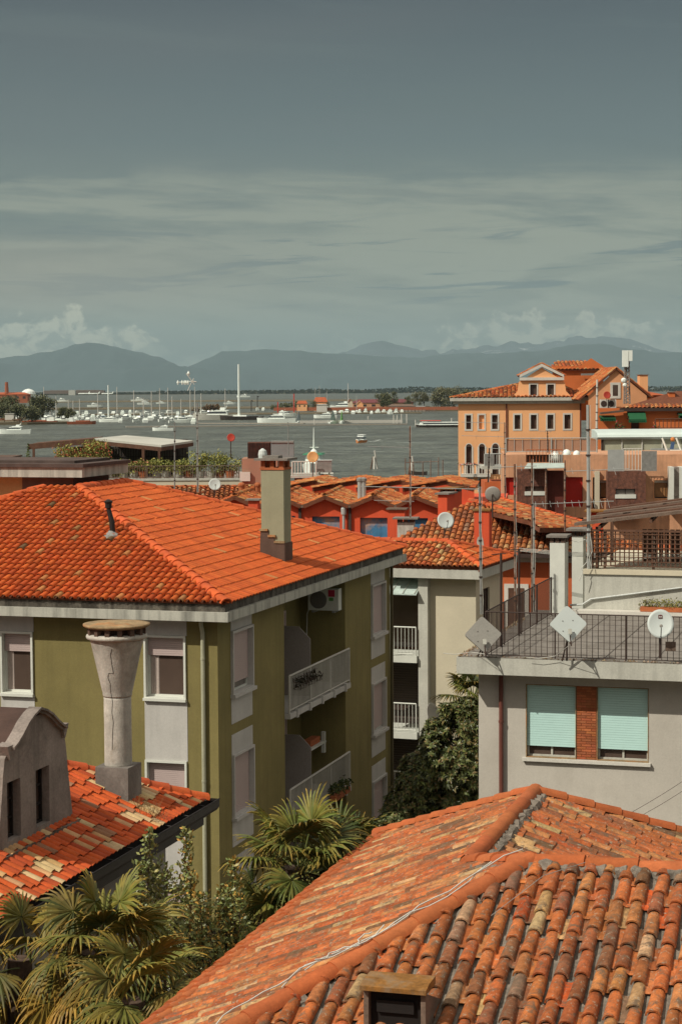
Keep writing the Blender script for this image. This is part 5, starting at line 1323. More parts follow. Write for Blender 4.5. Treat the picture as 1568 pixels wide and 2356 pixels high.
# sloping parapet / gutter pipe on the rear wall
k = MB(); pz = [kk_.px(cG(*q)) for q in ((850,835),(930,830),(985,795),(1150,775),(1568,722))]
k.tube([kk_.P(a,z,.06) for a,z in pz], .03, 8); k.build('rain_pipe', M_['alu'], uw)
k = MB(); a0_,z0_ = kk_.px(cG(1020,850)); kk_.box(k, kk_.px(cG(860,870))[0], Wg+6, zfl, zfl+.12, .02, .5); k.build('step', M_['stonetrim'], uw)
# planter with yellow green hedge
pt_ = kk_.px(cG(1310,845)); t = thing('planter_box', 'long planter with yellow green foliage at the back of the terrace', 'planter', tuple(kk_.P(pt_[0], zfl+.12, .3)))
k = MB(); kk_.box(k, pt_[0], pt_[0]+4.5, zfl+.13, zfl+.26, .12, .42); k.build('box', M_['terracotta'], t)
k = MB(); pr = random.Random(14)
for q in range(46): leafball(k, kk_.P(pt_[0]+.08+q*.1, zfl+.36+pr.uniform(-.06,.06), .30), .17, 60, [(.22,.20,.04),(.30,.27,.07),(.10,.11,.03),(.16,.16,.04)], .035, r_=pr)
k.build('foliage', M_['leafdull'], t)
# lattice fence
lf0 = kk_.px(cG(985,600)); FL = Face(kk_.P(0,0,-.12), ga, -gb_)
la0 = FL.px(cG(988,500))[0]; lz0 = FL.px(cG(988,585))[1]; lz1 = FL.px(cG(988,362))[1]; la1 = Wg+5
lt = thing('lattice_fence', 'brown wooden lattice fence on the upper white terrace', 'fence', tuple(FL.P(la0, top_, 0)))
k = MB(); q = la0
while q < la1: FL.box(k, q, q+.035, lz0, lz1, -.012, .012); q += .135
q = lz0
while q < lz1: FL.box(k, la0, la1, q, q+.03, .013, .03); q += .135
k.build('lattice', M_['wood'], lt)
for j, x in enumerate((988,1068,1380)):
    a = FL.px(cG(x,500))[0]; k = MB(); FL.box(k, a-.03, a+.05, lz0-.2, lz1+.05, -.05, -.014); k.build('post', M_['woodgrey'], lt)
k = MB(); q = la0+1.1
while q < la1: FL.box(k, q, q+.13, top_+.02, lz1-.12, -2.9, -2.86); q += .17
k.build('rear_slats', M_['wood'], lt)
k = MB(); FL.box(k, la0, la1, lz1, lz1+.06, -.04, .04); k.build('rail', M_['wood'], lt)
# dark pergola roof above the lattice, sloping up to the right
pg = thing('pergola_roof', 'brown timber pergola roof above the lattice on the right terrace', 'pergola', tuple(FL.P(la0, lz1, -1)))
FP2 = Face(kk_.P(0,0,-.5), ga, -gb_)
Lpg = la1-la0
for j in range(6):
    d = .55-j*.62; zo = lz1+.16+j*.055; F3 = FP2
    k = MB(); k.hexa([F3.P(la0-.5+j*.12,zo,d), F3.P(la1,zo+.135*Lpg,d), F3.P(la1,zo+.135*Lpg,d-.56), F3.P(la0-.5+j*.12,zo,d-.56), F3.P(la0-.5+j*.12,zo+.09,d), F3.P(la1,zo+.09+.135*Lpg,d), F3.P(la1,zo+.09+.135*Lpg,d-.56), F3.P(la0-.5+j*.12,zo+.09,d-.56)])
    k.build('roof_board', M_['wood'] if j % 2 else M_['woodgrey'], pg)
for j in range(7):
    k = MB(); a = la0+.2+j*1.5; zo = lz1+.05+.135*(a-la0); k.prism([FP2.P(a,zo,.5), FP2.P(a,zo+.10,.5), FP2.P(a,zo+.34,-2.8), FP2.P(a,zo+.22,-2.8)], ga*.08); k.build('rafter', M_['wood'], pg)
for j, a in enumerate((la0+.1, la0+5, la0+10)):
    for d in (.3, -2.6):
        k = MB(); FP2.box(k, a, a+.09, top_, lz1+.12+.135*(a-la0), d-.05, d+.04); k.build('post', M_['wood'], pg)
# ================================================================ apartments with brown clad bays, right middle
OAp = atY(cN(140,330), 132.0); pa, pb2 = axes(-3)
apt = thing('apricot_apartments', 'apricot apartment block with brown clad bays and red shutters', 'building', (OAp.x, OAp.y, 1))
AF = Face(OAp, pa, -pb2)
def A_(x,y,d=0): return AF.px(cN(x,y), d)
ztA = A_(700,140)[1]; aA0 = A_(135,300)[0]; aA1 = A_(1700,300)[0]
holes = [AF.rect(cN(140,322), cN(236,466)), AF.rect(cN(625,320), cN(765,560)), AF.rect(cN(846,322), cN(864,570)), AF.rect(cN(903,345), cN(975,492)), AF.rect(cN(1342,345), cN(1462,492)), AF.rect(cN(650,648), cN(768,720)), AF.rect(cN(306,140), cN(605,200))]
k = MB(); AF.wall(k, aA0, aA1, 1, ztA, holes, .3); AS = Face(AF.P(aA0,0), -pb2, -pa); AS.wall(k, -8, 0, 1, ztA); k.face([AF.P(aA0,ztA-.02), AF.P(aA1,ztA-.02), AF.P(aA1,ztA-.02,-9), AF.P(aA0,ztA-.02,-9)])
k.build('wall', M_['apricot'], apt)
window(apt, AF, holes[0], depth=.3, kind='shut', shutter=M_['redshutter'], shut=1, louv=.12)
window(apt, AF, holes[1], depth=.3, kind='shut', shutter=M_['redshutter'], shut=1, louv=.10)
window(apt, AF, holes[2], depth=.3, kind='shut', shutter=M_['wood'], shut=1, louv=.12)
for h_ in (holes[3], holes[4]): window(apt, AF, h_, depth=.3, fw=.08, mull=0, frame=M_['iron'], glass=mat('mat_blind', (.30,.15,.06), rough=.5), shutter=M_['stonetrim'], shut=.14, surround=M_['villadeep'], sw=.05)
window(apt, AF, holes[5], depth=.3, frame=M_['iron'], mull=1)
k = MB(); r_ = holes[6]; k.face([AF.P(r_[0],r_[2],-.3), AF.P(r_[1],r_[2],-.3), AF.P(r_[1],r_[3],-.3), AF.P(r_[0],r_[3],-.3)]); k.build('recess_back', M_['cocoa'], apt)
railing(apt, [AF.P(r_[0]+.05, r_[2]-.15,-.05), AF.P(r_[1]-.05, r_[2]-.15,-.05)], 1.0, M_['terracotta'], bar=.02, gap=.2, top=.03, name='balcony_railing')
# clad bays
def bay(x0,x1,xs,y0,y1,win,dep,wm):
    a0,z1 = A_(x0,y0,dep); a1,z0 = A_(x1,y1,dep); k = MB(); AF.wall(k, a0, a1, z0, z1, [(win[0],win[1],win[2],win[3],.2)], .2, dep)
    Sx = Face(AF.P(a1,0,dep), pb2, pa); Sx.wall(k, 0, dep, z0, z1); Sy = Face(AF.P(a0,0,dep), -pb2, -pa); Sy.wall(k, -dep, 0, z0, z1)
    k.face([AF.P(a0,z1,dep), AF.P(a1,z1,dep), AF.P(a1,z1,0), AF.P(a0,z1,0)]); k.build('clad_bay', M_['brownclad'], apt)
    w = window(apt, AF, win, d=dep, depth=.2, fw=.05, frame=M_['iron'], glass=wm, mull=1)
    s = MB(); AF.box(s, win[0]-.04, win[1]+.04, win[2]-.14, win[2]+.12, dep-.15, dep+.05); s.build('sill', M_['white'], w)
bay(238,478,0,258,640, AF.rect(cN(300,395), cN(454,450), 1.3), 1.3, M_['glass'])
bay(966,1272,0,275,640, AF.rect(cN(1030,415), cN(1190,475), 1.3), 1.3, M_['glassgrey'])
k = MB(); a,z = A_(480,270,.9); a1,_ = A_(610,270,.9); z0 = A_(480,640,.9)[1]; AF.box(k, a+.01, a1, z0, z, .0, .9); k.build('clad_return', M_['redshutter'] if False else mat('mat_cladred', (.13,.03,.02), var=.3, streak=.3), apt)
for (xa,xb,yt,yb,m,dd) in ((862,900,272,660,M_['cream'],.25),(1472,1500,240,600,M_['white'],1.6),(1548,1600,240,600,M_['white'],1.6),(1500,1548,240,600,M_['stuccobrown'],1.3)):
    a0,z1 = A_(xa,yt,dd); a1,z0 = A_(xb,yb,dd); k = MB(); AF.box(k, a0, a1, z0, z1, .01, dd); k.build('pilaster', m, apt)
# glass canopy and poles before the first bay
k = MB(); a0,z1 = A_(290,232,1.6); a1,_ = A_(612,232,1.6); k.prism([AF.P(a0,z1-.15,2.1), AF.P(a1,z1-.12,2.1), AF.P(a1+.1,z1+.12,.6), AF.P(a0+.3,z1+.12,.6)], ZU*.05); k.build('glass_canopy', M_['glassroof'], apt)
for x in (467, 620):
    k = MB(); a,z1 = A_(x,240,1.9); z0 = A_(x,660,1.9)[1]; k.tube([AF.P(a,z0,1.9), AF.P(a,z1,1.9)], .07, 6); k.build('canopy_post', M_['rustpole'], apt)
# balcony above the second bay
a0,zb_ = A_(966,262,1.2); a1,_ = A_(1240,262,1.2); z0 = A_(966,275,1.3)[1]
railing(apt, [AF.P(a0+1.0,z0,1.2), AF.P(a1,z0,1.2)], 1.5, M_['stonetrim'], bar=.025, gap=.19, top=.035, name='balcony_railing')
k = MB(); AF.box(k, a0, a0+1.1, z0+.02, z0+1.45, 1.16, 1.22); k.build('privacy_panel', M_['alu'], apt)
k = MB(); AF.box(k, a1+.02, a1+1.0, z0+.02, z0+1.35, 1.16, 1.22); k.build('privacy_panel', M_['steel'], apt)
# roof edge railing wall (translucent panels) along the top
z0 = A_(150,128)[1]; z1 = A_(150,10)[1]; a0 = A_(150,60)[0]; a1 = A_(888,60)[0]
tr = thing('roof_fence', 'long metal railing with apricot mesh panels along the apartment roof edge', 'fence', tuple(AF.P(a0,z0,-1)))
k = MB(); AF.box(k, a0, a1, z0+.1, z1-.1, -1.02, -1.0); k.build('mesh_panel', mat('mat_meshpanel', (.40,.22,.14), rough=.8, var=.1), tr)
railing(tr, [AF.P(a0,z0,-.95), AF.P(a1,z0,-.95)], z1-z0, M_['alu'], bar=.02, gap=.55, post=.05, every=4, top=.04, name='bars')
# white domes (folded parasols / chairs) on the roof edge
for i,(x,y,r,lab) in enumerate(((543,150,.36,'white slatted round chair back on the apartment terrace'),(637,140,.30,'left white dome shape on the apartment roof edge'),(718,142,.24,'right small white dome shape on the apartment roof edge'))):
    p = AF.P(A_(x,y)[0], A_(x,y+(8 if i==0 else -6))[1], -.3); t = thing('garden_chair' if i == 0 else 'roof_dome', lab, 'chair' if i == 0 else 'dome', tuple(p))
    k = MB(); k.smooth = True; k.lathe(p, [(r*.95,-.25),(r,.0),(r*.86,.28*r/.5),(r*.5,.46*r/.5),(r*.05,.53*r/.5)], 18); k.build('shell', M_['boatwhite'], t)
    if i == 0:
        for q in range(7): k = MB(); k.box(p+V3((-.45+q*.14,-r*1.04,-.6)), V3((.05,0,0)), V3((0,.04,0)), V3((0,0,.8))); k.build('slat', M_['stonetrim'], t)
# long white roof veranda
OV_ = atY(cV(1045,575), 146.0); VF = Face(OV_, V3((1,0,0)), V3((0,-1,0))); p0 = VF.px(cV(1040,655)); p1 = VF.px(cV(1040,575)); p2 = VF.px(cV(1040,515))
vr = thing('roof_veranda', 'glazed roof veranda with long white tarpaulin awning roof', 'building', tuple(VF.P(p0[0],p0[1]-1.5)))
k = MB(); VF.box(k, p0[0], p0[0]+22, 1, p0[1], -6, 0); k.build('wall', M_['apricot'], vr)
k = MB(); prof = [(0,0),(.08,.0),(.2,.45),(.1,.95),(-.3,1.35),(-1.6,1.75),(-3.5,1.9),(-3.5,0)]
hh = p2[1]-p1[1]; k.prism([VF.P(p1[0]-.2, p1[1]+z*hh/1.9, d) for d,z in prof], V3((22,0,0))); k.smooth = True; k.build('awning_roof', mat('mat_tarp', (.60,.70,.66), rough=.45, var=.12, scale=.7), vr)
k = MB(); VF.box(k, p0[0]+.1, p0[0]+22, p0[1], p1[1], -.2, -.12); k.build('glazing', mat('mat_veranda', (.46,.46,.34), rough=.3, var=.35, scale=.6), vr)
for q in range(15):
    k = MB(); x = p0[0]+.1+q*1.5; VF.box(k, x, x+(.16 if q % 4 == 0 else .07), p0[1], p1[1], -.11, -.03); k.build('mullion', M_['iron'] if q % 4 == 0 else M_['stonetrim'], vr)
k = MB(); a0_ = VF.px(cV(1360,660))[0]; VF.box(k, a0_, a0_+4.6, p0[1]-.9, p0[1]+.25, .05, .6); tag(k.build('metal_cabinet', M_['alu']), 'grey metal cabinet standing before the glazed roof veranda', 'cabinet')
dc = thing('deck_chair', 'white deck chair with blue and orange cloth on the far right terrace', 'chair', tuple(atY(cN(1490,150),140)))
pc_ = atY(cN(1490,150),140)
k = MB(); 
for x in (-.5,.5): k.tube([pc_+V3((x-.25,0,1.3)), pc_+V3((x+.25,0,0))], .07, 6)
k.build('frame', M_['boatwhite'], dc)
k = MB(); k.box(pc_+V3((-.2,-.1,.5)), V3((.25,0,0)), V3((0,.1,0)), V3((0.1,0,.5))); k.build('cloth', M_['boatblue'], dc)
k = MB(); k.lathe(pc_+V3((0,0,1.05)), [(.05,0),(.16,.08),(.16,.22),(.05,.3)], 10); k.build('cushion', M_['boatorange'], dc)
k = MB(); k.box(pc_+V3((-.2,-.12,.1)), V3((.7,0,0)), V3((0,.1,0)), V3((0,0,.35))); k.build('seat', M_['boatwhite'], dc)
# small red chimney next to the aerial, in front of apartments
x0,_ = cN(832,0); x1,_ = cN(925,0)
box_chimney(x0, x1, cN(0,600)[1], cN(0,680)[1], 92.0, M_['red'], 'small red chimney with thin slab before the apricot apartments', deg=-10, capm=M_['lichenslab'], vent=False, wide=.3)
# left part of the apartments: balcony tower with grey railings
p0 = atY(cV(300,670),150.0); t = thing('balcony_tower', 'narrow building with grey mesh balcony beside the villa', 'building', tuple(V3((p0.x,p0.y,1))))
TF = Face(p0, V3((1,0,0)), V3((0,-1,0))); 
z_a = TF.px(cV(300,745))[1]; z_b = TF.px(cV(300,668))[1]; a_b = TF.px(cV(436,700))[0]
k = MB(); TF.box(k, 0, a_b, 1, z_a-1.2, -4, 0); k.build('wall', M_['redrust'], t)
railing(t, [TF.P(0,z_a,0), TF.P(a_b,z_a,0)], z_b-z_a, M_['alu'], bar=.03, gap=.22, top=.05, post=.06, name='balcony_railing')
k = MB(); TF.box(k, 0, a_b*.45, z_a, z_b, .05, .08); k.build('mesh_panel', M_['steel'], t)
k = MB(); TF.box(k, -.2, a_b+.1, z_a-.25, z_a, -3, .1); k.build('slab', M_['greytrim'], t)
k = MB(); x = TF.px(cV(405,800))[0]; TF.box(k, x, x+.9, 1, z_a-.26, .0, .3); k.build('pillar', M_['white'], t)
# ================================================================ orange villa
YVv = 240.0; va, vb = axes(-4.5)
OVv = atY(cV(130,350), YVv); villa = thing('orange_villa', 'large peach villa with white framed windows and pedimented dormer beside the lagoon', 'building', (OVv.x, OVv.y, 1))
VFc = Face(OVv, va, -vb)
def Vx(x,y): return VFc.px(cV(x,y))
aV1 = Vx(912,450)[0]; zE = Vx(500,345)[1]
hs = []; up_ = [(172,405,222,512),(254,405,306,512),(338,405,392,515),(483,407,538,517),(587,410,642,520),(694,410,750,520),(803,410,860,520)]
up_ = [(a+9,b+10,c-9,d-9) for a,b,c,d in up_]
z1_ = [VFc.rect(cV(a,b), cV(c,d)) for a,b,c,d in up_]; zt_ = sum(r[3] for r in z1_)/7; zb_ = sum(r[2] for r in z1_)/7
z1_ = [(r[0],r[1],zb_,zt_) for r in z1_]
arch = [(172,595,226,735),(255,595,310,740),(340,595,398,740)]
arch = [VFc.rect(cV(a+9,b+8), cV(c-9,d)) for a,b,c,d in arch]
zat_ = sum(r[3] for r in arch)/3; arch = [(r[0],r[1],Vx(200,800)[1],zat_-.35) for r in arch]
low = [VFc.rect(cV(a+10,825), cV(c-10,900)) for a,_,c,_ in ((172,0,226,0),(255,0,310,0))]
k = MB(); VFc.wall(k, 0, aV1, 1, zE, z1_+arch+low, .35)
VS = Face(VFc.P(aV1,0), vb, va); VS.wall(k, 0, 17, 1, zE+.3, [], .3); VL = Face(VFc.P(0,0), -vb, -va); VL.wall(k, -17, 0, 1, zE); VB = Face(VFc.P(aV1,0,-17), -va, vb); VB.wall(k, 0, aV1, 1, zE)
k.build('wall', M_['villa'], villa)
for i, r in enumerate(z1_):
    if i == 1: 
        w = window(villa, VFc, r, depth=.35, kind='shut', shutter=M_['villa'], shut=1, louv=5, surround=M_['stonetrim'], sw=.2, frame=M_['villa'])
    else: w = window(villa, VFc, r, depth=.35, fw=.09, surround=M_['stonetrim'], sw=.2, glass=M_['glass'], frame=M_['boatdark'])
for i, r in enumerate(arch):
    w = window(villa, VFc, r, depth=.35, fw=.1, glass=M_['glass'], frame=M_['boatdark'], cross=0)
    ca_ = (r[0]+r[1])/2; R_ = (r[1]-r[0])/2; k = MB(); g = MB(); n = 10; pts = []
    for q in range(n+1):
        th = PI*q/n; pts.append((ca_+math.cos(th)*R_, r[3]+math.sin(th)*R_))
    g.prism([VFc.P(a,z,.012) for a,z in pts], VFc.n*.01); g.build('arch_glass', M_['glass'], w)
    for q in range(n):
        t0, t1 = PI*q/n, PI*(q+1)/n
        k.face([VFc.P(ca_+math.cos(t)*R_*f, r[3]+math.sin(t)*R_*f, .05) for t,f in ((t0,1),(t0,1.3),(t1,1.3),(t1,1))])
    VFc.box(k, r[0]-.19, r[0], r[2], r[3], -.01, .05); VFc.box(k, r[1], r[1]+.19, r[2], r[3], -.01, .05); k.build('surround', M_['stonetrim'], w)
for r in low: window(villa, VFc, r, depth=.3, surround=M_['stonetrim'], sw=.2, frame=M_['boatdark'])
# juliet balconies with flowers
for i, r in enumerate(arch[:2]):
    zf = r[2]; k = MB(); VFc.box(k, r[0]-.7, r[1]+.7, zf-.25, zf, 0, .95); k.build('balcony_slab', M_['stonetrim'], villa)
    railing(villa, [VFc.P(r[0]-.65,zf,.85), VFc.P(r[1]+.65,zf,.85)], 1.25, M_['stonetrim'], bar=.05, gap=.33, top=.09, post=.07, name='balcony_railing')
fb = thing('flower_box', 'red and pink flowers hanging on the left villa balcony', 'flowers', tuple(VFc.P(arch[0][0], arch[0][2]+1.2, .9))); k = MB(); pr = random.Random(6)
for q in range(14): leafball(k, VFc.P(arch[0][0]-.9+q*.28, arch[0][2]+1.3, .95), .22, 14, [(.45,.06,.08),(.5,.25,.2),(.06,.1,.03),(.55,.45,.4)], .09, r_=pr)
k.build('foliage', M_['leafdull'], fb)
# cornice, drain
k = MB(); VFc.box(k, -.6, aV1+.6, zE, zE+.35, -17.6, .35); VFc.box(k, -1.0, aV1+1.0, zE+.35, zE+.75, -18, .75); k.build('cornice', M_['greytrim'], villa)
for x in (440, 915):
    k = MB(); a = Vx(x,450)[0]; VFc.box(k, a-.09, a+.09, 1, zE, .01, .16); k.build('downpipe', mat('mat_drainbrown', (.16,.05,.03)), villa)
# roof : hip with apex
zR = zE+.76; rise = Vx(500,212)[1]-zR
e0, e1, e2, e3 = VFc.P(-1,zR,.75), VFc.P(aV1+1,zR,.75), VFc.P(aV1+1,zR,-18), VFc.P(-1,zR,-18)
rg0, rg1 = VFc.P(9.0, zR+rise+.2, -8.6), VFc.P(aV1-3, zR+rise+.2, -8.6)
for nm, pl_, ac_ in (('roof_tiles',[e0,e1,rg1,rg0],va),('roof_tiles',[e1,e2,rg1],vb),('roof_tiles',[e3,e0,rg0],vb),('roof_tiles',[e2,e3,rg0,rg1],va)):
    tile_roof(nm, villa, pl_, ac_, M_['tilemid'], M_['deckdark'], w=.5, l=.8, pal=PAL_MID, segs=3, rad=.44, lift=.06, seed=131, rough=.06, hgt=.6)
# pedimented front dormer
pr0 = VFc.rect(cV(542,185), cV(790,315)); 
DV = Face(VFc.P(0,0,.1), va, -vb); a0,a1 = pr0[0],pr0[1]; zt2_, zb2_ = Vx(660,192)[1], zE+.3; zpk = Vx(668,112)[1]
wd = [VFc.rect(cV(592,222), cV(634,290)), VFc.rect(cV(703,222), cV(744,290))]
k = MB(); DV.wall(k, a0, a1, zb2_, zt2_, wd, .3); k.face([DV.P(a0,zt2_), DV.P(a1,zt2_), DV.P((a0+a1)/2,zpk)])
for (a,nrm_) in ((a0,-va),(a1,va)): k.face([DV.P(a,zb2_), DV.P(a,zt2_), DV.P(a,zt2_,-9), DV.P(a,zb2_,-9)])
k.build('dormer_wall', M_['villa'], villa)
for r in wd: window(villa, DV, r, depth=.3, fw=.08, surround=M_['stonetrim'], sw=.18, frame=M_['boatdark'])
k = MB()
am_ = (a0+a1)/2
DV.box(k, a0-.35, a1+.35, zt2_-.05, zt2_+.3, -.05, .32)
for sg, ax in ((1,a0-.35),(-1,a1+.35)):
    k.hexa([DV.P(ax,zt2_+.3,-.05), DV.P(am_,zpk+.1,-.05), DV.P(am_,zpk+.1,.35), DV.P(ax,zt2_+.3,.35), DV.P(ax,zt2_+.62,-.05), DV.P(am_,zpk+.45,-.05), DV.P(am_,zpk+.45,.35), DV.P(ax,zt2_+.62,.35)])
k.build('pediment_trim', M_['stonetrim'], villa)
tile_roof('dormer_roof_tiles', villa, [DV.P(a1+.5,zt2_+.55,.3), DV.P(am_,zpk+.5,.3), DV.P(am_,zpk+.5,-11), DV.P(a1+.5,zt2_+.55,-11)], vb, M_['tilemid'], M_['deckdark'], w=.5, l=.8, pal=PAL_MID, segs=3, rad=.44, lift=.06, seed=133, rough=.06, hgt=.6)
tile_roof('dormer_roof_tiles', villa, [DV.P(a0-.5,zt2_+.55,.3), DV.P(am_,zpk+.5,.3), DV.P(am_,zpk+.5,-11), DV.P(a0-.5,zt2_+.55,-11)], vb, M_['tilemid'], M_['deckdark'], w=.5, l=.8, pal=PAL_MID, segs=3, rad=.44, lift=.06, seed=134, rough=.06, hgt=.6)
# scroll shoulders
for sg, a in ((-1,a0),(1,a1)):
    k = MB(); pts = [DV.P(a,zb2_,.0), DV.P(a+sg*1.3,zb2_,.0), DV.P(a+sg*1.1,zb2_+.7,.0), DV.P(a+sg*.6,zb2_+1.2,.0), DV.P(a+sg*.45,zb2_+2.2,.0), DV.P(a,zb2_+3.0,.0)]; k.prism(pts, -DV.n*.4); k.build('scroll', M_['villa'], villa)
# rear wing rising behind and right gable wing
def simple_house(label, x0, x1, yeave, ypk, Y, depth, m, deg=0, name='house', cat='building', fn=cV, roofpal=PAL_MID, gable_front=True, z_low=1):
    a_, b_ = axes(deg); pL = atY(fn(x0,yeave), Y); pR = atY(fn(x1,yeave), Y); t = thing(name, label, cat, (pL.x,pL.y,z_low)); F = Face(pL, a_, -b_)
    w_ = (pR-pL).length; zE_ = (pL.z); zp_ = atY(fn((x0+x1)/2,ypk), Y).z
    return t, F, w_, zE_, zp_
t, F, w_, zE_, zp_ = simple_house('tall rear wing with ridge roof rising behind the villa dormer', 735, 1062, 105, 68, 254.0, 8, M_['orangewall'])
k = MB(); F.wall(k, 0, w_, zE_-7, zE_); a_, b_ = axes(0); k.face([F.P(w_-3.0,zE_), F.P(w_,zE_), F.P(w_-1.6,zp_+.3)])
Sx = Face(F.P(w_,0), V3((0,1,0)), V3((1,0,0))); Sx.wall(k, 0, 8, zE_-7, zE_); k.build('wall', M_['orangewall'], t)
tile_roof('roof_tiles', t, [F.P(-.5,zE_-.4,.4), F.P(w_+.4,zE_-.4,.4), F.P(w_-1.0,zp_,-4.5), F.P(1.0,zp_,-4.5)], V3((1,0,0)), M_['tilemid'], M_['deckdark'], w=.5, l=.8, pal=PAL_MID, segs=3, rad=.44, seed=135, rough=.06, hgt=.6)
k = MB(); F.box(k, w_*.55, w_*.88, zE_-1.2, zE_-.95, .4, 1.8); k.build('skylight', M_['steel'], t)
# right gable wing
gw = thing('gabled_wing', 'peach gabled house wing with air conditioners and red dish right of the villa', 'building', tuple(V3((atY(cV(955,280),232).x, 232, 1))))
G0, G1, Gp = atY(cV(965,250),232.0), atY(cV(1340,275),232.0), atY(cV(1143,112),232.0); GW = Face(G0, V3((1,0,0)), V3((0,-1,0)))
w_ = G1.x-G0.x; zg = (G0.z+G1.z)/2-1.2; ap_ = Gp.x-G0.x
wq = GW.rect(cV(1122,225), cV(1155,295))
k = MB(); GW.wall(k, 0, w_, 1, zg, [wq] if wq[3] < zg else [], .3); k.face([GW.P(0,zg), GW.P(w_,zg), GW.P(w_,zg+.6), GW.P(ap_,Gp.z-.3), GW.P(0,zg+.6)])
s2 = Face(GW.P(w_,0), V3((0,1,0)), V3((1,0,0))); s2.wall(k, 0, 12, 1, zg+.6); k.build('wall', M_['villadeep'], gw)
tile_roof('roof_tiles', gw, [GW.P(-1.2,zg+.2,.3), GW.P(ap_,Gp.z,.3), GW.P(ap_,Gp.z,-12), GW.P(-1.2,zg+.2,-12)], V3((0,1,0)), M_['tilemid'], M_['deckdark'], w=.5, l=.8, pal=PAL_MID, segs=3, rad=.44, seed=136, rough=.06, hgt=.6)
tile_roof('roof_tiles', gw, [GW.P(w_+.6,zg+.5,.3), GW.P(ap_,Gp.z,.3), GW.P(ap_,Gp.z,-12), GW.P(w_+.6,zg+.5,-12)], V3((0,1,0)), M_['tilemid'], M_['deckdark'], w=.5, l=.8, pal=PAL_MID, segs=3, rad=.44, seed=137, rough=.06, hgt=.6)
k = MB(); GW.box(k, wq[0]-.02, wq[1]+.02, wq[2], wq[3], .01, .06); wmm = k.build('window', M_['glass'], gw); k = MB(); frame_ring(k, GW, wq[0]-.3, wq[1]+.3, wq[2]-.3, wq[3]+.3, .29, .0, .09); k.build('surround', M_['stonetrim'], wmm)
for i,(x,lab) in enumerate(((1068,'left air conditioner box under the red dish on the gabled wing'),(1115,'right air conditioner box under the red dish on the gabled wing'))):
    p = atY(cV(x,345),231.5); t = thing('air_conditioner', lab, 'air conditioner', tuple(p)); k = MB(); k.box(p+V3((-.55,-.6,-.5)), V3((1.0,0,0)), V3((0,.6,0)), V3((0,0,1.0))); k.build('casing', M_['stonetrim'], t)
    k = MB(); k.lathe(p+V3((-.15,-.61,.0)), [(.36,0),(.36,.03)], 14, axis=(0,-1,0)); k.build('fan_grille', M_['iron'], t); k = MB(); k.box(p+V3((-.7,-.9,-.72)), V3((1.3,0,0)), V3((0,.9,0)), V3((0,0,.2))); k.build('bracket', M_['iron'], t)
dish(cV(1085,290), 230.5, .44, M_['dishred'], 'red satellite dish on the gabled wing right of the villa', az=10, tilt=.3, foot=1.2, lnb=False)
t_, *_r = box_chimney(cV(1296,0)[0], cV(1348,0)[0], cV(0,160)[1], cV(0,290)[1], 236.0, M_['villa'], 'tall orange chimney right of the phone mast', deg=0, vent=False, depth=2.0, capm=M_['steel'])
# phone mast
pm0, pm1 = atY(cV(1213,345),229.0), atY(cV(1213,60),229.0); t = thing('phone_mast', 'phone mast with white antenna panels above the villa roofs', 'mast', tuple(pm0))
k = MB(); 
for dx,dy in ((-.35,0),(.35,0),(0,.5)): k.tube([pm0+V3((dx,dy,0)), pm1+V3((dx*.6,dy*.6,0))], .09, 5)
n = 12
for q in range(n):
    za = pm0.lerp(pm1, q/n); zc_ = pm0.lerp(pm1,(q+1)/n); k.tube([za+V3((-.35,0,0)), zc_+V3((.35,0,0))], .05, 4); k.tube([za+V3((.35,0,0)), zc_+V3((-.35,0,0))], .05, 4)
k.build('lattice_mast', M_['stuccobrown'], t)
for (x,y0,y1,w2) in ((1204,2,108,.25),(1237,2,70,.15)):
    A1_, A2_ = atY(cV(x,y1),228.6), atY(cV(x,y0),228.6); k = MB(); k.box(V3((A1_.x-w2*1.35,A1_.y,A1_.z)), V3((w2*2.7,0,0)), V3((0,.5,0)), V3((0,0,A2_.z-A1_.z))); k.build('antenna_panel', M_['boatwhite'], t)
for (x,y,r) in ((1191,195,.30),(1198,225,.24)):
    p = atY(cV(x,y),228.4); k = MB(); k.lathe(p, [(r,0),(r,.25),(r*.5,.4)], 14, axis=(0,-1,0)); k.build('drum_antenna', M_['boatwhite'], t)
# lower orange house with green awnings, right edge
HO = atY(cV(1200,372), 205.0); HF = Face(HO, V3((1,0,0)), V3((0,-1,0))); oh = thing('awning_house', 'low orange house with green awnings at the right edge', 'building', (HO.x, HO.y, 1))
k = MB(); dr = HF.rect(cV(1240,455), cV(1293,510)); HF.wall(k, -2.8, 22, 1, HO.z, [dr], .5); k.build('wall', M_['orangewall'], oh)
k = MB(); k.face([HF.P(dr[0],dr[2],-.5), HF.P(dr[1],dr[2],-.5), HF.P(dr[1],dr[3],-.5), HF.P(dr[0],dr[3],-.5)]); k.build('door', M_['cocoa'], oh)
zr_ = atY(cV(1568,285),212.0).z
tile_roof('roof_tiles', oh, [HF.P(-.5,HO.z,.6), HF.P(22,HO.z,.6), HF.P(22,zr_+.5,-8), HF.P(11,zr_+.5,-8), HF.P(6,HO.z+1.7,-5)], V3((1,0,0)), M_['tilemid'], M_['deckdark'], w=.45, l=.7, pal=PAL_MID, segs=3, rad=.44, seed=138, rough=.06, hgt=.6)
k = MB(); HF.box(k, -.6, 22, HO.z-.35, HO.z-.02, .3, .65); k.build('gutter', M_['iron'], oh)
k = MB(); HF.prism = None; sl_ = HF.px(cV(1035,412)); k.prism([HF.P(sl_[0],sl_[1],.3), HF.P(-.3,HO.z-.4,.3), HF.P(-.3,HO.z-.2,.3), HF.P(sl_[0],sl_[1]+.2,.3)], V3((0,-1.2,0))); k.build('lean_to_roof', M_['cocoa'], oh)
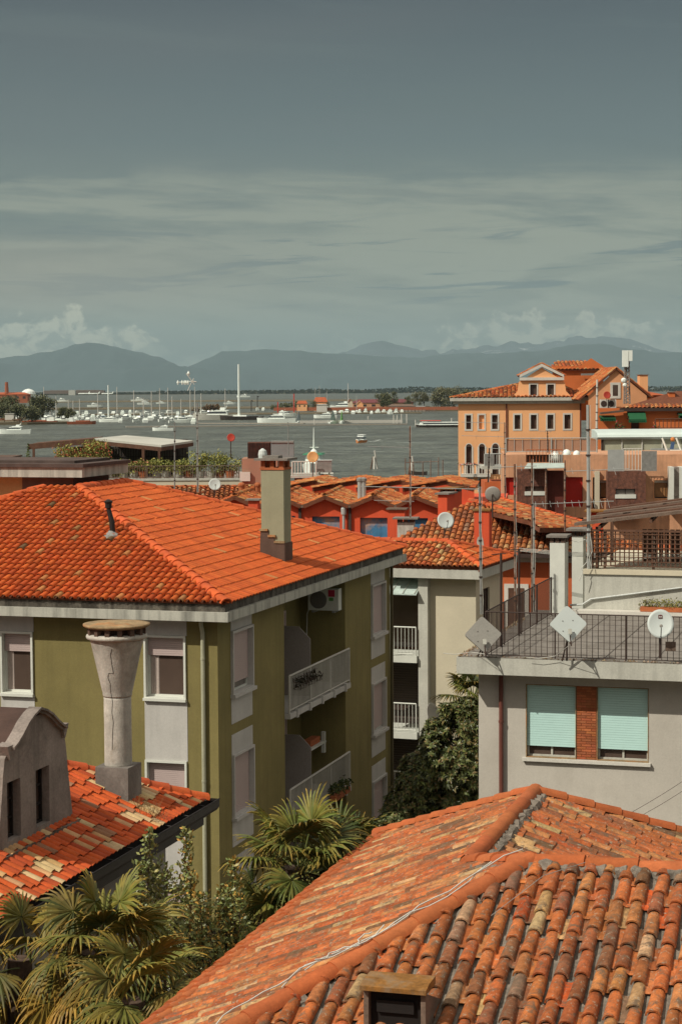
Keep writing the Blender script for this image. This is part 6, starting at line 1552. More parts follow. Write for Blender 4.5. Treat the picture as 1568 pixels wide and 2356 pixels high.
for i,(x0,x1,y0,y1,lab) in enumerate(((1214,1326,398,458,'larger scalloped dark green awning over the orange house door'),(1033,1130,420,448,'smaller dark green awning at the left end of the orange house'),(1535,1600,404,430,'narrow green awning at the right picture edge'))):
    r = HF.rect(cV(x0,y0), cV(x1,y1), 0); t = thing('awning', lab, 'awning', tuple(HF.P(r[0],r[2],0))); k = MB()
    k.prism([HF.P(r[0],r[3],.02), HF.P(r[0],r[3]-.12,.6), HF.P(r[0],r[2]+.25,1.3), HF.P(r[0],r[2],1.3), HF.P(r[0],r[2],1.26), HF.P(r[0],r[2]+.2,1.2), HF.P(r[0],r[3]-.2,.02)], V3((r[1]-r[0],0,0))); k.build('cloth', M_['awning'], t)
    k = MB(); n = 9
    for q in range(n): x = r[0]+(r[1]-r[0])*(q+.5)/n; k.lathe(HF.P(x,r[2]+.02,1.27), [(.15,0),(.15,.04)], 8, axis=(0,-1,0))
    k.build('scalloped_edge', M_['awning'], t)
    k = MB(); k.tube([HF.P(r[0],r[2]+.3,.05), HF.P(r[0],r[2]+.25,1.7)], .04, 4); k.build('bracket', M_['iron'], t)
rl_ = HF.rect(cV(1396,443), cV(1560,505), 1.5); t = thing('terrace_railing', 'brown lattice railing at the right edge below the orange house', 'railing', tuple(HF.P(rl_[0],rl_[2],1.5)))
railing(t, [HF.P(rl_[0],rl_[2],1.5), HF.P(rl_[1]+3,rl_[2],1.5)], rl_[3]-rl_[2], M_['wood'], bar=.04, gap=.4, top=.06, post=.07, name='bars', every=4)
k = MB(); pr = random.Random(2)
q_ = atY(cV(1160,495),203); leafball(k, q_, .8, 80, [(.06,.08,.03),(.3,.05,.06),(.1,.12,.03)], .18, r_=pr); q2_ = atY(cV(1395,508),203); leafball(k, q2_, .7, 60, [(.06,.08,.03),(.3,.05,.06)], .16, r_=pr)
tag(k.build('flower_bush', M_['leafdull']), 'low red flowering bushes before the orange house', 'flowers')
t, F, w_, zE_, zp_ = simple_house('small orange house with low tiled roof behind the far right chimney', 1345, 1437, 290, 240, 262.0, 6, M_['orangewall'])
k = MB(); F.wall(k, -3, w_, 1, zE_); k.build('wall', M_['orangewall'], t); k = MB(); k.face([F.P(-3,zE_,.4), F.P(w_+.6,zE_,.4), F.P(-2,zp_,-5), F.P(-3,zp_,-5)]); k.build('roof', mat('mat_farroof', (.42,.10,.035), var=.3, scale=1), t)
box_chimney(cV(1483,0)[0], cV(1522,0)[0], cV(0,272)[1], cV(0,310)[1], 208.0, M_['orangewall'], 'short orange chimney on the awning house roof', deg=0, depth=1.2, vent=False)
# ================================================================ planted terrace with pergola, left
YP = 132.0
PO = atY(cK(945,440), YP); PF = Face(PO, V3((1,0,0)), V3((0,-1,0)))
def Px(x,y,d=0): return PF.px(cK(x,y), d)
pg = thing('planted_terrace', 'building with planted roof terrace, cream parapet band and grey railing', 'building', (PO.x, PO.y, 1))
ae_ = PF.px(cS(905,170))[0]; zt_p = PF.px(cS(700,140))[1]; zb_p = PF.px(cS(700,185))[1]
k = MB(); PF.box(k, -22, ae_, 1, zb_p, -14, -.3); k.build('wall', M_['cream'], pg)
k = MB(); PF.box(k, -22, ae_+.1, zb_p, zt_p, -14, 0); k.build('parapet', M_['cream'], pg)
k = MB(); PF.box(k, -22, ae_+.1, zt_p+.002, zt_p+.14, -.4, .06); k.build('coping', M_['greytrim'], pg)
zr_p = PF.px(cK(1300,322))[1]-zt_p-.14
railing(pg, [PF.P(-20,zt_p+.14,-.1), PF.P(ae_-.1,zt_p+.14,-.1)], zr_p, M_['woodgrey'], bar=.02, gap=.17, post=.04, every=3, top=.03, name='railing')
k = MB(); PF.box(k, -21.9, ae_, zt_p+.003, zt_p+.05, -13.8, -.42); k.build('terrace_floor', M_['stuccobrown'], pg)
pr = random.Random(31)
for i in range(15):
    x = 690+i*86
    a = PF.px(cK(x+pr.uniform(-12,12),400))[0]; 
    if a > ae_-.4: break
    dd = -.9-pr.random()*.4; hgt_ = pr.uniform(.7,1.1)+(.8 if i > 9 else 0)
    nmx = ('leftmost','second','third','fourth','fifth','sixth','seventh','eighth','ninth','tenth','eleventh','twelfth','thirteenth','fourteenth','fifteenth')[i]
    t = thing('potted_shrub', nmx+' potted flowering shrub from the left behind the terrace railing', 'plant', tuple(PF.P(a,zt_p,dd)), 'potted shrubs on the planted terrace')
    k = MB(); k.lathe(PF.P(a,zt_p,dd), [(.24,0),(.34,.55),(.38,.6),(.3,.6)], 10); k.build('pot', M_['terracotta'] if i % 4 in (1,) or i > 11 else M_['greytrim'], t)
    k = MB()
    for q in range(11): leafball(k, PF.P(a+pr.uniform(-.65,.65), zt_p+.45+hgt_*pr.uniform(.05,.8), dd+pr.uniform(-.3,.3)), .42, 60, [(.26,.27,.06),(.17,.20,.05),(.36,.33,.08),(.12,.14,.04),(.42,.16,.10) if i in (0,1,4,5) else (.32,.32,.09)], .085, r_=pr)
    k.build('foliage', M_['leafdull'], t)
for i,(xa,xb,fn,lab) in enumerate(((400,615,cK,'long red flowering hedge at the left of the pergola terrace'),(640,800,cK,'orange flowering hedge beside the white wooden crate on the terrace'))):
    a0, a1 = PF.px(fn(xa,280))[0], PF.px(fn(xb,280))[0]; z0 = PF.px(fn(xa,305))[1]; t = thing('flowering_hedge', lab, 'hedge', tuple(PF.P((a0+a1)/2,z0-.8,-3)))
    k = MB(); n = 22
    for q in range(n): leafball(k, PF.P(a0+(a1-a0)*(q+.5)/n, z0+pr.uniform(.1,1.2), -3+pr.uniform(-.3,.3)), .5, 60, [(.25,.27,.06),(.17,.20,.05),(.48,.13,.07),(.32,.30,.08)], .09, r_=pr)
    k.build('foliage', M_['leafdull'], t)
    k = MB(); PF.box(k, a0, a1, z0-.9, z0+.1, -3.4, -2.6); k.build('trough', M_['greytrim'], t)
k = MB(); r = PF.rect(cK(552,265), cK(622,305), -2); PF.box(k, r[0], r[1], r[2], r[3], -2.4, -2.0); tag(k.build('crate', M_['greytrim']), 'pale wooden crate between the flowering hedges on the terrace', 'crate')
t = thing('cypress', 'small pointed green conifer left of the pergola post', 'plant', tuple(atY(cK(225,305),YP+4))); k = MB(); p = atY(cK(225,305),YP+4)
for q in range(9): leafball(k, p+ZU*(q*.17), .26*(1-q/10), 30, [(.12,.16,.03),(.08,.11,.02)], .06, r_=pr)
k.build('foliage', M_['leafdull'], t)
# pergola: left sloping timber part and white canopy part with posts and glazing
pgo = thing('pergola', 'timber pergola with white canopy roof over the planted terrace', 'pergola', tuple(PF.P(Px(500,300)[0], zt_p, -6)))
D0_, D1_ = -4.0, -9.0
def Pd(x,y,d): a,z = Px(x,y,d); return PF.P(a,z,d)
k = MB()
A_1 = Pd(222,150,D0_); A_2 = Pd(740,104,D0_); k.prism([A_1, A_2, A_2-ZU*.38, A_1-ZU*.38], V3((0,.2,0))); A_3 = Pd(222,158,D1_); A_4 = Pd(740,112,D1_)
k.prism([A_1-ZU*.02+V3((0,.21,0)), A_2-ZU*.02+V3((0,.21,0)), V3((A_2.x,PF.P(0,0,D1_).y,A_2.z)), V3((A_1.x,PF.P(0,0,D1_).y,A_1.z))], -ZU*.12); k.build('timber_roof', M_['wood'], pgo)
k = MB(); B1 = Pd(740,104,D0_-.1); B2 = Pd(1265,158,D0_+1.5); B3 = Pd(1515,122,D0_-3); B4 = Pd(985,80,D1_-4)
k.face([B1,B2,B3,B4]); k.face([p-ZU*.14 for p in (B4,B3,B2,B1)]); 
for p,q in ((B1,B2),(B2,B3),(B3,B4),(B4,B1)): k.face([p,p-ZU*.14,q-ZU*.14,q])
k.build('canopy', mat('mat_canopy', (.50,.50,.44), rough=.6, var=.15, scale=.3), pgo)
k = MB(); k.prism([B1-ZU*.145, B2-ZU*.145, B2-ZU*.42, B1-ZU*.42], V3((0,.15,0))); k.prism([B2-ZU*.145, B3-ZU*.145, B3-ZU*.40, B2-ZU*.40], V3((.0,.15,0))); k.build('edge_beam', M_['wood'], pgo)
for (x,yt,yb,d,w2) in ((265,165,430,D0_,.16),(670,120,430,D0_,.18),(762,125,430,D0_,.18),(1122,160,430,D0_+2.5,.18),(1247,158,430,D0_+1.4,.16),(525,150,300,D1_,.3),(857,130,300,D1_,.2),(992,140,300,D1_,.2),(1338,150,300,D1_,.2),(697,130,300,D1_,.2)):
    a,zt_q = Px(x,yt,d); k = MB(); PF.box(k, a-w2/2, a+w2/2, zt_p+.01, zt_q-.16, d-w2/2-.02, d+w2/2-.02); k.build('post', M_['wood'], pgo)
gl = PF.rect(cK(540,160), cK(1475,300), D1_+.1); k = MB(); PF.box(k, gl[0], gl[1], zt_p, gl[3]-.1, D1_+.05, D1_+.10); k.build('glazing', mat('mat_pergglass', (.13,.125,.10), rough=.35, var=.3, scale=.6), pgo)
k = MB(); n = 46
for q in range(n+1): a = gl[0]+(gl[1]-gl[0])*q/n; w2 = .16 if q % 7 == 0 else .05; PF.box(k, a-w2/2, a+w2/2, zt_p, gl[3]-.1, D1_+.101, D1_+.17)
for z in (.5,1.1,1.7): PF.box(k, gl[0], gl[1], zt_p+z+.8, zt_p+z+.85, D1_+.18, D1_+.21)
k.build('glazing_bars', M_['boatdark'], pgo)
# right end: pinkish stair wall, boxes, railing, orange dish
YQ = 118.0; QO = atY(cB(105,300), YQ); QF = Face(QO, V3((1,0,0)), V3((0,-1,0)))
st = thing('stair_house', 'pink rendered rooftop stair house beside the planted terrace', 'building', (QO.x,QO.y,1))
r = QF.rect(cB(105,290), cB(330,470)); k = MB(); QF.box(k, r[0], r[1], 1, r[3], -3, 0); k.build('wall', mat('mat_pinkwall', (.40,.22,.15), rough=.9, var=.2, scale=.5), st)
k = MB(); QF.box(k, r[0]-.12, r[0]+.5, r[2]+.4, r[3]-.8, .01, .2); k.build('side_pier', M_['stonetrim'], st)
for i,(x0,x1,m,lab) in enumerate(((141,285,M_['brownclad'],'dark ribbed box unit on the pink stair house'),(287,432,mat('mat_greybox',(.22,.25,.25),rough=.5,var=.15),'grey metal tank unit beside the dark ribbed box'))):
    r = QF.rect(cB(x0,188+i*-4), cB(x1,285), -.3); t = thing('roof_unit', lab, 'roof unit', tuple(QF.P(r[0],r[2],-.3))); k = MB(); QF.box(k, r[0], r[1]-.02, r[2]-.1, r[3], -1.6, -.3); k.build('casing', m, t)
    k = MB(); n = 16
    for q in range(n): x = r[0]+(r[1]-r[0])*q/n; QF.box(k, x, x+.03, r[2]-.1, r[3]-.02, -.3, -.26)
    if i == 0: k.build('rib', M_['boatdark'], t)
    else: 
        k = MB(); QF.box(k, r[0], r[1]-.02, r[3]-.06, r[3]+.03, -1.65, -.25); k.build('lid', M_['steel'], t)
ro = QF.rect(cB(420,310), cB(672,470), 0); t = thing('roof_terrace', 'small roof terrace with white railing and grey water tank', 'building', tuple(QF.P(ro[0],1,0)))
k = MB(); QF.box(k, r[1]+.02, ro[1], 1, QF.px(cB(500,410))[1], -4, 0); k.build('wall', M_['brownclad'], t)
zq = QF.px(cB(500,395))[1]; k = MB(); QF.box(k, ro[0]-.2, ro[1]+.05, QF.px(cB(500,410))[1], zq, -4, .1); k.build('coping', M_['greytrim'], t)
railing(t, [QF.P(ro[0],zq,0), QF.P(QF.px(cB(570,380))[0],zq,0)], QF.px(cB(500,308))[1]-zq, M_['stonetrim'], bar=.025, gap=.17, post=.05, top=.035, name='railing')
rk = QF.rect(cB(575,305), cB(668,375), -.3); t2 = thing('water_tank', 'grey boxy water tank at the right end of the small roof terrace', 'tank', tuple(QF.P(rk[0],rk[2],-.3))); k = MB(); QF.box(k, rk[0], rk[1], rk[2], rk[3], -1.6, -.3); k.build('tank', M_['steel'], t2)
k = MB(); QF.box(k, rk[0]-.02, rk[1]+.03, rk[3], rk[3]+.05, -1.63, -.27); k.build('lid', M_['alu'], t2)
k = MB()
for x in (rk[0]+.1, rk[1]-.2): QF.box(k, x, x+.1, zq, rk[2], -.6, -.5)
k.build('leg', M_['stonetrim'], t2)
dish(cB(549,280), 116.5, .34, M_['dishorange'], 'orange satellite dish with dark marks on the small roof terrace', az=5, tilt=.3, foot=1.3, logo=None, lnb=False)
pm_ = atY(cB(549,280),116.5); k = MB()
for q,(dx,h) in enumerate(((-.13,.07),(-.06,.10),(.01,.07),(.06,.10))): k.box(pm_+V3((dx,-.08,-.26)), V3((.03,0,0)), V3((0,.012,0)), V3((0,0,h)))
k.box(pm_+V3((-.08,-.08,-.19)), V3((.09,0,0)), V3((0,.012,0)), V3((0,0,.03)))
mk = k.build('dish_marks', M_['boatdark'], bpy.data.objects[[o.name for o in C.objects if o.get('label','').startswith('orange satellite dish')][0]])
dish(cA(1347,452), 106.0, .33, M_['dish'], 'pale blue satellite dish above the mottled old tile roof', az=10, tilt=.35, foot=.8)
dish(cB(37,158), 120.0, .25, M_['dishred'], 'red satellite dish on a thin pole above the terrace shrubs', az=10, tilt=.3, foot=1.2, lnb=False)
# white roof corner at the far left
w0 = atY(cA(0,318), 150.0); w1_ = atY(cA(80,283), 150.0); t = thing('white_terrace_roof', 'small white flat roof corner at the left picture edge', 'building', (w0.x, w0.y, 1))
k = MB(); k.box(V3((w0.x-8, w0.y, w0.z-.1)), V3((8.6,0,0)), V3((0,5,0)), ZU*.42); k.box(V3((w0.x-8, w0.y+1, 1)), V3((7.5,0,0)), V3((0,3,0)), ZU*(w0.z-1.12)); k.build('wall', M_['stonetrim'], t); k = MB(); k.box(V3((w0.x-8.2, w0.y-.2, w0.z+.325)), V3((9.1,0,0)), V3((0,5.4,0)), ZU*.14); k.build('roof', M_['cocoa'], t)
# ================================================================ aerials
aerial(cB(1158,85), cB(1160,790), 92.0, 'tall rusty red aerial mast with one long side arm over the gabled roofs', M_['rustpole'], r=.035, yagis=((.19,2.0,2,180,0),(.67,1.9,6,175,.1)))
aerial(cA(1096,60), cA(1096,490), 104.0, 'thin pale aerial pole left of the two behind the orange roof', M_['steel'], r=.035, cable=False)
aerial(cA(1236,-60), cA(1240,500), 102.0, 'taller thin pole carrying a weather vane style antenna above the marina', M_['steel'], r=.04, yagis=())
t = thing('vane_antenna', 'white star shaped weather antenna with a row of small cups against the mountains', 'antenna', tuple(atY(cY(380,170),102)))
k = MB(); c_ = atY(cY(378,168),102)
for (dx,dy) in ((-55,-70),(-40,85),(20,30),(15,-25)): k.tube([c_, atY(cY(378+dx,168+dy),102)], .02, 5)
k.tube([c_, atY(cY(416,175),102)], .03, 5); k.build('arm', M_['stonetrim'], t)
k = MB(); k.tube([c_, atY(cY(238,178),102)], .02, 5)
for x in (250,288,310,325,342): k.lathe(atY(cY(x,180),102), [(.02,-.12),(.055,0),(.02,.12)], 6)
k.lathe(atY(cY(345,98),102), [(.02,-.12),(.08,0),(.02,.12)], 6); k.build('cup', M_['boatwhite'], t)
aerial(cG(268,75), cG(278,895), 56.0, 'long grey pole with a horizontal antenna boom at the corner of the terrace', M_['steel'], r=.035, yagis=((.02,3.4,3,180,.0),))
aerial(cG(492,-70), cG(497,960), 62.0, 'rusty striped pole nearest the left terrace railing', M_['rustpole'], r=.035, yagis=((.02,1.4,2,0,.5),))
aerial(cG(603,-100), cG(603,930), 63.0, 'pale rust spotted pole, one of a pair near the white chimneys', M_['rustpole'], r=.03)
aerial(cG(614,180), cG(614,920), 63.4, 'thicker grey pole of the pair carrying a ragged television antenna', M_['steel'], r=.035, yagis=((.01,2.6,11,2,.0),))
aerial(cG(815,-95), cG(815,365), 72.0, 'thin rusty pole rising from the far slope of the red roof', M_['rustpole'], r=.03, cable=False)
aerial(cG(962,-450), cG(968,695), 57.8, 'tallest white pole with cable loops beside the right chimney', M_['alu'], r=.05, yagis=((.37,1.9,3,5,.35),))
aerial(cV(428,465), cV(430,950), 100.0, 'rusty pole with two long thin side arms before the villa', M_['rustpole'], r=.03, yagis=((.01,2.2,2,180,0),(.19,2.2,2,180,0)))
aerial(cV(330,630), cV(322,850), 92.0, 'dark leaning aerial pole with bars left of the grey dish', M_['iron'], r=.035, yagis=((.02,1.0,2,160,.8),))
aerial(cV(703,520), cV(705,660), 120.0, 'slim antenna with small cross bars before the villa windows', M_['iron'], r=.03, cable=False, yagis=((.02,.9,3,180,.3),))
aerial(cV(1022,190), cV(1018,560), 170.0, 'pale pole standing before the gabled wing right of the villa', M_['stonetrim'], r=.09, cable=False)
aerial(cB(394,60), cB(398,270), 90.0, 'very thin whip aerial above the sage green chimney', M_['steel'], r=.02, cable=False, bands=False)
k = MB(); p0_, p1_ = gtp(a0,3.2,2.1), gtp(a0+9.5,3.2,1.75)
ln = thing('clothes_line', 'white washing lines stretched across the terrace at lattice height', 'washing line', tuple(p0_))
for q in range(4):
    k = MB(); s0_ = atY(cG(520,470+q*6), 59.0); s1_ = atY(cG(1620,500+q*11), 57.0)
    k.tube([s0_.lerp(s1_, i/10)-ZU*(.10*math.sin(PI*i/10)) for i in range(11)], .007, 4); k.build('line', M_['wirewhite'], ln)
tw = thing('cable', 'two thin dark overhead wires crossing the grey wall at right', 'cable', tuple(atY(cR(1568,700),46)))
for (a,b) in (((1255,890),(1568,690)),((1320,900),(1568,740))):
    k = MB(); s0_ = atY(cR(*a), 44.0); s1_ = atY(cR(b[0]+200,b[1]-130), 46.0); k.tube([s0_.lerp(s1_, i/8)-ZU*(.06*math.sin(PI*i/8)) for i in range(9)], .006, 4); k.build('wire', M_['iron'], tw)
cl_ = thing('cable', 'tangle of white cables hanging from the tallest pole', 'cable', tuple(atY(cG(960,520),57.6))); k = MB()
for pts in (((975,375),(985,430),(990,490),(975,530),(960,480)),((950,415),(960,440),(965,490)),((965,490),(955,560),(920,600),(930,620),(905,680)),((965,500),(980,570),(985,600)),((860,420),(900,430),(945,415))):
    k.tube([atY(cG(*q), 57.5) for q in pts], .012, 5)
k.build('cable_loop', M_['wirewhite'], cl_)
# ================================================================ lagoon: boats, piles, shores
def WP(x, y): return onz((x, y), 0.0)
pr = random.Random(77)
class LF:   # local frame at water level: x forward, y left
    def __init__(s, p, head): s.p = V3(p); t = math.radians(head); s.x = V3((math.cos(t), math.sin(t), 0)); s.y = V3((-s.x.y, s.x.x, 0))
    def P(s, x, y, z): return s.p+s.x*x+s.y*y+ZU*z
def hull(mb, F, L, B, H, sheer=.25, n=9, tr=.8):
    sec = []
    for i in range(n):
        t = i/(n-1); x = (t-.5)*L; w = B/2*(tr+(1-tr)*math.sin(PI*min(t*1.6,1)/2) if t < .55 else math.sqrt(max(0, 1-((t-.55)/.45)**2.2))); z = H*(1+sheer*(2*t-1)**2*(1 if t > .5 else .3))
        sec.append([F.P(x,w,z), F.P(x*.97,w*.82,0), F.P(x*.97,-w*.82,0), F.P(x,-w,z)])
    for a, b in zip(sec[:-1], sec[1:]):
        for q in range(3): mb.face([a[q], a[q+1], b[q+1], b[q]])
        mb.face([a[3], a[0], b[0], b[3]])
    mb.face(sec[0]); mb.face(sec[-1][::-1])
def cabin(mb, F, x0, x1, B, z0, z1, rake=.35):
    w = B/2; mb.hexa([F.P(x0,-w,z0), F.P(x1,-w,z0), F.P(x1,w,z0), F.P(x0,w,z0), F.P(x0+rake*.3,-w*.85,z1), F.P(x1-rake,-w*.85,z1), F.P(x1-rake,w*.85,z1), F.P(x0+rake*.3,w*.85,z1)])
def motorboat(p, L, head, label, group=None, style=0, name='motorboat', hm='boatwhite', trim=None):
    L *= 1.15; F = LF(p, head); t = thing(name, label, 'boat', tuple(p), group); B = L*.29; H = L*.095+.3
    k = MB(); hull(k, F, L, B, H); k.build('hull', M_[hm], t)
    if trim: k = MB(); hull(k, F, L*1.003, B*1.01, H*.42); k.build('boot_stripe', M_[trim], t)
    z = H
    k = MB(); h1 = .085*L if L > 9 else 1.25; cabin(k, F, -L*.22, L*.22, B*.78, z, z+h1, L*.10); k.build('cabin', M_['boatwhite'], t)
    k = MB(); cabin(k, F, -L*.20, L*.215, B*.80, z+h1*.38, z+h1*.80, L*.07); k.build('windows', M_['boatglass'], t)
    if style >= 1:
        k = MB(); cabin(k, F, -L*.24, L*.08, B*.72, z+h1+.004, z+h1+.28, L*.05); cabin(k, F, -L*.16, -L*.06, B*.62, z+h1+.28, z+h1*1.75, .2); k.build('flybridge', M_['boatwhite'], t)
    if style >= 2:
        k = MB(); k.tube([F.P(-L*.14,B*.3,z+h1), F.P(-L*.20,B*.25,z+h1*2.1), F.P(-L*.20,-B*.25,z+h1*2.1), F.P(-L*.14,-B*.3,z+h1)], .10, 5); k.tube([F.P(-L*.2,0,z+h1*2.1), F.P(-L*.22,0,z+h1*2.9)], .05, 4); k.build('radar_arch', M_['boatwhite'], t)
    if style == 3:
        k = MB(); cabin(k, F, -L*.42, -L*.20, B*.8, z+h1*.95, z+h1*1.12, .1); k.build('canopy', M_['boatblue'], t)
    k = MB(); k.tube([F.P(L*.22,B*.36,z+.55), F.P(L*.46,0,z+L*.02+.7), F.P(L*.22,-B*.36,z+.55)], .035, 4); k.build('bow_rail', M_['alu'], t)
    return t
def sailboat(p, L, head, ytop, label, group=None, sails=None, hm='boatwhite', r=.11):
    F = LF(p, head); t = thing('sailboat', label, 'boat', tuple(p), group); B = L*.27; H = L*.07+.3
    top = atY((proj(p)[0], ytop), p.y).z
    k = MB(); hull(k, F, L, B, H, .3); k.build('hull', M_[hm], t)
    k = MB(); cabin(k, F, -L*.12, L*.2, B*.6, H, H+.55, .6); k.build('coachroof', M_['boatwhite'], t)
    k = MB(); k.tube([F.P(L*.06,0,H), F.P(L*.06,0,top)], [r, r*.7], 6); k.build('mast', M_['stonetrim'] if not sails and r < .45 else M_['boatwhite'], t)
    if not sails:
        k = MB(); k.tube([F.P(L*.05,0,H+1.3), F.P(-L*.34,0,H+1.35)], .16, 6); k.build('boom_cover', M_[pr.choice(['boatblue','boatwhite','boatblue','greytrim'])], t)
    k = MB()
    for q in (F.P(L*.49,0,H+.2), F.P(-L*.49,0,H+.1)): k.tube([q, F.P(L*.06,0,top*.97)], .018, 3, False)
    k.tube([F.P(L*.05,B*.45,H), F.P(L*.06,L*.05,top*.55), F.P(L*.06,0,top*.9)], .018, 3, False); k.tube([F.P(L*.05,-B*.45,H), F.P(L*.06,-L*.05,top*.55), F.P(L*.06,0,top*.9)], .018, 3, False)
    k.build('rigging', M_['steel'], t)
    if sails:
        for nm, m, xa, xb, bulge in (('mainsail', sails[0], L*.04, -L*.40, .5), ('jib', sails[1], L*.48, L*.02, .6)):
            k = MB(); n = 8; rows = []
            for i in range(n+1):
                q = i/n; z = H+.9+(top-H-1.2)*q; x0_ = xa if nm == 'mainsail' else xa+(L*.06-xa)*q; x1_ = xb+(L*.04-xb)*q
                rows.append([F.P(x0_+(x1_-x0_)*u, bulge*math.sin(PI*u)*(1-q*.7), z) for u in (0,.25,.5,.75,1)])
            for a, b in zip(rows[:-1], rows[1:]):
                for j in range(4): k.face([a[j], a[j+1], b[j+1], b[j]])
            k.smooth = True; k.build(nm, M_[m], t)
    return t
ORD = ['first','second','third','fourth','fifth','sixth','seventh','eighth','ninth','tenth','eleventh','twelfth','thirteenth','fourteenth','fifteenth','sixteenth','seventeenth','eighteenth','nineteenth','twentieth']
# moored sailing yachts (mast positions and heights measured in the photograph)
masts = [(91,910,962,9),(102,890,960,11),(116,921,963,8),(130,912,964,9),(159,919,966,8),(169,922,962,8),(184,918,961,8),(226,905,960,9),(250,886,966,13),(270,890,958,11),(309,898,962,10),(330,916,964,8),(350,900,964,10),(368,893,961,11),(387,892,963,11),
         (396,912,965,8),(416,918,963,8),(439,897,960,10),(448,890,961,11),(462,905,964,10),(518,894,958,11)]
for i,(x,yt,yb,L) in enumerate(masts):
    nm = '%s moored sailing yacht from the left in the marina' % ORD[i] if i < 20 else 'rightmost moored sailing yacht, under the gap of the mountains'
    if i == 8: nm = 'white sailing yacht with the tall thick mast in the left half of the marina'
    sailboat(WP(x,yb), L, pr.choice([80,95,100,-85,120,60]), yt, nm, 'sailing yachts moored in the marina', r=.32 if i != 8 else .55)
sailboat(WP(556,966), 27, 175, 838, 'dark hulled superyacht with the tallest white mast in the marina', hm='boatdark', r=.85)
# moored motor boats : dense rows
row1 = [(92,964),(104,969),(117,966),(131,972),(143,962),(153,973),(166,965),(178,971),(192,963),(203,969),(214,965),(226,970),(238,966),(252,971),(264,968),(277,972),(289,966),(299,964),(312,971),(322,966),(334,972),(345,967),(357,963),(371,970),(383,966),(394,973),(407,969),(421,972),(434,968),(446,975)]
for i,(x,y) in enumerate(row1):
    c_ = 'white' ; st = pr.choice([0,1,1,2,3]); L = pr.uniform(7.5,12)
    if i in (5,): L = 13
    lab = '%s %s motorboat from the left in the crowded marina row' % ('smaller' if L < 9.6 else 'larger', 'white')
    lab = 'white moored motorboat%s, %s in the front marina row' % (' with blue canopy' if st == 3 else (' with flybridge' if st in (1,2) else ''), (ORD[i]+' from the left') if i < 20 else (ORD[29-i]+' from the right'))
    motorboat(WP(x,y), L, pr.choice([90,75,-80,100,10,170,-100]), lab, 'motorboats moored in the marina', st)
row2 = [(140,955),(178,956),(200,957),(232,955),(262,954),(283,955),(300,951),(318,953),(340,955),(360,955),(392,954),(410,956),(428,952),(470,954),(486,952)]
for i,(x,y) in enumerate(row2):
    motorboat(WP(x,y), pr.uniform(8,12), pr.choice([90,-80,100,20,160]), 'white motorboat, %s from the left in the rear marina row' % ORD[i], 'motorboats in the rear marina row', pr.choice([0,1,2]))
# larger and distinct boats
motorboat(WP(146,973), 17, 175, 'big white two deck passenger launch at the left front of the marina', style=2, name='passenger_launch')
motorboat(WP(500,966), 26, 178, 'long white motor yacht with grey hull left of the tallest mast', style=2, name='motor_yacht', hm='greytrim')
motorboat(WP(636,973), 19, 176, 'sleek white motor yacht at the breakwater right of the tallest mast', style=2, name='motor_yacht')
motorboat(WP(655,958), 14, 5, 'smaller white cruiser behind the sleek motor yacht', style=1, name='motor_yacht')
motorboat(WP(33,998), 13, 180, 'white cruiser underway at the left picture edge', style=2)
motorboat(WP(375,991), 8.5, 178, 'small white cruiser lying alone before the breakwater', style=1)
motorboat(WP(592,945), 9, 90, 'left of two small cabin boats on the landing beyond the mast', 'cabin boats on the far landing', 1)
motorboat(WP(578,946), 9, 85, 'right hand neighbour of the small cabin boats on the far landing', 'cabin boats on the far landing', 1) if False else motorboat(WP(606,945), 9, 85, 'right of two small cabin boats on the landing beyond the mast', 'cabin boats on the far landing', 1)
def barge(x, y, L, label, m, head=178):
    p = WP(x,y); F = LF(p, head); t = thing('barge', label, 'barge', tuple(p)); k = MB(); hull(k, F, L, L*.22, 1.5, .2); k.build('hull', M_[m], t)
    k = MB(); cabin(k, F, -L*.42, -L*.28, L*.16, 1.5, 3.8, .3); k.build('wheelhouse', M_['boatwhite'], t); k = MB(); cabin(k, F, -L*.2, L*.3, L*.15, 1.3, 2.1, .2); k.build('cargo', M_['boatwood'], t)
barge(90, 975, 21, 'rust brown work barge moored at the left end of the marina', 'boatwood'); barge(188, 976, 16, 'low red brown barge with white bow before the marina', 'boatwood', 2)
barge(20, 970, 16, 'brown barge moored against the wooded bank at the left edge', 'boatwood')
# water taxi coming toward the camera
pt = WP(830,1019); F = LF(pt, -105); t = thing('water_bus', 'white water taxi with orange hull heading toward the viewer', 'boat', tuple(pt))
k = MB(); hull(k, F, 8.5, 3.0, .8, .5); k.build('hull', M_['boatorange'], t); k = MB(); hull(k, LF(pt+ZU*.55,-105), 8.6, 3.06, .55, .5); k.build('gunwale', M_['boatwhite'], t)
k = MB(); cabin(k, F, -2.6, 1.6, 2.6, 1.1, 2.3, .6); k.build('cabin', M_['boatwhite'], t); k = MB(); cabin(k, F, -2.5, 1.65, 2.64, 1.5, 2.1, .4); k.build('windows', M_['boatglass'], t); k = MB(); cabin(k, F, -2.9, .8, 2.4, 2.7, 2.85, .1)
for q in (-2.6,.5):
    for w2 in (-1,1): k.tube([F.P(q,w2,2.2), F.P(q,w2,2.75)], .06, 4)
k.build('canopy', M_['boatwhite'], t)
foam = MB()
def wake(pts, w):
    for a, b in zip(pts[:-1], pts[1:]):
        A, B = WP(*a)+ZU*.12, WP(*b)+ZU*.12; d = (B-A); s2 = V3((-d.y,d.x,0)).normalized()*w; n = 14; c_ = [A]
        for q in range(n):
            if pr.random() < .22: continue
            u0, u1 = q/n, (q+.85)/n; o = s2*pr.uniform(-.6,.6); ww = pr.uniform(.3,1)
            foam.face([A+d*u0+o-s2*ww*.5, A+d*u1+o-s2*ww*.5, A+d*u1+o+s2*ww*.5, A+d*u0+o+s2*ww*.5])
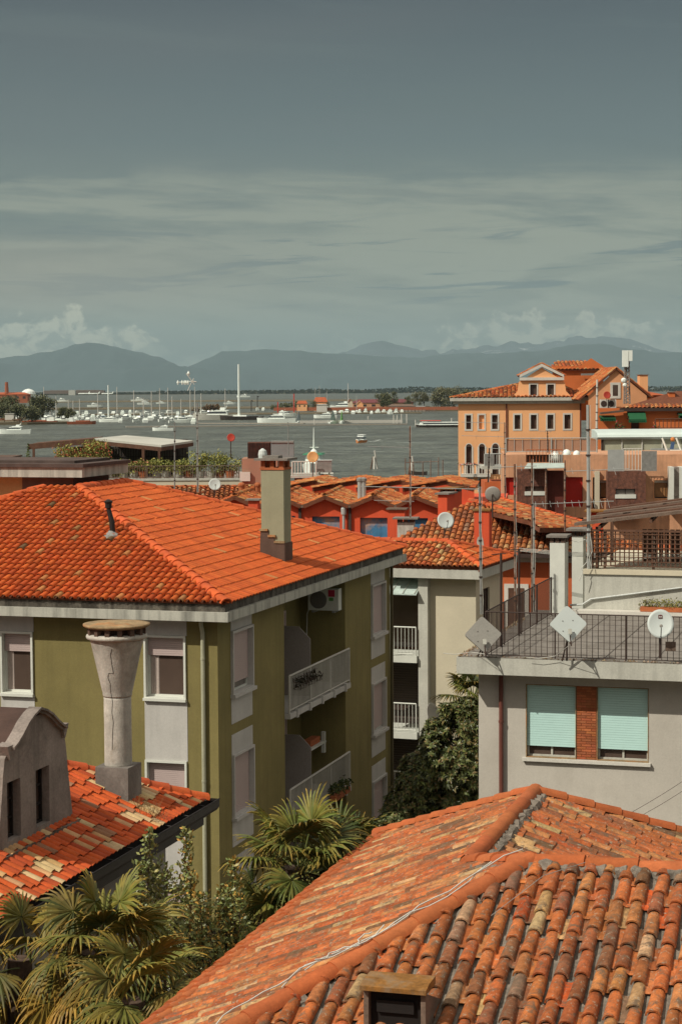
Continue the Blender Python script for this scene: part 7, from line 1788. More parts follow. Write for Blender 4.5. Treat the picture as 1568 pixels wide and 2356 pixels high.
wake([(812,1020),(828,1021),(846,1019)],2.0); wake([(850,1018),(872,1014),(890,1010)],2.5); wake([(690,984),(760,985)],2); wake([(800,987),(870,986),(935,984),(980,982)],3.0); wake([(1035,981),(1056,983)],3)
wake([(55,998),(100,996),(150,994)],1.6); wake([(795,962),(860,963),(935,964),(1000,966),(1050,966)],4.0); wake([(620,905),(700,907)],10); wake([(500,925),(560,925)],6)
o = foam.build('foam', mat('mat_foam', (.36,.40,.37), rough=.9, var=.2)); tag(o, 'white wake foam trailing behind the boats', 'foam', kind='stuff')
# vaporetto at the right
pt = WP(1008,983); F = LF(pt, 182); t = thing('vaporetto', 'long low white water bus with red awning passing behind the villa', 'boat', tuple(pt))
k = MB(); hull(k, F, 22, 4.4, 1.1, .3); k.build('hull', M_['boatdark'], t); k = MB(); cabin(k, F, -9.5, 8, 3.8, 1.1, 2.6, .8); k.build('cabin', M_['boatwhite'], t); k = MB(); cabin(k, F, -9.3, 7.8, 3.86, 1.7, 2.3, .6); k.build('windows', M_['boatglass'], t); k = MB(); cabin(k, F, -1.0, 8.8, 3.9, 3.1, 3.35, .1); k.build('awning', M_['boatred'], t)
k = MB(); cabin(k, F, 6.5, 9.6, 3.2, 1.1, 2.4, 1); k.build('foredeck', M_['boatwhite'], t)
t2 = motorboat(WP(975,981), 7, 182, 'small white speedboat just ahead of the red awning water bus', style=0)
# dinghies under sail
sailboat(WP(687,974), 6.5, 70, 943, 'grey sailed dinghy beside the sleek motor yacht', sails=('sailgrey','sailgrey'), r=.06)
sailboat(WP(765,974), 7.5, 60, 943, 'pair of pale grey sails on the middle dinghy at the breakwater', sails=('sailgrey','sailgrey'), r=.06)
sailboat(WP(786,974), 8.0, 80, 943, 'dinghy with the bright green sail at the breakwater', sails=('sailgreen','sailgreen'), r=.06)
motorboat(WP(748,962), 13, 178, 'white and red coaster beyond the dinghies', style=1)
# boat with green wheelhouse roof close behind the roof terrace
pt = WP(722,1086); F = LF(pt, -95); t = thing('work_boat', 'white work boat with green wheelhouse roof and slim mast behind the roof terrace', 'boat', tuple(pt))
k = MB(); hull(k, F, 16, 5, 1.7, .4); k.build('hull', M_['boatwhite'], t); k = MB(); cabin(k, F, -3, 3, 3.6, 1.7, 3.9, .4); k.build('wheelhouse', M_['boatwhite'], t); k = MB(); cabin(k, F, -3.6, 3.4, 4.6, 4.0, 4.3, .1); k.build('green_roof', M_['greenpaint'], t)
zt__ = atY((722,984), pt.y).z; k = MB(); k.tube([F.P(0,0,4.3), F.P(0,0,6.2), F.P(0,0,zt__)], [.32,.2,.08], 6); k.tube([F.P(0,-.9,5.6), F.P(0,1.1,5.6)], .08, 4); k.lathe(F.P(0,0,4.3), [(.9,0),(.7,.5),(.3,.9)], 8); k.build('mast', M_['boatwhite'], t)
# far moving boats
for x,y,L,lab in ((322,924,24,'distant white ferry in the channel left of the marsh'),(219,936,15,'distant pale barge boat near the marsh edge at left'),(335,931,18,'second distant ferry low on the water under the first'),(372,929,13,'distant red and white boat near the tall aerial'),
                  (560,914,26,'tiny white ferry far across the lagoon by the tallest mast'),(529,930,14,'small distant launch right of the marsh mound'),(145,925,22,'distant grey ferry above the left trees')):
    motorboat(WP(x,y), L, pr.choice([178,2]), lab, style=1)
# breakwater
def strip(name, a, b, w, z, m, label, cat, h=None):
    A, B = WP(*a), WP(*b); d = (B-A).normalized(); s2 = V3((-d.y,d.x,0)); k = MB(); k.box(A-s2*w/2-ZU*.5, B-A, s2*w, ZU*(z+.5)); return tag(k.build(name, m), label, cat)
strip('breakwater', (290,983.5), (934,977), 4, .55, M_['quay'], 'long low grey floating breakwater across the marina mouth', 'breakwater')
strip('jetty_wall', (690,974.5), (925,972.5), 1.0, 1.6, M_['stonetrim'], 'white jetty band standing on the far half of the breakwater', 'jetty')
strip('jetty', (450,975), (700,975), 2, .5, M_['quay'], 'inner pontoon with moored yachts behind the breakwater', 'jetty')
# mooring piles
def bricola(x, yb, yt, label, r=.22, group='mooring piles in the lagoon'):
    p = WP(x,yb); ht = atY((x,yt), p.y).z; t = thing('mooring_piles', label, 'mooring pile', tuple(p), group)
    for q in range(3):
        a = 2*PI*q/3+.5; b = p+V3((math.cos(a)*1.0, math.sin(a)*1.0, -.5)); tp_ = p+V3((math.cos(a)*.18, math.sin(a)*.18, ht*(.68 if q else 1))); k = MB(); k.tube([b, tp_], r, 6); k.build('pile', M_['stonetrim'] if q != 1 else M_['woodgrey'], t)
bricola(860,1079,1037,'white tipped mooring piles alone in the open water')
bricola(946,1096,1050,'mooring piles beside the tall red aerial mast')
for i,(x,yb,yt) in enumerate(((723,977,965),(955,979,966),(1038,979,962),(1128,972,964),(1165,966,960),(905,974,955),(913,974,955),(923,974,952),(935,974,952),(772,968,958),(846,965,957))):
    p = WP(x,yb); t_ = atY((x,yt),p.y).z; k = MB(); k.tube([p-ZU, V3((p.x,p.y,t_))], .28, 5); tag(k.build('mooring_post', M_['stonetrim'], None, V3(p)), 'thin mooring post standing in open water, %s in the row counted by eye' % ORD[i] if False else '%s thin pale mooring post in the water beyond the breakwater' % ORD[i], 'mooring pile', 'thin mooring posts')
# scaffold like poles with a net in the water near the red aerial
t = thing('fishing_frame', 'rusty pole frame standing in the water near the red aerial mast', 'frame', tuple(WP(965,1100))); k = MB()
for x in (932,950,972,990,1008,1018): p = WP(x,1108); q = atY((x,1052+(x%7)*2),p.y); k.tube([p-ZU, q], .09, 4)
a_, b_2 = atY((932,1064), WP(932,1108).y), atY((1008,1062), WP(932,1108).y); k.tube([a_, b_2], .07, 4); k.build('poles', M_['rustpole'], t)
t = thing('rowing_boat', 'small dark boat hanging by the pole frame', 'boat', tuple(WP(962,1098))); F = LF(WP(962,1103)+ZU*.9, 170); k = MB(); hull(k, F, 3.6, 1.4, .7, .5); k.build('hull', M_['boatdark'], t)
# ---------------------------------------------------------------- shores
def land(name, pts, z, m, kind='structure'):
    k = MB(); P = [WP(*p) for p in pts]; P = [V3((p.x,p.y,-.5)) for p in P]; k.prism(P, ZU*(z+.5)); return struct(name, k, m)
def landxy(name, pts, z, m):
    k = MB(); k.prism([V3((x,y,-.5)) for x,y in pts], ZU*(z+.5)); return struct(name, k, m)
landxy('marsh_bank', [(-1400,2950),(-200,2900),(420,2750),(900,3000),(1300,3050),(1300,3200),(500,3150),(-300,3300),(-1400,3300)], .45, M_['marsh'])
landxy('marsh_island', [(-420,1900),(-150,1850),(60,1880),(90,1980),(-100,2050),(-400,2040)], .5, M_['marsh'])
landxy('marsh_point', [(-190,1460),(-60,1440),(60,1450),(60,1500),(-80,1520),(-200,1500)], .5, M_['marsh'])
landxy('far_shore', [(-6000,7100),(-800,7000),(1200,7300),(6000,7600),(9000,12000),(-9000,12000)], 1.2, M_['marsh'])
landxy('wooded_bank', [(-400,1090),(-172,1080),(-150,1100),(-165,1160),(-400,1250)], 1.0, M_['marsh'])
landxy('lagoon_island', [(0,1650),(-30,1640),(20,1600),(120,1585),(260,1570),(520,1560),(560,2000),(40,1800)], 1.4, M_['marsh'])
# treeline on the far shore: one dark mass
k = MB(); q = random.Random(5)
x = -1500
while x < 1600:
    dens = 1 if x > -650 else .45
    hh = (9+7*max(0, noise.noise(V3((x*.004,0,1.7)))*1.5+.2)+ (5 if x > 250 else 0))*dens+2
    for j in range(9):
        p = V3((x+q.uniform(-9,9), 7040+ (x>200)*60+q.uniform(-6,25), 1.2+q.uniform(0,hh))); s = q.uniform(2.5,5)
        k.col = jit(q.choice([(.045,.055,.035),(.06,.07,.04),(.035,.042,.03)]), .2, q); a = V3((q.uniform(-1,1),q.uniform(-.3,.3),q.uniform(-.4,.4))).normalized(); b = a.cross(V3((0,1,.3))).normalized()
        k.face([p-a*s, p+b*s*.8, p+a*s, p-b*s*.8])
    x += 4.5
o = k.build('far_treeline', M_['leafdull']); tag(o, 'dark line of distant trees along the far lagoon shore', 'trees', kind='stuff')
def far_tree(x0, x1, yb, yt, Y, label, cols=((.05,.058,.03),(.07,.075,.038),(.09,.09,.045),(.035,.042,.025)), n=2600, group=None, sparse=1.0, name='tree', seed=1):
    r_ = random.Random(seed+int(x0)); pb = atY(((x0+x1)/2, yb), Y); t = thing(name, label, 'tree' if name == 'tree' else 'bush', tuple(pb), group)
    W = (atY((x1,yb),Y)-atY((x0,yb),Y)).length; Ht = atY((x0,yt),Y).z-pb.z; k = MB(); lobes = []
    for q in range(16): lobes.append((r_.uniform(-.38,.38)*W, r_.uniform(-.3,.3)*W, Ht*r_.uniform(.22,.82), r_.uniform(.20,.34)*min(W,Ht)))
    lobes.append((0,0,Ht*.72,.28*min(W,Ht)))
    for q in range(int(n*sparse)):
        lx,ly,lz,lr = r_.choice(lobes); d = V3((r_.gauss(0,1),r_.gauss(0,1),r_.gauss(0,1))).normalized()*lr*r_.uniform(.3,1.05)
        p = pb+V3((lx,ly,lz))+d; s = W*.03*r_.uniform(.6,1.5); a = V3((r_.uniform(-1,1),r_.uniform(-1,1),r_.uniform(-1,1))).normalized(); b = a.orthogonal().normalized()
        k.col = jit(r_.choice(cols), .2, r_); k.face([p-a*s, p+b*s*.8, p+a*s, p-b*s*.8])
    k.build('crown', M_['leafdull'], t); k = MB(); k.tube([pb-ZU*.5, pb+ZU*Ht*.6], [W*.035, W*.02], 6)
    for q in range(4): lx,ly,lz,lr = lobes[q]; k.tube([pb+ZU*Ht*.25, pb+V3((lx,ly,lz))], [W*.018, W*.008], 4)
    k.build('trunk', M_['bark'], t); return t
DK = ((.09,.10,.045),(.12,.125,.055),(.065,.075,.038),(.15,.15,.065))
for i,(x0,x1,yb,yt,Y,lab) in enumerate(((0,42,950,911,1120,'dark round tree on the wooded bank below the brick chimney'),(70,128,958,907,1110,'tallest broad tree on the wooded bank at left'),(20,62,962,930,1095,'low dark tree at the middle of the wooded bank'),
        (-25,22,965,928,1095,'dark tree cut by the left picture edge'),(52,96,968,933,1090,'round bushy tree at the waterside of the wooded bank'),(128,156,960,937,1110,'small green bush tree right of the tallest bank tree'),(150,178,962,940,1110,'thin bush tree at the right end of the wooded bank'))):
    far_tree(x0,x1,yb,yt,Y,lab,cols=DK,group='trees on the wooded bank',seed=i)
far_tree(28,62,972,958,1085,'dry brown bush at the water edge of the wooded bank',cols=((.12,.085,.04),(.09,.07,.035)),name='bush',n=300)
far_tree(455,512,948,930,1470,'rust brown reed mound on the marsh point',cols=((.15,.08,.035),(.11,.065,.03),(.13,.10,.05)),name='bush',n=900)
far_tree(430,480,948,938,1470,'low brown reeds left of the rust coloured mound',cols=((.13,.09,.045),(.10,.07,.035)),name='bush',n=300)
YI = 1600
for i,(x0,x1,yb,yt,lab) in enumerate(((862,900,937,905,'dark dense round tree left of the slim poplar'),(898,916,937,896,'slim tall poplar beside the dark round tree'),(929,946,937,908,'small round tree standing alone on the island'),(945,962,938,899,'thin pale tree in the island group'),(962,988,938,898,'tall airy tree in the island group'),
        (992,1035,940,888,'large broad tree near the villa side of the island'),(1025,1065,940,886,'tallest broad tree half behind the villa'),(1052,1090,940,893,'grey green tree next to the villa edge'))):
    far_tree(x0,x1,yb,yt,YI+i*4,lab,cols=((.14,.14,.07),(.17,.16,.085),(.10,.11,.055),(.21,.20,.11)) if i > 2 else DK,group='trees on the island',seed=20+i)
for i,(x0,x1,yb,yt,lab) in enumerate(((640,672,942,927,'rounded bush left of the small orange island house'),(664,694,942,921,'dark bush behind the small orange island house'),(694,712,942,925,'bush right of the small orange island house'),(710,728,942,921,'pointed bush left of the two storey island house'),(745,760,942,922,'bush in front of the two storey island house'),(620,642,943,931,'low bush at the left end of the island brick wall'))):
    far_tree(x0,x1,yb,yt,YI,lab,cols=DK,group='bushes on the island',seed=40+i,n=900,name='bush')
# brick wall along the island
k = MB(); A, B = atY((622,0),1590), atY((1100,0),1575); k.box(V3((A.x,1588,1.0)), V3((B.x-A.x,-14,0)), V3((0,1,0)), ZU*2.6); tag(k.build('brick_wall', M_['brickwall']), 'low red brick sea wall along the island shore', 'wall')
def far_house(x0, x1, yb, ye, yt, Y, wm, rm, label, depth=9, name='house', cat='building', wins=0, chim=False, gable=False):
    A, B = atY((x0,yb),Y), atY((x1,yb),Y); ze = atY((x0,ye),Y).z; zt = atY((x0,yt),Y).z; t = thing(name, label, cat, tuple(A)); w = B.x-A.x
    k = MB(); k.box(A-ZU*2, V3((w,0,0)), V3((0,depth,0)), ZU*(ze-A.z+2)); 
    if gable: k.prism([V3((A.x,A.y+.01,ze)), V3((B.x,A.y+.01,ze)), V3(((A.x+B.x)/2,A.y+.01,zt))], V3((0,depth-.02,0)))
    k.build('wall', wm, t); k = MB(); o_ = .06*w if w < 20 else .6
    a0,a1 = V3((A.x-o_,A.y-.5,ze)), V3((B.x+o_,A.y-.5,ze)); b0,b1 = a0+V3((0,depth+1,0)), a1+V3((0,depth+1,0))
    if gable:
        m0, m1 = V3(((A.x+B.x)/2,A.y-.5,zt)), V3(((A.x+B.x)/2,A.y+depth+.5,zt)); k.prism([a0,m0,m1,b0], ZU*.3); k.prism([m0,a1,b1,m1], ZU*.3)
    else:
        m0, m1 = V3((A.x+w*.12,A.y+depth/2,zt)), V3((B.x-w*.12,A.y+depth/2,zt)); k.face([a0,a1,m1,m0]); k.face([a1,b1,m1]); k.face([b1,b0,m0,m1]); k.face([b0,a0,m0])
    k.build('roof', rm, t)
    for q in range(wins):
        k = MB(); x = A.x+w*(q+.5)/wins; k.box(V3((x-w*.07/max(1,wins/3),A.y-.06,A.z+(ze-A.z)*.35)), V3((w*.14/max(1,wins/3),0,0)), V3((0,.05,0)), ZU*(ze-A.z)*.38); k.build('window', M_['boatdark'], t)
    return t
frm = mat('mat_farroof', (.42,.10,.035), var=.3, scale=1); mrn = mat('mat_maroon', (.17,.05,.055), var=.3)
far_house(683,706,940,929,922,1585,M_['villa'],frm,'small orange cottage among the island bushes',wins=2)
far_house(722,752,940,925,914,1600,M_['villa'],frm,'two storey pink house with orange roof on the island',wins=2)
far_house(728,752,942,931,930,1580,M_['stonetrim'],M_['stonetrim'],'low white annex before the two storey island house')
far_house(808,950,940,927,919,1610,M_['apricot'],mrn,'long warehouse with dark maroon roof on the island',wins=7,depth=14)
far_house(820,835,941,931,923,1584,M_['villa'],M_['villa'],'cream gabled boat shed before the maroon roofed warehouse',gable=True)
far_house(800,811,940,926,919,1590,M_['cream'],frm,'narrow cream gabled house at the left end of the warehouse',gable=True)
far_house(893,954,941,935,930,1583,M_['stonetrim'],M_['woodgrey'],'long pavilion with brown roof and white front on the island',wins=8)
far_house(952,978,941,936,934,1583,M_['greytrim'],M_['steel'],'small grey shed right of the long island pavilion')
for i in range(12):
    x = 770+i*14; motorboat(WP(x,952.5-(i%3)*1.2), pr.uniform(7,11), pr.choice([90,100,-80]), 'small craft at the island landing, %s from the left' % ORD[i], 'small craft at the island landing', pr.choice([0,1,2]))
motorboat(WP(787,941), 24, 176, 'white yacht hauled beside the cream island house', style=2)
sailboat(WP(801,946), 12, 100, 882, 'yacht with the tall white mast at the island landing', r=.35); sailboat(WP(752,946), 10, 90, 899, 'yacht mast between the island houses', r=.2)
sailboat(WP(735,946), 12, 90, 887, 'slender masted yacht left of the two storey island house', r=.2); sailboat(WP(725,946), 10, 90, 892, 'leftmost slender masted yacht by the island', r=.2); sailboat(WP(820,948), 9, 90, 910, 'short masted yacht before the maroon roof', r=.2)
k = MB(); A, B = atY((765,0),1560), atY((1000,0),1552); k.box(V3((A.x,1560,.5)), V3((B.x-A.x,-6,0)), V3((0,3,0)), ZU*.5)
for q in range(30): k.tube([V3((A.x+(B.x-A.x)*q/29, 1559,-1)), V3((A.x+(B.x-A.x)*q/29,1559,1.9))], .3, 4)
tag(k.build('landing_stage', M_['woodgrey']), 'grey timber landing stage along the island shore', 'jetty')
for i,(x,yt,m,lab) in enumerate(((676,906,'boatred','tall red channel marker pole by the island cottage'),(639,925,'boatred','short red channel marker pole left of the bushes'))):
    p = WP(x,950); q_ = atY((x,yt),p.y); k = MB(); k.tube([p-ZU, q_], .45, 5); tag(k.build('marker_pole', M_[m], None, V3(p)), lab, 'pole')
for x,yt,lab in ((592,911,'left dark landing crane post beyond the tallest mast'),(578,921,'shorter dark post beyond the tallest mast')):
    p = WP(x,946); q_ = atY((x,yt),p.y); k = MB(); k.tube([p-ZU, q_], .4, 5); k.tube([q_, q_+V3((1.5,0,-1))], .35, 4); tag(k.build('crane_post', M_['boatdark'], None, V3(p)), lab, 'pole')
# far left: brick works with chimney, pale dome, white block, parked aircraft
t = far_house(-30,64,923,908,903,1900,M_['brickwall'],frm,'red brick factory on the left shore',wins=6,depth=20,name='factory')
k = MB(); c_ = atY((14,905),1900); zt__ = atY((14,879),1900).z; k.tube([V3((c_.x,1905,c_.z)), V3((c_.x,1905,zt__))], [2.0,1.5], 10); tag(k.build('factory_chimney', M_['brickwall'], None, V3((c_.x,1905,c_.z))), 'tall red brick factory chimney at the left edge', 'chimney')
landxy('factory_bank', [(-800,1880),(-290,1880),(-240,1900),(-240,1990),(-800,2050)], 1.0, M_['marsh'])
k = MB(); c_ = atY((66,907),4300); k.lathe(c_-ZU*3, [(16,0),(16,4),(14,9),(8,13),(1,15)], 16); tag(k.build('storage_dome', M_['boatwhite'], None, c_), 'pale storage dome on the horizon right of the factory', 'dome')
far_house(158,173,909,898,897.5,6900,M_['greytrim'],M_['greytrim'],'pale grey block building on the far shore',depth=30,name='block_building')
far_house(100,240,905,899,898,6950,M_['woodgrey'],M_['woodgrey'],'long low brownish terminal building on the far shore',depth=40,name='terminal_building')
for i,(x,lab) in enumerate(((193,'left white airliner parked on the far shore'),(216,'middle white airliner parked on the far shore'),(247,'right white airliner parked on the far shore'))):
    p = atY((x,908.5),6700); t = thing('airliner', lab, 'aircraft', tuple(p), 'airliners parked on the far shore'); F = LF(p, 180)
    k = MB(); k.tube([F.P(-19,0,4.5), F.P(-12,0,4), F.P(14,0,4), F.P(18,0,3.6), F.P(20,0,3.2)], [.6,2.2,2.2,1.6,.2], 8); k.build('fuselage', M_['boatwhite'], t)
    k = MB(); k.prism([F.P(-20,0,5), F.P(-14,0,5.5), F.P(-19,0,11.5), F.P(-21.5,0,11.5)], V3((0,.6,0))); k.build('tail_fin', M_['boatwhite'], t)
    k = MB(); k.prism([F.P(4,0,3.2), F.P(-2,0,3.2), F.P(-9,17,4.4), F.P(-6,17,4.4)], ZU*.4); k.prism([F.P(4,0,3.2), F.P(-2,0,3.2), F.P(-9,-17,4.4), F.P(-6,-17,4.4)], ZU*.4); k.build('wing', M_['boatwhite'], t)
k = MB()
p = WP(18,975); 
t = thing('shed', 'small white shed on the wooded bank', 'shed', tuple(atY((13,963),1085))); k.box(atY((12,966),1085), V3((4.8,0,0)), V3((0,4,0)), ZU*3.2); k.build('wall', M_['stonetrim'], t); k = MB(); k.box(atY((12,966),1085)+V3((-.3,-.3,3.21)), V3((5.4,0,0)), V3((0,4.6,0)), ZU*.3); k.build('roof', M_['greytrim'], t)
# ================================================================ fan palms, magnolia, laurels
def fan_frond(mb, st, base, dirv, L, R, nb, r_, yellow=0.0, droop=.5, stalk=True):
    """base -> petiole of length L along dirv (arching), fan of blades radius R"""
    d = dirv.normalized(); side = d.cross(ZU)
    if side.length < .05: side = V3((1,0,0))
    side.normalize(); 
    pts = [base+d*(L*q/5)-ZU*(L*.16*(q/5)**2*(1.2-d.z)) for q in range(6)]
    st.col = (.10,.12,.035); st.tube(pts, [.016,.013,.012,.010,.009,.008], 4, False)
    hub = pts[-1]; ax = (pts[-1]-pts[-2]).normalized(); nrm = side.cross(ax).normalized()
    tiltb = r_.uniform(-.5,.1); ax = (ax*math.cos(tiltb)+nrm*math.sin(tiltb)).normalized(); nrm = side.cross(ax).normalized()
    roll = r_.uniform(-.6,.6); side, nrm = (side*math.cos(roll)+nrm*math.sin(roll)), (nrm*math.cos(roll)-side*math.sin(roll))
    g = r_.choice([(.060,.082,.018),(.080,.104,.022),(.044,.062,.016),(.115,.138,.028)])
    for q in range(nb):
        t = (q/(nb-1)-.5)*2; an = t*2.25
        dd = ax*math.cos(an)+side*math.sin(an)
        Rl = R*(1-.18*abs(t)**2)*r_.uniform(.9,1.06); w = .024*r_.uniform(.8,1.1); wd = dd.cross(nrm).normalized()
        fold = nrm*(.010 if q % 2 else -.010); dr = droop*r_.uniform(.5,1.4)
        prev = None
        yl = max(0, min(1, yellow+r_.uniform(-.15,.25)))
        for j, f in enumerate((.04,.35,.62,.84,1.0)):
            ww = w*(.35,1.15,1.0,.6,.06)[j]
            p = hub+dd*(Rl*f)-ZU*(dr*Rl*max(0,f-.45)**2*1.5)-nrm*(.10*Rl*f*f)
            cur = (p-wd*ww, p+fold*1.2, p+wd*ww)
            if prev:
                yc = yl*(.3+.7*f) + (.25*(f > .95)); c = tuple(g[i]*(1-min(1,yc))+(.46,.25,.04)[i]*min(1,yc) for i in range(3))
                mb.col = jit(c, .14, r_)
                mb.face([prev[0],prev[1],cur[1],cur[0]]); mb.face([prev[1],prev[2],cur[2],cur[1]])
            prev = cur
def fan_palm(pix, Y, label, n, L, R, seed, yellow=.1, zmin=-.6, trunk=6, spread=1.0, skirt=0):
    r_ = random.Random(seed); c = atY(pix, Y); t = thing('fan_palm', label, 'palm tree', (c.x, c.y, 1)); mb = MB(); st = MB()
    for q in range(n):
        f = (q+.5)/n; el = 1.35-f*(1.35-zmin)*1.0+r_.uniform(-.12,.12); az = q*2.39996+r_.uniform(-.2,.2)
        d = V3((math.cos(az)*math.cos(el)*spread, math.sin(az)*math.cos(el)*spread, math.sin(el)))
        low = max(0, (f-.55)/.45)
        fan_frond(mb, st, c-ZU*.25*f+V3((d.x,d.y,0))*.08, d, L*r_.uniform(.75,1.1), R*r_.uniform(.85,1.1), 26, r_, yellow=yellow*.4+(yellow*2.6+.2)*low*(r_.random()<.65), droop=.45+.5*f)
    mb.build('fronds', M_['palm'], t); st.build('leaf_stalks', M_['palm'], t)
    k = MB(); H = c.z-1; pts = [V3((c.x+.15*math.sin(i*.5),c.y,1+H*i/10)) for i in range(11)]; k.tube(pts, [.14+.03*(i > 6)+.012*(i%2) for i in range(11)], 10)
    for q in range(260):
        a = r_.uniform(0,2*PI); z = c.z-r_.uniform(.1,min(H,3.2)); p = V3((c.x+math.cos(a)*.17, c.y+math.sin(a)*.17, z)); k.tube([p, p+V3((math.cos(a)*.12, math.sin(a)*.12, -.22+r_.uniform(0,.25)))], [.014,.004], 3, False)
    k.build('trunk', M_['bark'], t)
    if skirt:
        k = MB(); s3 = MB()
        for q in range(skirt): az = q*2.4; fan_frond(k, s3, c-ZU*(.5+r_.random()*.4), V3((math.cos(az)*.6, math.sin(az)*.6, -.9)), L*.6, R*.8, 18, r_, yellow=1.0, droop=.9)
        for i in range(len(k.c)): k.c[i] = jit((.075,.052,.030), .3, r_)
        k.build('dead_fronds', M_['palm'], t)
    return t
fan_palm((690,1995), 30.5, 'tall fan palm standing between the green house and the foreground roof', 32, .74, .68, 5, yellow=.12, zmin=-.95, skirt=8)
fan_palm((800,1985), 33.0, 'second fan palm half behind the foreground roof edge', 22, .55, .70, 8, yellow=.08, zmin=-.7)
fan_palm((612,2120), 30.0, 'shaded fan palm low beneath the tall one by the green wall', 20, .55, .62, 18, yellow=.1, zmin=-.9, skirt=6)
fan_palm((240,2190), 25.0, 'large yellowing fan palm at the lower left below the black gutter', 30, .66, .66, 11, yellow=.42, zmin=-.95, skirt=10)
fan_palm((70,2205), 26.5, 'smaller fan palm with drooping orange fronds at the lower left edge', 16, .60, .56, 13, yellow=.6, zmin=-1.0, skirt=8)
fan_palm((330,2300), 24.0, 'golden fronded low palm at the bottom edge left of the foreground roof', 20, .60, .62, 15, yellow=.5, zmin=-1.0)
fan_palm((1088,1603), 54.5, 'fan palm peeking out beside the grey house under its eave', 22, .60, .62, 17, yellow=.05, zmin=-.7)
# magnolia with glossy leaves
def rosette(mb, p, up_, r_, n=8, L=.17, cols=None):
    a0 = r_.uniform(0, 6.28); s1 = up_.orthogonal().normalized(); s2 = up_.cross(s1)
    for q in range(n):
        a = a0+q*2.4; o = (s1*math.cos(a)+s2*math.sin(a)); d = (o*.85+up_*r_.uniform(.1,.7)).normalized(); w = d.cross(up_).normalized()
        if w.length < .1: continue
        l = L*r_.uniform(.7,1.15); ww = l*.20; n_ = w.cross(d); c = r_.choice(cols); mb.col = jit(c, .2, r_)
        m1 = p+d*l*.5+n_*.01; e = p+d*l-ZU*l*.12
        mb.face([p, m1-w*ww+n_*.012, e, m1]); mb.face([p, m1, e, m1+w*ww+n_*.012])
MAG = [(.075,.092,.030),(.098,.118,.036),(.052,.066,.022),(.15,.165,.05),(.17,.13,.05)]
def leafy_tree(label, lobes, Y, base_pix, n, L, cols, seed, name='tree', cat='tree', per=8, group=None, trunkr=.12):
    r_ = random.Random(seed); bz = atY(base_pix, Y); t = thing(name, label, cat, (bz.x,bz.y,1), group); mb = MB(); cs = []
    for (x,y,rx,ry) in lobes: cs.append((atY((x,y),Y), rx/(FPX/Y), ry/(FPX/Y)))
    tot = sum(a*b for _,a,b in cs)
    for (c,a,b) in cs:
        for q in range(int(n*a*b/tot)):
            d = V3((r_.gauss(0,1),r_.gauss(0,1),r_.gauss(0,1))).normalized(); rr = r_.uniform(.72,1.02)
            if r_.random() < .18: rr = r_.uniform(.3,.7)
            p = c+V3((d.x*a*rr, d.y*a*rr, d.z*b*rr)); u = (d+V3((0,0,.5))+V3((r_.uniform(-.4,.4),r_.uniform(-.4,.4),0))).normalized()
            if noise.noise(p*2.2+V3((seed,0,0))) < -.16: continue
            rosette(mb, p, u, r_, per, L, cols)
    mb.build('crown', M_['leaf'], t)
    k = MB(); c0 = cs[0][0]; k.tube([V3((bz.x,bz.y,1)), V3((bz.x,bz.y,bz.z)), c0], [trunkr*1.4, trunkr, trunkr*.4], 8)
    for (c,a,b) in cs[1:]: k.tube([V3((bz.x,bz.y,bz.z)), c+(V3((bz.x,bz.y,bz.z))-c)*.3+ZU*.1, c], [trunkr*.5, trunkr*.3, trunkr*.12], 5)
    k.build('trunk', M_['bark'], t); return t
leafy_tree('dark glossy magnolia tree filling the gap left of the grey house', [(1040,1765,85,105),(1060,1680,50,66),(1088,1730,50,100),(975,1800,62,78),(950,1850,62,60),(1050,1870,80,70),(920,1885,52,50),(1005,1700,34,44),(1078,1640,32,36),(990,1900,70,50),(985,1745,26,24),(945,1800,24,22),(1030,1640,24,22),(905,1850,22,22),(1000,1668,16,16)], 51.2, (1040,1900), 5400, .165, MAG, 3)
leafy_tree('small dark shrub at the foot of the magnolia behind the ridge', [(910,1900,36,30),(945,1915,40,30)], 46.0, (925,1930), 300, .15, MAG, 9, name='shrub', cat='shrub', trunkr=.05)
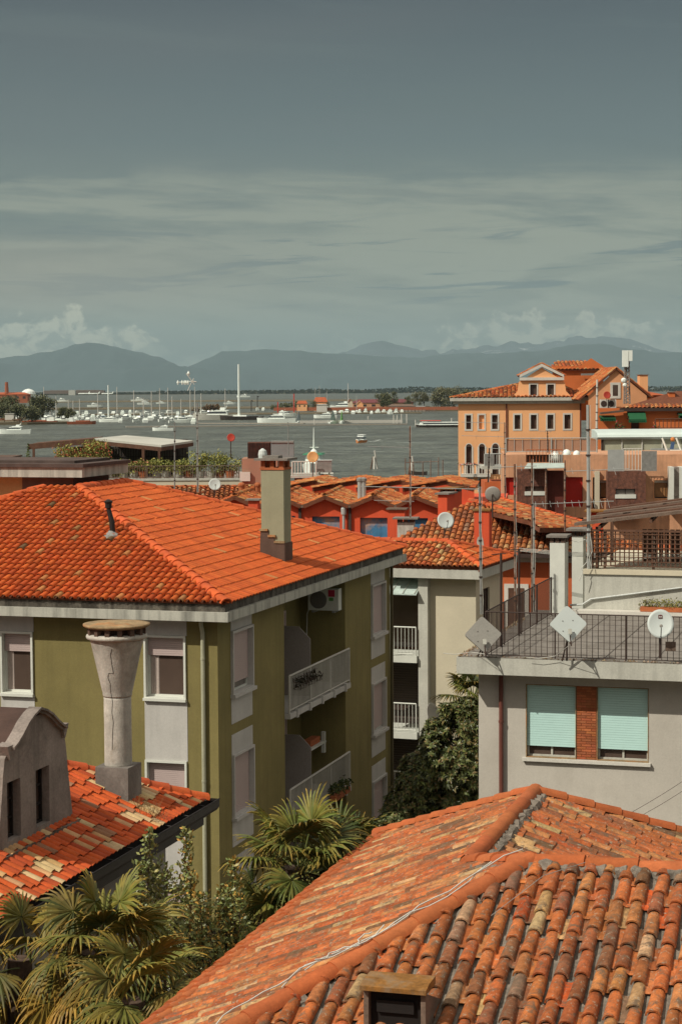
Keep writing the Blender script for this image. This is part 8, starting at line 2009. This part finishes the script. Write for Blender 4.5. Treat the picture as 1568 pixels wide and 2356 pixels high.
# slender laurel shrubs with upright shoots
def laurel(label, shoots, Y, seed, cols):
    r_ = random.Random(seed); x0 = sum(s[0] for s in shoots)/len(shoots); b = atY((x0, 2330), Y); t = thing('laurel_shrub', label, 'shrub', (b.x,b.y,1)); k = MB(); tr = MB()
    for (x,yt,yb,w) in shoots:
        Yq = Y+r_.uniform(-.5,.5); p0, p1 = atY((x+r_.uniform(-10,10),yb),Yq), atY((x,yt),Yq); L = (p1-p0).length; tr.tube([V3((b.x,b.y,p0.z-2)), p0, p0.lerp(p1,.5)+V3((r_.uniform(-.05,.05),0,0)), p1], [.03,.02,.012,.005], 5)
        n = int(L/.012)
        for q in range(n):
            f = q/n; p = p0.lerp(p1,f); sp = w/(FPX/Y)*2.3*(1-f*.65)*r_.random(); a = r_.uniform(0,2*PI); o = V3((math.cos(a),math.sin(a),r_.uniform(.0,.6)))*sp
            if q % 3 == 0: tr.tube([p, p+o], [.006,.003], 3, False)
            for j in range(4):
                d = V3((r_.uniform(-1,1),r_.uniform(-1,1),r_.uniform(.0,1.2))).normalized(); s = r_.uniform(.05,.095); wd = d.orthogonal().normalized(); pp = p+o+V3((r_.uniform(-1,1),r_.uniform(-1,1),r_.uniform(-1,1)))*.04
                k.col = jit(r_.choice(cols), .2, r_); k.face([pp, pp+d*s*.5+wd*s*.26, pp+d*s, pp+d*s*.5-wd*s*.26])
    k.build('foliage', M_['leaf'], t); tr.build('stems', M_['bark'], t)
LC = [(.17,.20,.06),(.22,.24,.075),(.12,.145,.05),(.28,.25,.07),(.44,.25,.05)]
laurel('tall slender laurel shrub in front of the white window band', [(345,1915,2220,16),(362,1985,2250,24),(325,1990,2240,18),(385,2000,2240,20),(405,2040,2260,26)], 28.0, 4, LC[:4])
laurel('leggy shrub with orange tinted leaves before the green wall', [(427,1910,2250,14),(440,2010,2260,24),(460,2060,2290,32),(415,2080,2280,28),(480,2090,2290,30),(400,2120,2290,30)], 28.6, 6, LC)
laurel('bushy yellow green shrub beside the shaded palm', [(540,1975,2250,16),(525,2040,2260,24),(505,2080,2280,30),(548,2060,2230,20),(490,2120,2290,34),(470,2160,2300,34)], 29.2, 8, LC)
leafy_tree('low dark hedge between the palms at the bottom of the garden', [(420,2290,90,50),(340,2330,80,50),(480,2240,50,50),(560,2200,40,60),(500,2190,40,30)], 31.0, (430,2350), 900, .09, [(.035,.042,.018),(.05,.055,.02),(.025,.03,.014)], 12, name='shrub', cat='shrub', per=7, trunkr=.05)
# weeds on roofs
k = MB(); r_ = random.Random(3); pw = onplane(cL(1035,890), A0, nL)
for q in range(60):
    p = pw+V3((r_.uniform(-.25,.3),r_.uniform(-.25,.25),0)); p = p+ZU*((A0-p).dot(nL)/nL.z); k.col = jit((.22,.12,.05), .3, r_); d = V3((r_.uniform(-.15,.15),r_.uniform(-.1,.1),r_.uniform(.12,.3))); k.tube([p, p+d*.6, p+d+V3((r_.uniform(-.05,.05),0,0))], [.004,.003,.002], 3, False)
tag(k.build('dry_weed', M_['leafdull']), 'dry brown weeds growing on the tiles right of the funnel chimney', 'weed')
